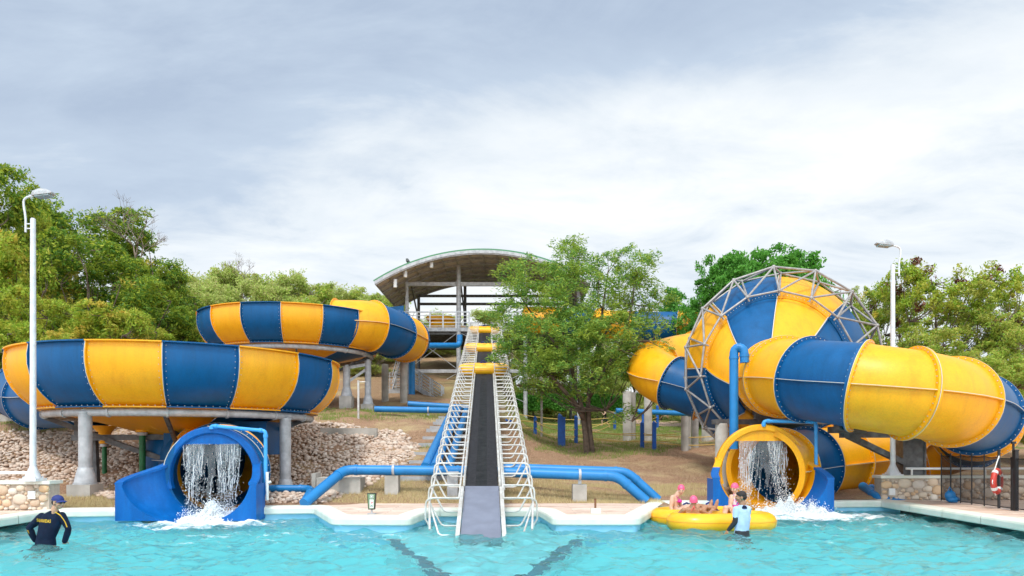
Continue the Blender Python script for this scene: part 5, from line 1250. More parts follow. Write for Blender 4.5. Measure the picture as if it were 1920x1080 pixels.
mb = MB(); mb.cyl((q.x + .02, 14.35, .28), (q.x + .02, 14.35, .56), .022, n=8); mb.cyl((q.x + .02, 14.35, .56), (q.x + .02, 14.35, .57), .03, n=8); solo(mb, 'rusty_stub', M['raftdark'] if 0 else mat('rust', (.2, .09, .045), .9), (q.x, 14.35, .28), 'short rusty post stub on the right peninsula', 'post', smooth=True)
# ================================================================ ropes and blue posts on the lawn
posts = [(950, 812, 788, 34), (956.5, 813, 788, 35), (1003.5, 812, 783, 34.5), (1050, 814, 779, 32), (1080, 815, 782, 33), (1152.5, 798, 776, 44), (1204, 825, 794, 31.5), (1226.5, 826, 793, 31), (1232.5, 791, 762, 46), (1206, 800, 770, 44), (1369, 812, 800, 33), (1377, 824, 792, 30), (970, 800, 783, 42)]
PT = []
for i, (px, pb, pt, Y) in enumerate(posts):
    p = P(px, pb, Y); w_ = .16 if i != 3 else .20; z0 = min(p.z, G(p.x, Y)) - .1; mb = MB(); mb.bar((p.x, Y, z0), (p.x, Y, zf(pt, Y)), w_, w_)
    mb.add([(p.x + a * w_ / 2, Y + b * w_ / 2, zf(pt, Y) + .001) for a, b in ((-1, -1), (1, -1), (1, 1), (-1, 1))] + [(p.x - w_ * .2, Y, zf(pt, Y) + .1)], [(0, 1, 4), (1, 2, 4), (2, 3, 4), (3, 0, 4)])
    if i == 3: mb.bar((p.x + .17, Y, z0), (p.x + .17, Y, zf(pt + 3, Y)), .14, .14)
    lab = {3: 'thickest blue rope post, left of the tree trunk', 6: 'blue rope post between two concrete columns, left one of a pair', 7: 'blue rope post between two concrete columns, right one of a pair'}.get(i, 'blue wooden rope post on the far lawn')
    solo(mb, 'rope_post', M['post'], (p.x, Y, z0), lab, 'post', 'blue posts of the rope fence'); PT.append(Vector((p.x, Y, z0)))
mb = MB()
def rope(a, b_, h):
    a = a + Vector((0, 0, h)); b_ = b_ + Vector((0, 0, h)); mb.tube([a.lerp(b_, k / 10) - Vector((0, 0, .22 * sin(pi * k / 10) * min(1, (b_ - a).length / 6))) for k in range(11)], .022, 5)
seq = [PT[0], PT[2], PT[3], PT[4], PT[6], PT[7], PT[11], PT[11] + Vector((6, 1, 0))]
for a, b_ in zip(seq, seq[1:]):
    for h in (.45, .8): rope(a, b_, h)
seq = [PT[1], PT[12], PT[5], PT[9], PT[8]]
for a, b_ in zip(seq, seq[1:]):
    for h in (.5, .85): rope(a, b_, h)
for a, b_ in ((PT[4], PT[4] + Vector((4.5, -1.2, -.25))), (PT[3], PT[5])):
    for h in (.5, .8): rope(a, b_, h)
solo(mb, 'rope_fence_lines', M['rope'], tuple(PT[0]), 'sagging yellow ropes strung between the blue posts', 'rope', smooth=True)
p = P(1015.5, 812, 34); mb = MB(); mb.cyl((p.x, 34, G(p.x, 34) - .1), (p.x, 34, zf(716, 34)), .055, n=8); pa = thing('thatch_parasol', (p.x, 34, G(p.x, 34)), 'grey thatched sunshade on a thin pole, left of the leafy tree', 'sunshade'); mb.build('pole', M['concrete'], pa, smooth=True)
mb = MB(); z = zf(722, 34); mb.lathe((p.x, 34, z), [(0, .75), (.25, .62), (.8, .28), (1.25, .0), (1.2, -.05), (.6, .2), (0, .45)], 18); mb.build('thatch', M['thatch'], pa, smooth=True)
# stepping path patch on the lawn
M['path'] = mat('pink_path', (.60, .40, .31), .9, 0, (.5, .33, .25), 3)
mb = MB(); q0 = P(1235, 793, 50)
for nm__, cxp, Yc, rx, ry in (('path', P(1240, 0, 52).x, 52, 2.6, 4.5),):
    Vs = [(cxp, Yc, G(cxp, Yc) + .06)] + [(cxp + rx * cos(a), Yc + ry * sin(a), G(cxp + rx * cos(a), Yc + ry * sin(a)) + .06) for a in np.linspace(0, 2 * pi, 25)[:-1]]
    mb.add(Vs, [(0, k, k % 24 + 1) for k in range(1, 25)])
struct(mb, 'path', M['path'])
# ================================================================ stones, grass
def inpoly(px, py, poly):
    c_ = np.zeros(len(px), bool); n = len(poly)
    for i in range(n):
        x0, y0 = poly[i]; x1, y1 = poly[i - 1]
        if y0 == y1: continue
        c_ ^= ((y0 > py) != (y1 > py)) & (px < (x1 - x0) * (py - y0) / (y1 - y0) + x0)
    return c_
poly = [(-400, 814), (60, 814), (150, 812), (330, 800), (500, 797), (560, 792), (690, 797), (760, 822), (778, 840), (770, 862), (720, 880), (700, 905), (610, 940), (560, 944), (490, 946), (250, 952), (205, 935), (95, 902), (-400, 905)]
X = rng.uniform(-20, -2.5, 60000); Y = rng.uniform(16.2, 26.5, 60000); Z = gz(X, Y)
px = 960 + X * F / Y + rng.normal(0, 5, len(X)); py = HY - (Z - EYE) * F / Y + rng.normal(0, 2.5, len(X)); k = inpoly(px, py, poly) & (Y > np.where(X < -9.8, 15.6, 16.3)); X, Y, Z = X[k], Y[k], Z[k]
grid = {}; keep = []; 
R_ = rng.uniform(.038, .092, len(X)) * (1 + .5 * (rng.random(len(X)) > .9))
for i in range(len(X)):
    g_ = (int(X[i] / .2), int(Y[i] / .2)); ok = True
    for a in (-1, 0, 1):
        for b_ in (-1, 0, 1):
            for q in grid.get((g_[0] + a, g_[1] + b_), ()):
                if (X[q] - X[i]) ** 2 + (Y[q] - Y[i]) ** 2 < ((R_[q] + R_[i]) * .72) ** 2: ok = False
    if ok: grid.setdefault(g_, []).append(i); keep.append(i)
keep = np.array(keep); n = len(keep); print('stones', n)
M['river'] = mat('river_stone', (.58, .46, .36), .8, 0, (.42, .32, .25), 6, bump=.2, island=[(.74, .60, .48), (.56, .45, .37), (.84, .75, .65), (.48, .31, .22), (.66, .50, .38), (.36, .28, .22), (.62, .42, .30), (.78, .72, .64)])
C_ = np.stack([X[keep], Y[keep], Z[keep] + rng.uniform(.0, .05, n)], -1); S_ = np.stack([R_[keep] * rng.uniform(.9, 1.4, n), R_[keep] * rng.uniform(.7, 1.1, n), R_[keep] * rng.uniform(.55, .9, n)], -1)
o = obj('slope_stones', blobs('slope_stones', C_, S_, M['river'], ICO2, jit=.07)); tag(o, 'rounded pale stones paving the slope under the bowls', 'stones', kind='stuff')
def blades(name, X, Y, Z, H, Wd, m_, label, cat='grass', lean=.5):
    n = len(X); a = rng.uniform(0, 2 * pi, n); dx = np.cos(a) * Wd; dy = np.sin(a) * Wd; la = rng.uniform(0, 2 * pi, n); lx = np.cos(la) * H * lean * rng.random(n); ly = np.sin(la) * H * lean * rng.random(n)
    V_ = np.stack([np.stack([X - dx, Y - dy, Z - .01], -1), np.stack([X + dx, Y + dy, Z - .01], -1), np.stack([X + lx, Y + ly, Z + H], -1)], 1).reshape(-1, 3)
    o = obj(name, fast_mesh(name, V_, np.arange(3 * n), 3, m_)); tag(o, label, cat, kind='stuff'); return o
M['drygrass'] = mat('dry_grass', (.70, .56, .32), .9, 0, (.56, .45, .24), 1.5, island=[(.62, .48, .24), (.46, .34, .15), (.38, .35, .11), (.70, .57, .32), (.30, .33, .08)])
M['greengrass'] = mat('green_grass', (.17, .25, .04), .9, 0, (.26, .30, .07), 1.2, island=[(.12, .22, .03), (.20, .30, .05), (.34, .36, .10), (.09, .16, .025)])
M['straw'] = mat('dead_grass', (.56, .39, .25), .95, 0, (.42, .28, .17), 1.5, island=[(.46, .32, .19), (.36, .23, .14), (.56, .42, .27), (.28, .17, .10)])
def scat(n, polys, y0, y1, x0=-22, x1=14):
    X = rng.uniform(x0, x1, n); Y = y0 + (y1 - y0) * rng.random(n) ** 1.4; Z = gz(X, Y); px = 960 + X * F / Y + rng.normal(0, 6, n); py = HY - (Z - EYE) * F / Y + rng.normal(0, 2, n)
    k = np.zeros(n, bool)
    for p_ in polys: k |= inpoly(px, py, p_)
    k &= (Y > poolback(X) + .75) | ((X < -4.6) & (Y > poolback(X) + .4)); return X[k], Y[k], Z[k]
X, Y, Z = scat(190000, [[(90, 900), (215, 940), (225, 952), (80, 962)], [(640, 930), (720, 895), (800, 888), (1320, 905), (1345, 945), (600, 948)]], 15.5, 20, -11, 9)
blades('dry_grass', X, Y, Z, rng.uniform(.03, .10, len(X)), rng.uniform(.003, .006, len(X)), M['drygrass'], 'dry straw-coloured grass tufts along the pool edge')
X, Y, Z = scat(260000, [[(690, 800), (860, 790), (860, 880), (800, 888), (720, 892), (775, 860), (780, 838)], [(980, 800), (1700, 800), (1700, 935), (1320, 905), (940, 890)]], 17, 40, -8, 14)
blades('dead_grass', X, Y, Z, rng.uniform(.02, .065, len(X)), rng.uniform(.004, .009, len(X)), M['straw'], 'brown dead grass litter over the slope and lawn', lean=1.2)
X, Y, Z = scat(260000, [[(600, 768), (860, 766), (860, 786), (600, 790)], [(960, 760), (1380, 760), (1500, 830), (1330, 820), (1240, 850), (1100, 850), (980, 822)], [(0, 792), (140, 792), (150, 810), (0, 812)], [(1020, 835), (1260, 850), (1130, 862), (1000, 845)], [(780, 840), (820, 830), (820, 846)]], 22, 62, -20, 20)
blades('green_grass', X, Y, Z, rng.uniform(.05, .17, len(X)), rng.uniform(.006, .014, len(X)), M['greengrass'], 'green grass strips along the pipes and over the far lawn')
# ================================================================ trees
def leafmat(name, cols, alt, tr=.42):
    m = bpy.data.materials.new(name); m.use_nodes = True; nt = m.node_tree; N = nt.nodes; L = nt.links; b = N['Principled BSDF']
    g = N.new('ShaderNodeNewGeometry'); r = N.new('ShaderNodeValToRGB'); el = r.color_ramp.elements
    while len(el) < len(cols): el.new(.5)
    for i, c_ in enumerate(cols): el[i].position = i / (len(cols) - 1); el[i].color = (*c_, 1)
    L.new(g.outputs['Random Per Island'], r.inputs['Fac'])
    tc = N.new('ShaderNodeTexCoord'); n = N.new('ShaderNodeTexNoise'); n.inputs['Scale'].default_value = .9; n.inputs['Detail'].default_value = 4; L.new(tc.outputs['Object'], n.inputs['Vector'])
    mr = N.new('ShaderNodeMapRange'); mr.inputs['From Min'].default_value = .48; mr.inputs['From Max'].default_value = .66; L.new(n.outputs['Fac'], mr.inputs['Value'])
    mx = N.new('ShaderNodeMixRGB'); L.new(mr.outputs[0], mx.inputs[0]); L.new(r.outputs['Color'], mx.inputs[1]); mx.inputs[2].default_value = (*alt, 1)
    L.new(mx.outputs[0], b.inputs['Base Color']); b.inputs['Roughness'].default_value = .6; b.inputs['Specular IOR Level'].default_value = .3
    t = N.new('ShaderNodeBsdfTranslucent'); L.new(mx.outputs[0], t.inputs['Color']); ms = N.new('ShaderNodeMixShader'); ms.inputs[0].default_value = tr
    L.new(b.outputs[0], ms.inputs[1]); L.new(t.outputs[0], ms.inputs[2]); L.new(ms.outputs[0], N['Material Output'].inputs['Surface']); return m
LM = {'main': leafmat('feathery_leaf', [(0.098, 0.235, 0.047), (0.197, 0.374, 0.064), (0.140, 0.306, 0.074), (0.335, 0.516, 0.085), (0.559, 0.634, 0.107)], (0.365, 0.470, 0.064)),
      'dark': leafmat('dark_leaf', [(0.077, 0.205, 0.024), (0.153, 0.302, 0.036), (0.115, 0.245, 0.052), (0.306, 0.439, 0.041), (0.575, 0.603, 0.062)], (0.342, 0.413, 0.041)),
      'lime': leafmat('lime_leaf', [(0.227, 0.406, 0.041), (0.356, 0.518, 0.049), (0.486, 0.583, 0.065), (0.162, 0.308, 0.032), (0.616, 0.551, 0.082)], (0.454, 0.438, 0.056)),
      'pale': leafmat('pale_scrub_leaf', [(0.392, 0.522, 0.102), (0.535, 0.651, 0.152), (0.321, 0.484, 0.093), (0.641, 0.670, 0.238), (0.463, 0.373, 0.170)], (0.535, 0.559, 0.204)),
      'broad': leafmat('broad_leaf', [(0.081, 0.272, 0.035), (0.143, 0.409, 0.054), (0.103, 0.331, 0.054), (0.224, 0.526, 0.080)], (0.103, 0.293, 0.035)),
      'dry': leafmat('yellowing_leaf', [(0.283, 0.436, 0.056), (0.425, 0.545, 0.082), (0.212, 0.436, 0.049), (0.584, 0.610, 0.114), (0.496, 0.414, 0.114)], (0.425, 0.436, 0.089)),
      'gold': leafmat('golden_leaf', [(0.700, 0.551, 0.082), (0.700, 0.648, 0.130), (0.486, 0.486, 0.082), (0.700, 0.454, 0.082)], (0.680, 0.583, 0.097)),
      'pod': leafmat('brown_pod', [(0.216, 0.074, 0.041), (0.135, 0.047, 0.027), (0.270, 0.121, 0.054)], (0.162, 0.068, 0.041), .1)}
def tree_meshes(seed, blobs_, nclu, nleaf, leaf, clr, lm, trunk, flat=.45, twig=True, pods=0, bark='bark', edge=.35, gold=0, droop=0):
    """blobs_: (x,y,z,rx,ry,rz); trunk: list of (points, r0, r1); returns crown mesh, trunk mesh"""
    r = np.random.default_rng(seed); rr = random.Random(seed)
    w = np.array([b_[3] * b_[4] * b_[5] for b_ in blobs_]) ** .75; w /= w.sum(); cl = []
    for i in r.choice(len(blobs_), nclu, p=w):
        b_ = blobs_[i]; d = r.normal(size=3); d /= np.linalg.norm(d); q = (edge + (1 - edge) * r.random() ** .5)
        cl.append((b_[0] + d[0] * b_[3] * q, b_[1] + d[1] * b_[4] * q, b_[2] + d[2] * b_[5] * q))
    cl = np.array(cl); rad = clr * r.uniform(.55, 1.35, nclu); m = max(3, nleaf // nclu)
    P_ = r.normal(size=(nclu, m, 3)); P_ /= np.linalg.norm(P_, axis=-1, keepdims=True); P_ *= (r.random((nclu, m, 1)) ** .45); P_ *= rad[:, None, None] * np.array([1, 1, flat])
    P_[..., 2] -= droop * (P_[..., 0] ** 2 + P_[..., 1] ** 2) / np.maximum(rad[:, None], .05)
    tw = r.normal(0, .28, (nclu, 3)) * [1, 1, 0]; P_[..., 2] += P_[..., 0] * tw[:, None, 0] + P_[..., 1] * tw[:, None, 1]
    Cn = (cl[:, None, :] + P_).reshape(-1, 3); n = len(Cn)
    u = r.normal(size=(n, 3)); u[:, 2] *= .45; u /= np.linalg.norm(u, axis=1, keepdims=True); v = np.cross(u, r.normal(size=(n, 3)) * [.6, .6, 1] + [0, 0, .8]); v /= np.linalg.norm(v, axis=1, keepdims=True) + 1e-9
    L_ = leaf[0] * r.uniform(.6, 1.3, (n, 1)); W_ = leaf[1] * r.uniform(.6, 1.3, (n, 1))
    V_ = np.stack([Cn - u * L_, Cn + v * W_, Cn + u * L_, Cn - v * W_], 1).reshape(-1, 3)
    mi = None; mats_ = [LM[lm]]
    if pods or gold:
        mats_ += [LM['pod'], LM['gold']]; cm = r.random(nclu); ci = np.where(cm < pods, 1, np.where(cm > 1 - gold, 2, 0)); mi = np.repeat(ci, m)
    crown = fast_mesh('crown', V_, np.arange(4 * n), 4, mats_, mi)
    mb = MB()
    for pts, r0, r1 in trunk: pts = spline(pts, .3) if len(pts) > 2 else [Vector(p) for p in pts]; K = len(pts); mb.tube(pts, [r0 + (r1 - r0) * k / (K - 1) for k in range(K)], 9)
    ends = [Vector(p) for pts, _, _ in trunk for p in (pts[-1], pts[max(0, len(pts) - 2)])]
    if twig:
        idx = r.choice(nclu, min(nclu, 70 if nclu > 80 else 40), replace=False)
        for i in idx:
            c_ = Vector(cl[i]); e_ = min(ends, key=lambda q: (q - c_).length + (3 if q.z > c_.z else 0)); mid_ = e_.lerp(c_, .5) + Vector((rr.gauss(0, .12), rr.gauss(0, .12), -.12 * (c_ - e_).length)); pts = spline([e_, mid_, c_], .35); K = len(pts)
            r0 = min(.05, .014 + .009 * (c_ - e_).length); mb.tube(pts, [r0 * (1 - .8 * k / (K - 1)) for k in range(K)], 5)
            for q in range(3):
                t_ = c_ + Vector((rr.gauss(0, .4), rr.gauss(0, .4), rr.uniform(.05, .5))) * clr; mb.tube([pts[-2], t_], [r0 * .3, r0 * .1], 4)
    return crown, mb.mesh('trunk', M[bark], True)
def tree(meshes, loc, label, group, rz=0, sc=1, name='tree', cat='tree'):
    t = thing(name, loc, label, cat, group, rz); t.scale = sc if hasattr(sc, '__len__') else (sc,) * 3; obj('crown', meshes[0], t); obj('trunk', meshes[1], t); return t
# --- the leafy tree in the middle
Bx, By = P(1100, 0, 29).x, 29.0; Bz = G(Bx, By) - .05
def lp(px, py, dY=0): q = P(px, py, By + dY); return (q.x - Bx, dY, q.z - Bz)
def bl(px, py, rx, rz, dY=0, ry=None): q = lp(px, py, dY); s_ = By / F; return (q[0], q[1], q[2], rx * s_, (ry or rx) * s_, rz * s_)
crown_b = [bl(1060, 500, 55, 45, .3), bl(1170, 500, 65, 38, -.2), bl(985, 520, 60, 40, 0), bl(1090, 560, 100, 60, 0, 110), bl(1190, 560, 55, 55, 0), bl(970, 590, 50, 45, .2), bl(1040, 640, 100, 60, -.5, 110), bl(1140, 640, 75, 60, -.3, 95), bl(1080, 700, 110, 50, -.3, 110), bl(1000, 700, 55, 40, 0), bl(1175, 690, 40, 45, -.2), bl(1225, 565, 28, 14, 0), bl(1245, 690, 32, 14, -.8), bl(1220, 650, 32, 18, -.6), bl(940, 640, 22, 20, .2), bl(1215, 610, 40, 16, -.4), bl(1180, 780, 30, 22, -.8), bl(1240, 660, 35, 10, -.8), bl(930, 590, 22, 14, .2), bl(1262, 650, 22, 10, -.9), bl(935, 665, 22, 12, -.3), bl(1255, 560, 14, 10, 0), bl(1070, 462, 26, 14, .2)]
tr_ = [([(.05, 0, -.3), lp(1096, 800), lp(1088, 755), lp(1072, 690, .2), lp(1050, 600, .3), lp(1040, 520, .3)], .14, .03), ([(.30, .1, -.3), lp(1105, 800, .1), lp(1104, 740, .1), lp(1120, 660, .2), lp(1130, 580, 0), lp(1140, 510, -.1)], .13, .03),
       ([lp(1096, 790), lp(1078, 755, -.2), lp(1060, 735, -.4), lp(1030, 700, -.6), lp(990, 640, -.5)], .11, .03), ([lp(1105, 745, .1), lp(1130, 700, -.4), lp(1165, 640, -.6), lp(1185, 570, -.4), lp(1190, 520, -.2)], .09, .025), ([lp(1105, 720, .1), lp(1160, 670, -.8), lp(1215, 640, -1), lp(1245, 660, -1)], .06, .012),
       ([lp(1072, 690, .2), lp(1030, 630, .5), lp(985, 570, .6), lp(965, 530, .4)], .07, .02), ([lp(1120, 660, .2), lp(1150, 600, .8), lp(1200, 560, .8)], .06, .02), ([lp(1112, 770, 0), lp(1135, 770, -.6), lp(1185, 790, -1)], .045, .012), ([lp(1050, 600, .3), lp(1075, 540, .2), lp(1070, 480, .1)], .05, .015)]
mt = tree_meshes(5, crown_b, 900, 64000, (.088, .022), .38, 'main', tr_, flat=.58, edge=.3, gold=0, droop=.25)
tree(mt, (Bx, By, Bz), 'airy feathery-leaved tree with a forked trunk standing alone right of the conveyor', None, name='leafy_tree')
# --- prototypes for the woods (local, base at 0)
def proto(seed, H, Wd, lm, n=11000, nclu=110, leaf=(.16, .07), clr=.75, pods=0, gold=0, low=.25, **kw):
    r = random.Random(seed); bl_ = []
    for k in range(9):
        a = r.uniform(0, 2 * pi); t = r.random(); z = H * (low + (.92 - low) * t); w = Wd * .5 * (1 - .55 * abs(t - .4)); bl_.append((cos(a) * w * .55, sin(a) * w * .55, z, Wd * r.uniform(.16, .27), Wd * r.uniform(.16, .27), H * r.uniform(.08, .15)))
    tk = [([(0, 0, -.6), (r.uniform(-.2, .2), 0, H * .25), (r.uniform(-.5, .5), r.uniform(-.3, .3), H * .55), (r.uniform(-.8, .8), 0, H * .85)], .02 * H, .03)]
    for k in range(4): a = r.uniform(0, 2 * pi); tk.append(([(0, 0, H * .2), (cos(a) * Wd * .15, sin(a) * Wd * .15, H * .42), (cos(a) * Wd * .3, sin(a) * Wd * .3, H * r.uniform(.6, .8))], .011 * H, .025))
    return tree_meshes(seed, bl_, nclu, n, leaf, clr, lm, tk, pods=pods, gold=gold, **kw)
PR = {'dark': [proto(21, 10, 8, 'dark', 20000, 150, (.15, .06), .85), proto(22, 10, 8, 'dark', 20000, 150, (.15, .06), .85, gold=.10), proto(28, 10, 9, 'dark', 20000, 150, (.15, .06), .8, gold=.03)],
      'lime': [proto(23, 7, 7, 'lime', 15000, 120, (.15, .06), .75, low=.1), proto(24, 7, 7, 'lime', 15000, 120, (.15, .06), .75, low=.1, gold=.15)],
      'pale': [proto(25, 6, 8, 'pale', 12000, 120, (.17, .06), .85, low=.08, bark='palebark', edge=.2), proto(26, 6, 8, 'pale', 11000, 110, (.17, .06), .8, low=.08, bark='palebark'), proto(27, 6, 7, 'dry', 11000, 110, (.17, .06), .8, low=.08, bark='palebark')],
      'broad': [proto(31, 10, 9, 'broad', 34000, 230, (.16, .075), .80, flat=.38), proto(38, 10, 9, 'broad', 34000, 230, (.16, .075), .80, flat=.38)],
      'thin': [proto(33, 10, 8, 'dry', 15000, 150, (.13, .05), .62, pods=.01, gold=.04), proto(34, 9, 8, 'lime', 13000, 130, (.13, .05), .6, pods=.05), proto(36, 9, 8, 'dry', 15000, 140, (.13, .05), .65)]}
# a bare-branched tree
def bare(seed):
    r = random.Random(seed); mb = MB()
    def grow(p, d, l, rad, dep):
        q = p + d * l; m_ = p.lerp(q, .5) + Vector((r.gauss(0, .05), r.gauss(0, .05), 0)) * l; mb.tube([p, m_, q], [rad, rad * .8, rad * .62], 5)
        if dep == 0: return
        for k in range(3 if dep > 1 else 4):
            nd = (d + Vector((r.gauss(0, .55), r.gauss(0, .55), r.gauss(.12, .25)))).normalized(); grow(q, nd, l * r.uniform(.6, .85), rad * .58, dep - 1)
    grow(Vector((0, 0, -.4)), Vector((0, 0, 1)), 2.2, .13, 5); return mb.mesh('trunk', M['palebark'], True)
BARE = bare(4)
def wood(kind, px, pytop, Y, i=0, wpx=None, H0=None, label=None, group=None, name=None):
    """a tree whose top reaches photo row pytop"""
    x = (px - 960) * Y / F; g_ = G(x, Y); Hn = {'dark': 10, 'lime': 7, 'pale': 6, 'broad': 10, 'thin': 9.5}[kind]; top = EYE + (HY - pytop) * Y / F
    h = max(2.2, top - g_); base = g_ if h < 12 else top - 12; h = min(h, 12); s_ = h / Hn * 1.0; Wn = {'dark': 8, 'lime': 7, 'pale': 8, 'broad': 9, 'thin': 8}[kind]
    sx = s_ if wpx is None else wpx * Y / F / Wn
    labs = {'dark': 'dense dark green tree in the wood on the left hillside', 'lime': 'bright yellow-green bush of the left hillside', 'pale': 'pale scrubby tree on the hill behind the slides', 'broad': 'deep green broadleaf tree rising behind the funnel', 'thin': 'thin yellowing tree at the right behind the tube loop'}
    ms = PR[kind][i % len(PR[kind])]
    return tree(ms, (x, Y, min(g_, base) if h < 12 else base), label or labs[kind], group or labs[kind].split(' in the')[0] + 's', rz=(px * 1.7 + Y) % 6.28, sc=(sx, sx, s_), name=name or {'dark': 'tree', 'lime': 'bush', 'pale': 'scrub_tree', 'broad': 'tree', 'thin': 'tree'}[kind])
for a in [(130, 392, 46, 0, 200), (215, 400, 50, 1, 190), (290, 425, 47, 2, 160), (170, 450, 40, 1, 200), (250, 480, 42, 2, 190), (330, 500, 46, 0, 120), (95, 500, 38, 2, 150), (340, 580, 44, 1, 110), (60, 430, 50, 0, 160)]: wood('dark', *a)
for a in [(25, 430, 36, 1, 170), (40, 540, 32, 0, 150), (-40, 500, 34, 1, 160), (130, 560, 34, 0, 130), (200, 560, 33, 1, 150), (270, 585, 36, 0, 120), (20, 600, 30, 0, 140), (110, 620, 30, 1, 110)]: wood('lime', *a)
wood('dark', -25, 312, 38, 1, 190, label='tall tree cut by the left edge of the photo, above the lamp head')
wood('thin', 20, 330, 40, 1, 150, label='open feathery crown right above the left lamp head')
for i, (px, py, Y) in enumerate([(380, 525, 62), (430, 510, 70), (500, 512, 74), (560, 522, 72), (620, 540, 70), (680, 545, 66), (730, 560, 64), (400, 560, 56), (470, 555, 58), (540, 560, 60), (610, 575, 58), (350, 500, 66), (660, 590, 56), (720, 600, 58), (790, 590, 70), (850, 585, 75), (910, 590, 74), (960, 600, 72), (1010, 600, 70), (1070, 600, 72), (810, 620, 66), (880, 620, 66), (1130, 600, 70), (1190, 598, 68), (1245, 590, 66), (1000, 640, 62), (1060, 650, 60), (1120, 655, 60), (830, 655, 64), (770, 650, 62), (1240, 640, 58), (1300, 650, 56), (750, 690, 64), (660, 650, 55), (700, 690, 52), (580, 620, 52), (360, 515, 64), (405, 505, 67), (450, 512, 69), (480, 520, 66), (530, 518, 68), (585, 530, 67), (640, 538, 65), (700, 550, 63), (745, 560, 62), (440, 540, 58), (510, 545, 57), (590, 555, 56), (680, 575, 55), (390, 535, 57)]): wood('pale', px, py, Y, i, 125)
for a in [(1330, 480, 44, 0, 150), (1420, 462, 46, 0, 170), (1500, 470, 47, 0, 160), (1370, 520, 42, 0, 150), (1530, 520, 42, 0, 120), (1310, 560, 48, 0, 120), (1450, 545, 40, 0, 150), (1345, 500, 45, 0, 170), (1460, 456, 45, 0, 190), (1400, 478, 43, 0, 180), (1545, 482, 44, 1, 190), (1290, 530, 47, 0, 130), (1365, 482, 44, 1, 200), (1440, 466, 46, 1, 220), (1500, 458, 45, 1, 200), (1320, 505, 46, 1, 160), (1560, 500, 43, 1, 130), (1425, 444, 48, 0, 190), (1470, 440, 47, 1, 200), (1395, 458, 49, 1, 190)]: wood('broad', *a)
for i, a in enumerate([(1745, 458, 36, 1, 200), (1845, 480, 38, 1, 180), (1680, 510, 40, 1, 150), (1640, 560, 38, 0, 130), (1700, 600, 34, 2, 160), (1790, 560, 36, 0, 190), (1870, 590, 34, 2, 170), (1760, 640, 30, 0, 170), (1920, 560, 38, 1, 150), (1850, 660, 28, 2, 160), (1930, 680, 27, 2, 140), (1620, 620, 42, 2, 120), (1950, 760, 25, 0, 150), (1580, 600, 46, 0, 120)]): wood('thin', *a)
for px, py, Y, s_ in ((255, 385, 47, .9), (455, 482, 66, .7)):
    q = P(px, py, Y); o = obj('bare_tree', BARE, None); o.scale = (s_,) * 3; o.location = (q.x, Y, q.z - 6.6 * s_); tag(o, 'leafless twiggy tree poking above the hillside crowns', 'tree', 'bare trees on the hillside')
# hedges
def hedge(x0, x1, Y, z, h, d, label, n=16000):
    C_ = np.stack([rng.uniform(x0, x1, n), Y + rng.uniform(-d, d, n), rng.uniform(0, h, n)], -1); C_[:, 2] += gz(C_[:, 0], C_[:, 1]) if z is None else z; nz = .12 * np.sin(C_[:, 0] * 3) ; C_[:, 2] += nz
    u = rng.normal(size=(n, 3)); u /= np.linalg.norm(u, axis=1, keepdims=True); v = np.cross(u, rng.normal(size=(n, 3))); v /= np.linalg.norm(v, axis=1, keepdims=True); a, b_ = .075, .045
    V_ = np.stack([C_ - u * a, C_ + v * b_, C_ + u * a, C_ - v * b_], 1).reshape(-1, 3) - np.array(((x0 + x1) / 2, Y, 0)); o = obj('hedge', fast_mesh('hedge', V_, np.arange(4 * n), 4, LM['broad'])); o.location = ((x0 + x1) / 2, Y, 0); tag(o, label, 'hedge')
hedge(P(828, 0, 46).x, P(882, 0, 46).x, 46, zf(757, 46), .85, .5, 'clipped green hedge at the foot of the grey stairway', 9000)
hedge(P(965, 0, 52).x, P(1165, 0, 52).x, 52, zf(768, 52), 1.15, .6, 'long clipped green hedge across the back of the lawn', 26000)
mb = MB()
for k in range(28): x = P(968, 0, 51.2).x + k * .29; mb.cyl((x, 51.3, zf(772, 51.3) - .1), (x, 51.3, zf(762, 51.3)), .03, n=6)
# ================================================================ people
def remesh(mb, name, mats, voxel=.008, it=3, mods=None):
    me = mb.mesh(name, mats, True); o = bpy.data.objects.new('tmp', me); COL.objects.link(o)
    m = o.modifiers.new('r', 'REMESH'); m.mode = 'VOXEL'; m.voxel_size = voxel; m.use_smooth_shade = True
    if it: s_ = o.modifiers.new('s', 'SMOOTH'); s_.iterations = it; s_.factor = .5
    dg = bpy.context.evaluated_depsgraph_get(); e = bpy.data.meshes.new_from_object(o.evaluated_get(dg), depsgraph=dg); e.name = name
    bpy.data.objects.remove(o); bpy.data.meshes.remove(me)
    e.materials.clear(); e.materials.append(mats)
    e.polygons.foreach_set('use_smooth', [True] * len(e.polygons)); return e
def loft(mb, rings, n=22):
    """rings: (centre, side vector, forward vector, rx, ry)"""
    V_ = []
    for c_, ax, fy, rx, ry in rings:
        c_ = Vector(c_); ax = Vector(ax).normalized(); fy = Vector(fy).normalized()
        for k in range(n):
            a = 2 * pi * k / n; x = cos(a); y = sin(a); x = math.copysign(abs(x) ** .85, x); y = math.copysign(abs(y) ** .85, y); V_.append(tuple(c_ + ax * rx * x + fy * ry * y))
    K = len(rings); mb.add(V_, [(i * n + k, i * n + (k + 1) % n, (i + 1) * n + (k + 1) % n, (i + 1) * n + k) for i in range(K - 1) for k in range(n)] + [tuple(range(n - 1, -1, -1)), tuple((K - 1) * n + k for k in range(n))])
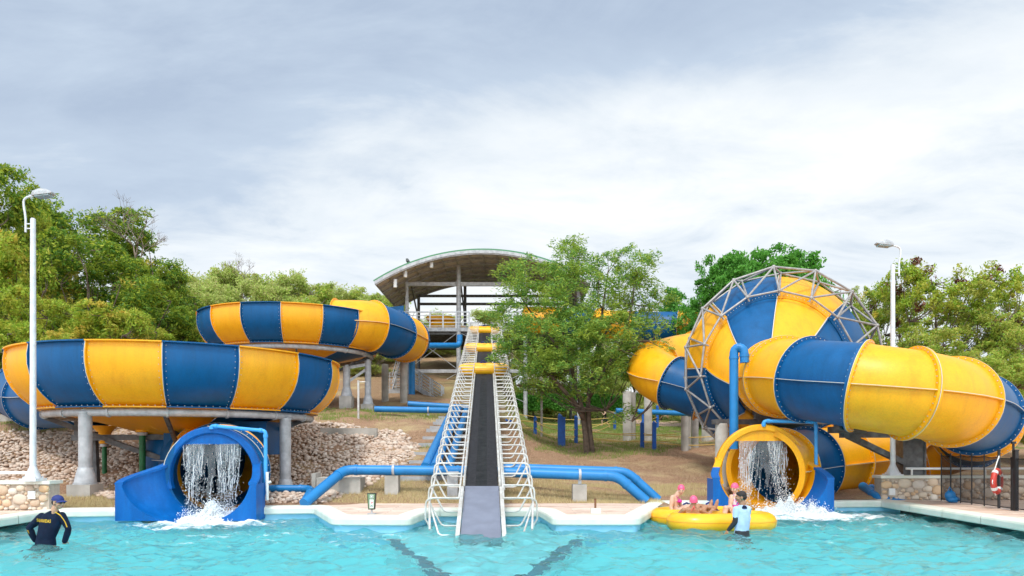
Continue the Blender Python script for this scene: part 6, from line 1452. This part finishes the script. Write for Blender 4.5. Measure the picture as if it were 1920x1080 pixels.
def limb(mb, pts, rr, n=14):
    pts = [Vector(p) for p in pts]; P2 = [pts[0]]; R2 = [rr[0]]
    for (a, b_, ra, rb) in zip(pts, pts[1:], rr, rr[1:]):
        for t in (.33, .66, 1): P2.append(a.lerp(b_, t)); R2.append(ra + (rb - ra) * t + (.006 if t < 1 else 0))
    mb.tube(P2, R2, n)
    for p, r in zip(pts, rr): mb.ell(p, (r,) * 3, 12, 8)
def hand(mb, w_, d, up, s=1.0, curl=.5, side=1):
    """wrist w_, pointing along d, back of the hand towards up"""
    d = Vector(d).normalized(); up = Vector(up); up = (up - d * up.dot(d)).normalized(); x = d.cross(up) * side; w_ = Vector(w_)
    R = Matrix((x, d, up)).transposed(); c_ = w_ + d * .045 * s; mb.ell(c_, (.040 * s, .052 * s, .016 * s), 12, 8, R=R)
    for i, (o_, l) in enumerate(((-.029, .066), (-.010, .074), (.010, .070), (.028, .056))):
        b_ = w_ + d * .085 * s + x * o_ * s; p1 = b_ + (d * cos(curl * .5) - up * sin(curl * .5)) * l * .45 * s; p2 = p1 + (d * cos(curl * 1.3) - up * sin(curl * 1.3)) * l * .3 * s; p3 = p2 + (d * cos(curl * 2) - up * sin(curl * 2)) * l * .25 * s
        mb.tube([b_ - d * .02 * s, b_, p1, p2, p3], [.0095 * s, .0095 * s, .009 * s, .008 * s, .006 * s], 8)
    b_ = w_ + d * .025 * s - x * .032 * s; mb.tube([b_, b_ - x * .025 * s + d * .022 * s - up * .008 * s, b_ - x * .034 * s + d * .052 * s - up * .014 * s], [.013 * s, .011 * s, .008 * s], 8)
def headR(yaw, pitch, roll=0): return Matrix.Rotation(radians(yaw), 3, 'Z') @ Matrix.Rotation(radians(pitch), 3, 'X') @ Matrix.Rotation(radians(roll), 3, 'Y')
def head(mb, c_, R, s=1.0):
    c_ = Vector(c_)
    def at_(x, y, z): return c_ + R @ (Vector((x, y, z)) * s)
    mb.ell(at_(0, .012, .028), (.074 * s, .092 * s, .085 * s), 18, 14, R=R)      # cranium
    mb.ell(at_(0, -.022, -.012), (.060 * s, .066 * s, .082 * s), 16, 12, R=R)    # face
    mb.ell(at_(0, -.040, -.068), (.036 * s, .034 * s, .032 * s), 12, 8, R=R)     # chin
    mb.ell(at_(0, -.082, .026), (.046 * s, .014 * s, .012 * s), 10, 6, R=R)      # brow
    mb.tube([at_(0, -.084, .018), at_(0, -.102, -.008), at_(0, -.104, -.018), at_(0, -.088, -.022)], [.008 * s, .011 * s, .013 * s, .010 * s], 8)
    mb.ell(at_(0, -.082, -.044), (.022 * s, .010 * s, .007 * s), 10, 6, R=R); mb.ell(at_(0, -.081, -.052), (.018 * s, .010 * s, .006 * s), 10, 6, R=R)
    for q in (-1, 1):
        mb.ell(at_(q * .040, -.058, -.018), (.024 * s, .024 * s, .022 * s), 10, 6, R=R)
        mb.ell(at_(q * .076, .008, -.004), (.009 * s, .019 * s, .031 * s), 10, 8, R=R)
    return at_
def face_bits(t, at_, R, s, eyes=True, lip=(.42, .16, .14)):
    if eyes:
        for q in (-1, 1):
            mb = MB(); mb.ell(at_(q * .029, -.0795, .008), (.0125 * s, .007 * s, .0065 * s), 10, 6, R=R); mb.ell(at_(q * .029, -.085, .008), (.006 * s, .004 * s, .006 * s), 8, 6, mi=1, R=R); mb.tube([at_(q * .016, -.089, .026), at_(q * .030, -.089, .030), at_(q * .046, -.078, .025)], .0035 * s, 5, mi=1); mb.build('eye', [M['white'], M['hair']], t, smooth=True, off=(0, 0, 0))
    mb = MB(); mb.ell(at_(0, -.0925, -.045), (.021 * s, .004 * s, .0045 * s), 10, 6, R=R); mb.ell(at_(0, -.0905, -.052), (.017 * s, .004 * s, .0045 * s), 10, 6, R=R); mb.build('lips', M['lip'], t, smooth=True, off=(0, 0, 0))
M['lip'] = mat('lip_skin', (.50, .18, .15), .5)
M['hair'] = mat('dark_hair', (.018, .012, .010), .55, bump=.5, bscale=120)
def skin(name, c_): 
    m = mat(name, c_, .5, 0, tuple(v * .88 for v in c_), 14); b = m.node_tree.nodes['Principled BSDF']; b.inputs['Subsurface Weight'].default_value = .12; b.inputs['Subsurface Radius'].default_value = (.02, .008, .004); return m
M['skinA'] = skin('warm_skin', (.60, .33, .21)); M['skinB'] = skin('tan_skin', (.42, .21, .115)); M['skinC'] = skin('pale_skin', (.66, .41, .29))
M['navy'] = mat('navy_shirt', (.008, .016, .042), .8, 0, (.005, .010, .028), 8, bump=.35, bscale=18, spec=.2); M['capblue'] = mat('cap_blue', (.015, .03, .16), .7, bump=.1)
M['textyellow'] = mat('print_yellow', (.85, .50, .02), .6); M['pinkcap'] = mat('pink_cap', (.88, .13, .25), .4, 0, (.80, .10, .22), 10); M['magenta'] = mat('magenta_cloth', (.62, .02, .32), .5)
M['tee'] = mat('pale_blue_shirt', (.46, .60, .80), .75, 0, (.36, .50, .72), 9, bump=.5, bscale=16); M['blackcloth'] = mat('black_cloth', (.014, .016, .02), .6); M['coral'] = mat('coral_strap', (.75, .10, .10), .5)
pt = mat('patterned_swimsuit', (.65, .62, .70), .5); nt = pt.node_tree; N = nt.nodes; L = nt.links; vo = N.new('ShaderNodeTexVoronoi'); vo.inputs['Scale'].default_value = 26; tc = N.new('ShaderNodeTexCoord'); L.new(tc.outputs['Object'], vo.inputs['Vector']); rp = N.new('ShaderNodeValToRGB'); rp.color_ramp.interpolation = 'CONSTANT'; el = rp.color_ramp.elements; el[0].color = (.75, .72, .78, 1); el[1].position = .45; el[1].color = (.10, .12, .5, 1); x = el.new(.72); x.color = (.7, .05, .3, 1); sp2 = N.new('ShaderNodeSeparateColor'); L.new(vo.outputs['Color'], sp2.inputs[0]); L.new(sp2.outputs[0], rp.inputs['Fac']); L.new(rp.outputs[0], N['Principled BSDF'].inputs['Base Color']); M['pattern'] = pt
def swimcap(t, at_, R, s=1.0, m_='pinkcap'):
    mb = MB(); Vs = []; n = 24; K = 9
    for i in range(K + 1):
        ph = (pi / 2) * i / K * 1.12
        for k in range(n):
            a = 2 * pi * k / n; x = .0785 * sin(ph) * cos(a); y = .098 * sin(ph) * sin(a); z = .094 * cos(ph)
            if ph > 1.2: z += -.020 * (-sin(a) < 0) * ((ph - 1.2) / .55) + .012 * max(0, -sin(a)) * ((ph - 1.2) / .55)
            Vs.append(tuple(at_(x, y + .012, z + .030)))
    mb.add(Vs, [(i * n + k, (i + 1) * n + k, (i + 1) * n + (k + 1) % n, i * n + (k + 1) % n) for i in range(K) for k in range(n)]); mb.tube([Vs[K * n + k] for k in range(n)], .0035 * s, 6, closed=True); mb.build('swim_cap', M[m_], t, smooth=True, off=(0, 0, 0))
def torso_rings(J, k=1.0, gro=0.0, z0=0, z1=1):
    """hips, waist, chest, shoulders, neck"""
    sL, sR = Vector(J['sL']), Vector(J['sR']); hp, wa, ch, nk = Vector(J['hip']), Vector(J['waist']), Vector(J['chest']), Vector(J['neck'])
    ax = (sR - sL).normalized(); up = (nk - hp).normalized(); fy = up.cross(ax).normalized(); hx = Vector(J.get('hipax', ax)); hf = up.cross(hx).normalized(); W_ = (sR - sL).length / 2; b_ = J.get('bulk', 1)
    sm = (sL + sR) / 2
    return [(hp - up * .06, hx, hf, .125 * b_ + gro, .09 * b_ + gro), (hp, hx, hf, .150 * b_ + gro, .105 * b_ + gro), (wa, ax.lerp(hx, .5), fy, .125 * b_ + gro, .085 * b_ + gro), (ch, ax, fy, .150 * b_ + gro, .100 * b_ + gro), (sm - up * .03, ax, fy, W_ * .92 + gro, .085 * b_ + gro), (sm + up * .045, ax, fy, W_ * .66 + gro, .062 * b_ + gro), (nk + up * .0, ax, fy, .052 + gro * .6, .052 + gro * .6)]
def body(t, J, sk, voxel=.007, s=1.0, hands=True):
    mb = MB(); loft(mb, torso_rings(J)); nk = Vector(J['neck']); hc = Vector(J['head']); R = headR(*J['look'])
    limb(mb, [nk - Vector((0, 0, .03)), nk.lerp(hc, .55) + R @ Vector((0, .015, 0))], [.054, .050])
    at_ = head(mb, hc, R, s)
    for S in 'LR':
        limb(mb, [J['s' + S], J['e' + S], J['w' + S]], [.050, .038, .026])
        if hands: hand(mb, J['w' + S], J.get('h' + S, Vector(J['w' + S]) - Vector(J['e' + S])), J.get('u' + S, (0, -.3, 1)), curl=J.get('c' + S, .5), side=1 if S == 'L' else -1)
        if 'k' + S in J:
            limb(mb, [J['p' + S], J['k' + S], J['a' + S]], [.082, .056, .038])
            a = Vector(J['a' + S]); f = Vector(J.get('f' + S, (0, -1, -.2))).normalized(); limb(mb, [a, a + f * .10, a + f * .17], [.036, .034, .022])
    o = obj('body', remesh(mb, 'body', M[sk], voxel), t); return at_, R, o
# ---- lifeguard
S0 = (-7.86, 11.7, 0.0)
J = dict(hip=(-.02, 0, -.06), waist=(-.01, 0, .10), chest=(.05, .02, .32), neck=(.14, -.01, .575), head=(.215, -.02, .712), look=(78, 4), sL=(-.085, .01, .485), sR=(.245, .03, .50), eL=(-.30, .03, .285), eR=(.335, .06, .27), wL=(-.255, .10, .055), wR=(.245, .10, .045), hL=(.5, .5, -1), hR=(-.4, .5, -1), pL=(-.10, 0, -.12), pR=(.08, 0, -.12), kL=(-.12, -.05, -.50), kR=(.10, -.05, -.50), aL=(-.12, .02, -.88), aR=(.10, .02, -.88), bulk=1.08)
pz = thing('person', (S0[0], S0[1], -.93), 'lifeguard in cap, sunglasses and navy long-sleeved shirt standing waist-deep at the left', 'person')
def shiftJ(J, dz):
    o_ = dict(J)
    for k_, v in J.items():
        if k_ in ('hip', 'waist', 'chest', 'neck', 'head', 'sL', 'sR', 'eL', 'eR', 'wL', 'wR', 'pL', 'pR', 'kL', 'kR', 'aL', 'aR'): o_[k_] = (v[0], v[1], v[2] + dz)
    return o_
J = shiftJ(J, .93); at_, R, bo = body(pz, J, 'skinA', .007)
def shirt(t, J, m_, sleeve, name='shirt', grow=.014, cut=.0, vox=.008, bottom=0, rs=None):
    mb = MB(); r = torso_rings(J, gro=grow)[bottom:]; r[-1] = (r[-1][0] + Vector((0, 0, .012)), r[-1][1], r[-1][2], .058, .058); loft(mb, r)
    for S in 'LR':
        a, b_, c_ = Vector(J['s' + S]), Vector(J['e' + S]), Vector(J['w' + S])
        if sleeve > 1: limb(mb, [a, b_, b_.lerp(c_, sleeve - 1)], [.060, .052, .038])
        elif sleeve > 0: limb(mb, [a, a.lerp(b_, sleeve)], [.062, .060])
    e = remesh(mb, name, M[m_], vox, 4)
    r_ = np.random.default_rng(3); co_ = np.empty(len(e.vertices) * 3); e.vertices.foreach_get('co', co_); co_ = co_.reshape(-1, 3); no = np.empty(len(co_) * 3); e.vertices.foreach_get('normal', no); no = no.reshape(-1, 3)
    w_ = np.zeros(len(co_))
    for k in range(14): d = r_.normal(size=3) * [26, 26, 11]; w_ += np.sin(co_ @ d + r_.uniform(0, 6)) * .0011
    co_ += no * w_[:, None]; e.vertices.foreach_set('co', co_.ravel()); e.update(); return obj(name, e, t)
sh = shirt(pz, J, 'navy', 1.97)
mb = MB(); limb(mb, [J['pL'], J['kL']], [.10, .08]); limb(mb, [J['pR'], J['kR']], [.10, .08]); loft(mb, torso_rings(J, gro=.010)[:2]); obj('shorts', remesh(mb, 'shorts', M['navy'], .012), pz)
mb = MB(); Vs = []; n = 28; K = 8
for i in range(K + 1):
    ph = (pi / 2) * i / K
    for k in range(n): a = 2 * pi * k / n; Vs.append(tuple(at_(.083 * sin(ph) ** .8 * cos(a), .102 * sin(ph) ** .8 * sin(a) + .012, .085 * cos(ph) + .047)))
mb.add(Vs, [(i * n + k, (i + 1) * n + k, (i + 1) * n + (k + 1) % n, i * n + (k + 1) % n) for i in range(K) for k in range(n)]); mb.tube([Vs[K * n + k] for k in range(n)], .004, 6, closed=True); mb.ell(at_(0, .012, .135), (.008, .008, .005), 8, 5); cp_ = mb.build('cap', M['capblue'], pz, smooth=True, off=(0, 0, 0))
mb = MB(); Vs = []
for i in range(7):
    for k in range(13):
        a = -pi / 2 + (k - 6) / 6 * 1.15; r = 1 + .72 * i / 6 * max(.15, cos((k - 6) / 6 * 1.3)); Vs.append(tuple(at_(.080 * cos(a) * (1 + (r - 1) * .35), .100 * sin(a) * r + .010, .050 - .018 * (i / 6) - .02 * ((k - 6) / 6) ** 2)))
mb.add(Vs + [(x, y, z + .006) for x, y, z in Vs], [(i * 13 + k, i * 13 + k + 1, (i + 1) * 13 + k + 1, (i + 1) * 13 + k) for i in range(6) for k in range(12)] + [(91 + i * 13 + k, 91 + (i + 1) * 13 + k, 91 + (i + 1) * 13 + k + 1, 91 + i * 13 + k + 1) for i in range(6) for k in range(12)] + [(78 + k, 79 + k, 170 + k, 169 + k) for k in range(12)]); mb.build('brim', M['capblue'], cp_, smooth=True, off=(0, 0, 0))
mb = MB(); 
for q in (-1, 1): mb.ell(at_(q * .034, -.088, .012), (.027, .008, .018), 12, 8, R=R); mb.tube([at_(q * .060, -.078, .018), at_(q * .076, -.03, .016), at_(q * .078, .01, .012)], .0035, 6)
mb.tube([at_(-.02, -.094, .018), at_(.02, -.094, .018)], .004, 6); mb.build('sunglasses', M['black'], pz, smooth=True, off=(0, 0, 0))
mb = MB(); mb.ell(at_(0, .034, .010), (.0775, .076, .062), 16, 10, R=R); mb.build('hair', M['hair'], pz, smooth=True, off=(0, 0, 0)); face_bits(pz, at_, R, 1, eyes=False)
# print on the back, wrapped on to the shirt
def wrap_text(t, target, txt, c_, width, m_, ang=0):
    cu = bpy.data.curves.new('t', 'FONT'); cu.body = txt; cu.size = .07; cu.align_x = 'CENTER'; cu.align_y = 'CENTER'; cu.offset = .0012; cu.shear = .12; to = bpy.data.objects.new('t', cu); COL.objects.link(to)
    dg = bpy.context.evaluated_depsgraph_get(); me = bpy.data.meshes.new_from_object(to.evaluated_get(dg)); bpy.data.objects.remove(to); bm = __import__('bmesh').new(); bm.from_mesh(me); import bmesh
    bmesh.ops.triangulate(bm, faces=bm.faces[:]); bmesh.ops.subdivide_edges(bm, edges=bm.edges[:], cuts=1); xs_ = [v.co.x for v in bm.verts]; k = width / (max(xs_) - min(xs_)); tree_ = BVHTree.FromPolygons([v.co for v in target.data.vertices], [p.vertices[:] for p in target.data.polygons])
    for v in bm.verts:
        x = v.co.x * k; z = v.co.y * k * 1.6; x, z = x * cos(ang) - z * sin(ang), x * sin(ang) + z * cos(ang); h = tree_.ray_cast(Vector((c_[0] + x, c_[1] - 1, c_[2] + z)), Vector((0, 1, 0)))[0]; v.co = Vector((c_[0] + x, (h.y if h else c_[1]) - .003, c_[2] + z))
    me2 = bpy.data.meshes.new('lettering'); bm.to_mesh(me2); bm.free(); me2.materials.append(M[m_]); return obj('lettering', me2, t)
wrap_text(sh, sh, 'SALVAVIDAS', (.0, 0, .93 + .415), .265, 'textyellow', -.06)
mb = MB()
for pts in ([(.16, -.055, .575), (.215, -.035, .535), (.262, -.03, .50)], [(.262, -.03, .50), (.315, -.005, .40), (.345, .01, .30)], [(-.300, -.02, .25), (-.285, .03, .15), (-.262, .06, .075)]): mb.tube(spline([(a, b_, c_ + .93) for a, b_, c_ in pts], .03), .008, 6)
mb.build('piping', M['textyellow'], sh, smooth=True, off=(0, 0, 0))
# ---- helper in the pale blue shirt
J = dict(hip=(.01, 0, -.06), waist=(.01, 0, .08), chest=(.03, .01, .30), neck=(.025, .005, .545), head=(-.005, 0, .695), look=(-100, 6), sL=(-.095, -.02, .475), sR=(.145, .05, .475), eL=(-.125, -.05, .235), eR=(.17, .20, .27), wL=(-.235, .02, .075), wR=(.06, .38, .24), hL=(-.6, .3, -.8), pL=(-.07, 0, -.12), pR=(.09, 0, -.12), kL=(-.08, 0, -.5), kR=(.1, 0, -.5), aL=(-.08, 0, -.88), aR=(.1, 0, -.88), bulk=.93)
pz = thing('person', (4.33, 13.1, -.93), 'dark-haired man in a pale blue T-shirt standing in the water at the front tube', 'person'); J = shiftJ(J, .93); at_, R, bo = body(pz, J, 'skinB')
shirt(pz, J, 'tee', .62, grow=.018)
mb = MB(); limb(mb, [Vector(J['sL']).lerp(Vector(J['eL']), .4), J['eL'], Vector(J['eL']).lerp(Vector(J['wL']), .98)], [.054, .045, .033]); limb(mb, [Vector(J['sR']).lerp(Vector(J['eR']), .4), J['eR'], Vector(J['eR']).lerp(Vector(J['wR']), .98)], [.054, .045, .033]); obj('arm_sleeves', remesh(mb, 'arm_sleeves', M['blackcloth'], .008), pz)
mb = MB(); nk = Vector(J['neck']); mb.lathe(nk + Vector((0, 0, -.045)), [(.092, -.012), (.085, .015), (.066, .045), (.060, .050), (.058, .03)], 24); mb.build('collar', M['navy'], pz, smooth=True, off=(0, 0, 0))
mb = MB(); limb(mb, [J['pL'], J['kL']], [.10, .08]); limb(mb, [J['pR'], J['kR']], [.10, .08]); loft(mb, torso_rings(J, gro=.02)[:3]); obj('shorts', remesh(mb, 'shorts', M['blackcloth'], .012), pz)
def hairmesh(t, at_, R, s=1, m_='hair'):
    mb = MB(); mb.ell(at_(0, .020, .046), (.083 * s, .094 * s, .080 * s), 18, 12, R=R); mb.ell(at_(0, .048, .005), (.077 * s, .064 * s, .065 * s), 16, 10, R=R); mb.ell(at_(0, -.045, .082), (.058 * s, .040 * s, .026 * s), 12, 8, R=R)
    e = remesh(mb, 'hair', M[m_], .008, 2); obj('hair', e, t)
hairmesh(pz, at_, R); face_bits(pz, at_, R, 1)
# ---- woman sitting up on the far tube
J = dict(hip=(.0, .0, .27), waist=(-.01, .0, .38), chest=(-.01, .0, .49), neck=(.035, .01, .615), head=(.125, -.01, .715), look=(-12, 14), sL=(.09, .15, .560), sR=(-.085, -.11, .565), eL=(.16, .20, .36), eR=(-.125, -.15, .36), wL=(.24, .12, .33), wR=(-.105, -.20, .385 - .16), hR=(.1, -.3, -1), pL=(.06, .08, .26), pR=(.06, -.07, .26), kL=(.42, .12, .36), kR=(.42, -.08, .36), aL=(.52, .12, .02), aR=(.52, -.08, .02), fL=(1, 0, -.2), fR=(1, 0, -.2), hipax=(-.3, -1, 0), bulk=.80)
pz = thing('person', (3.52, 14.95, .0), 'woman in pink swim cap and magenta bikini sitting upright on the rear tube', 'person'); at_, R, bo = body(pz, J, 'skinC', s=.97); swimcap(pz, at_, R, .97); face_bits(pz, at_, R, .97)
mb = MB(); mb.ell((.085, -.055, .475), (.05, .05, .042), 14, 10); mb.ell((.10, .05, .475), (.05, .05, .042), 14, 10); mb.tube([(.07, -.07, .50), (.02, -.06, .58), (.03, .01, .635)], .006, 6); mb.tube([(.10, .06, .50), (.06, .08, .58), (.04, .03, .635)], .006, 6); mb.tube([(.06, -.09, .47), (-.05, -.10, .475), (-.11, .0, .48)], .007, 6); mb.build('bikini_top', M['magenta'], pz, smooth=True, off=(0, 0, 0))
mb = MB(); loft(mb, torso_rings(J, gro=.008)[:2]); obj('bikini_bottom', remesh(mb, 'bikini_bottom', M['handle'], .008), pz)
# ---- woman lying back in the front tube
J = dict(hip=(.06, .16, .13), waist=(.02, .08, .20), chest=(.0, .0, .30), neck=(-.01, -.02, .44), head=(.015, -.01, .555), look=(158, -8), sL=(-.185, -.02, .385), sR=(.155, .02, .38), eL=(-.26, .10, .27), eR=(.33, .08, .27), wL=(-.14, .26, .33), wR=(.44, .22, .345), pL=(.0, .2, .13), pR=(.14, .2, .13), kL=(.24, .48, .42), kR=(.36, .42, .40), aL=(.52, .62, .36), aR=(.58, .44, .38), fL=(.3, .2, 1), fR=(.3, 0, 1), hipax=(1, .15, 0), bulk=.97)
pz = thing('person', (3.63, 13.92, .0), 'tanned woman in pink cap and coral halter strap lying back in the front tube', 'person'); at_, R, bo = body(pz, J, 'skinB'); swimcap(pz, at_, R); face_bits(pz, at_, R, 1)
mb = MB(); mb.tube([(-.055, .02, .465), (-.02, -.068, .47), (.03, -.06, .468), (.05, .02, .46)], .010, 6); mb.tube([(0, -.075, .465), (-.03, -.088, .42), (-.05, -.092, .375)], .008, 5); mb.tube([(0, -.075, .465), (.015, -.090, .42), (.01, -.098, .385)], .008, 5); mb.ell((0, -.076, .465), (.016, .012, .014), 8, 6); mb.build('halter_strap', M['coral'], pz, smooth=True, off=(0, 0, 0))
mb = MB(); loft(mb, torso_rings(J, gro=.008)[:2]); obj('bikini_bottom', remesh(mb, 'bikini_bottom', M['coral'], .009), pz)
# ---- woman behind, facing left
J = dict(hip=(-.02, .03, .33), waist=(-.02, .02, .43), chest=(-.01, .01, .54), neck=(.0, .01, .665), head=(-.025, -.005, .77), look=(-48, 14), sL=(.14, .07, .605), sR=(-.11, -.06, .60), eL=(.19, .05, .41), eR=(-.15, -.10, .42), wL=(.08, -.12, .37), wR=(-.16, -.20, .37), pL=(.05, .0, .32), pR=(-.1, -.02, .32), kL=(-.15, -.36, .36), kR=(-.3, -.28, .38), aL=(-.2, -.42, .05), aR=(-.36, -.32, .05), bulk=.80)
pz = thing('person', (4.72, 14.62, .0), 'woman in pink cap and patterned swimsuit sitting behind the man in pale blue', 'person'); at_, R, bo = body(pz, J, 'skinC', s=.97); swimcap(pz, at_, R, .97); face_bits(pz, at_, R, .97)
mb = MB(); r = torso_rings(J, gro=.007); loft(mb, r[2:4] + [(Vector(J['chest']) + Vector((0, 0, .035)), r[4][1], r[4][2], .105, .082)]); mb.tube([(-.075, -.09, .56), (-.055, -.05, .65), (-.03, .0, .67)], .009, 6); mb.tube([(.02, -.09, .56), (.03, -.04, .65), (.02, .02, .67)], .009, 6); obj('swim_top', remesh(mb, 'swim_top', M['pattern'], .007), pz)
mb = MB(); loft(mb, torso_rings(J, gro=.008)[:3]); obj('swim_bottom', remesh(mb, 'swim_bottom', M['magenta'], .008), pz)
# ---- two runners on the far lawn
def runner(px, Y, H, dr, label, sk, hairm, parts):
    x = (px - 960) * Y / F; k = H / 1.7; d = dr
    J = dict(hip=(0, 0, .90), waist=(d * .03, 0, 1.02), chest=(d * .07, 0, 1.22), neck=(d * .12, 0, 1.42), head=(d * .15, -.01, 1.57), look=(d * 100, 4), sL=(d * .10, -.17 * d, 1.36), sR=(d * .10, .17 * d, 1.36), eL=(-d * .12, -.22 * d, 1.16), eR=(d * .28, .22 * d, 1.16), wL=(d * .04, -.24 * d, .98), wR=(d * .42, .16 * d, 1.32), pL=(0, -.09 * d, .86), pR=(0, .09 * d, .86), kL=(d * .34, -.09 * d, .62), kR=(-d * .06, .09 * d, .46), aL=(d * .30, -.09 * d, .24), aR=(-d * .36, .09 * d, .16), fL=(d, 0, -.1), fR=(d * .2, 0, -1), hipax=(0, -1 * d, 0))
    t = thing('person', (x, Y, G(x, Y)), label, 'person'); at_, R, bo = body(t, J, sk, .014)
    hairmesh(t, at_, R, 1.02, hairm)
    mb = MB(); loft(mb, torso_rings(J, gro=.02)[:2]); limb(mb, [J['pL'], Vector(J['pL']).lerp(Vector(J['kL']), .75)], [.10, .088]); limb(mb, [J['pR'], Vector(J['pR']).lerp(Vector(J['kR']), .75)], [.10, .088]); obj('shorts', remesh(mb, 'shorts', M[parts[0]], .016), t)
    if len(parts) > 1: mb = MB(); loft(mb, torso_rings(J, gro=.015)[1:6]); obj('top', remesh(mb, 'top', M[parts[1]], .016), t)
    t.scale = (k, k, k); t.rotation_euler = (0, 0, radians(15)); return t
M['blond'] = mat('blond_hair', (.45, .28, .12), .6); M['bluecloth'] = mat('blue_swim_shorts', (.05, .2, .38), .6, 0, (.02, .09, .2), 12)
runner(1136, 46, 1.25, -1, 'small child in black running left across the far lawn', 'skinC', 'blond', ('blackcloth', 'blackcloth'))
runner(1245, 57, 1.55, 1, 'shirtless runner in blue shorts on the pink path of the far lawn', 'skinA', 'hair', ('bluecloth',))
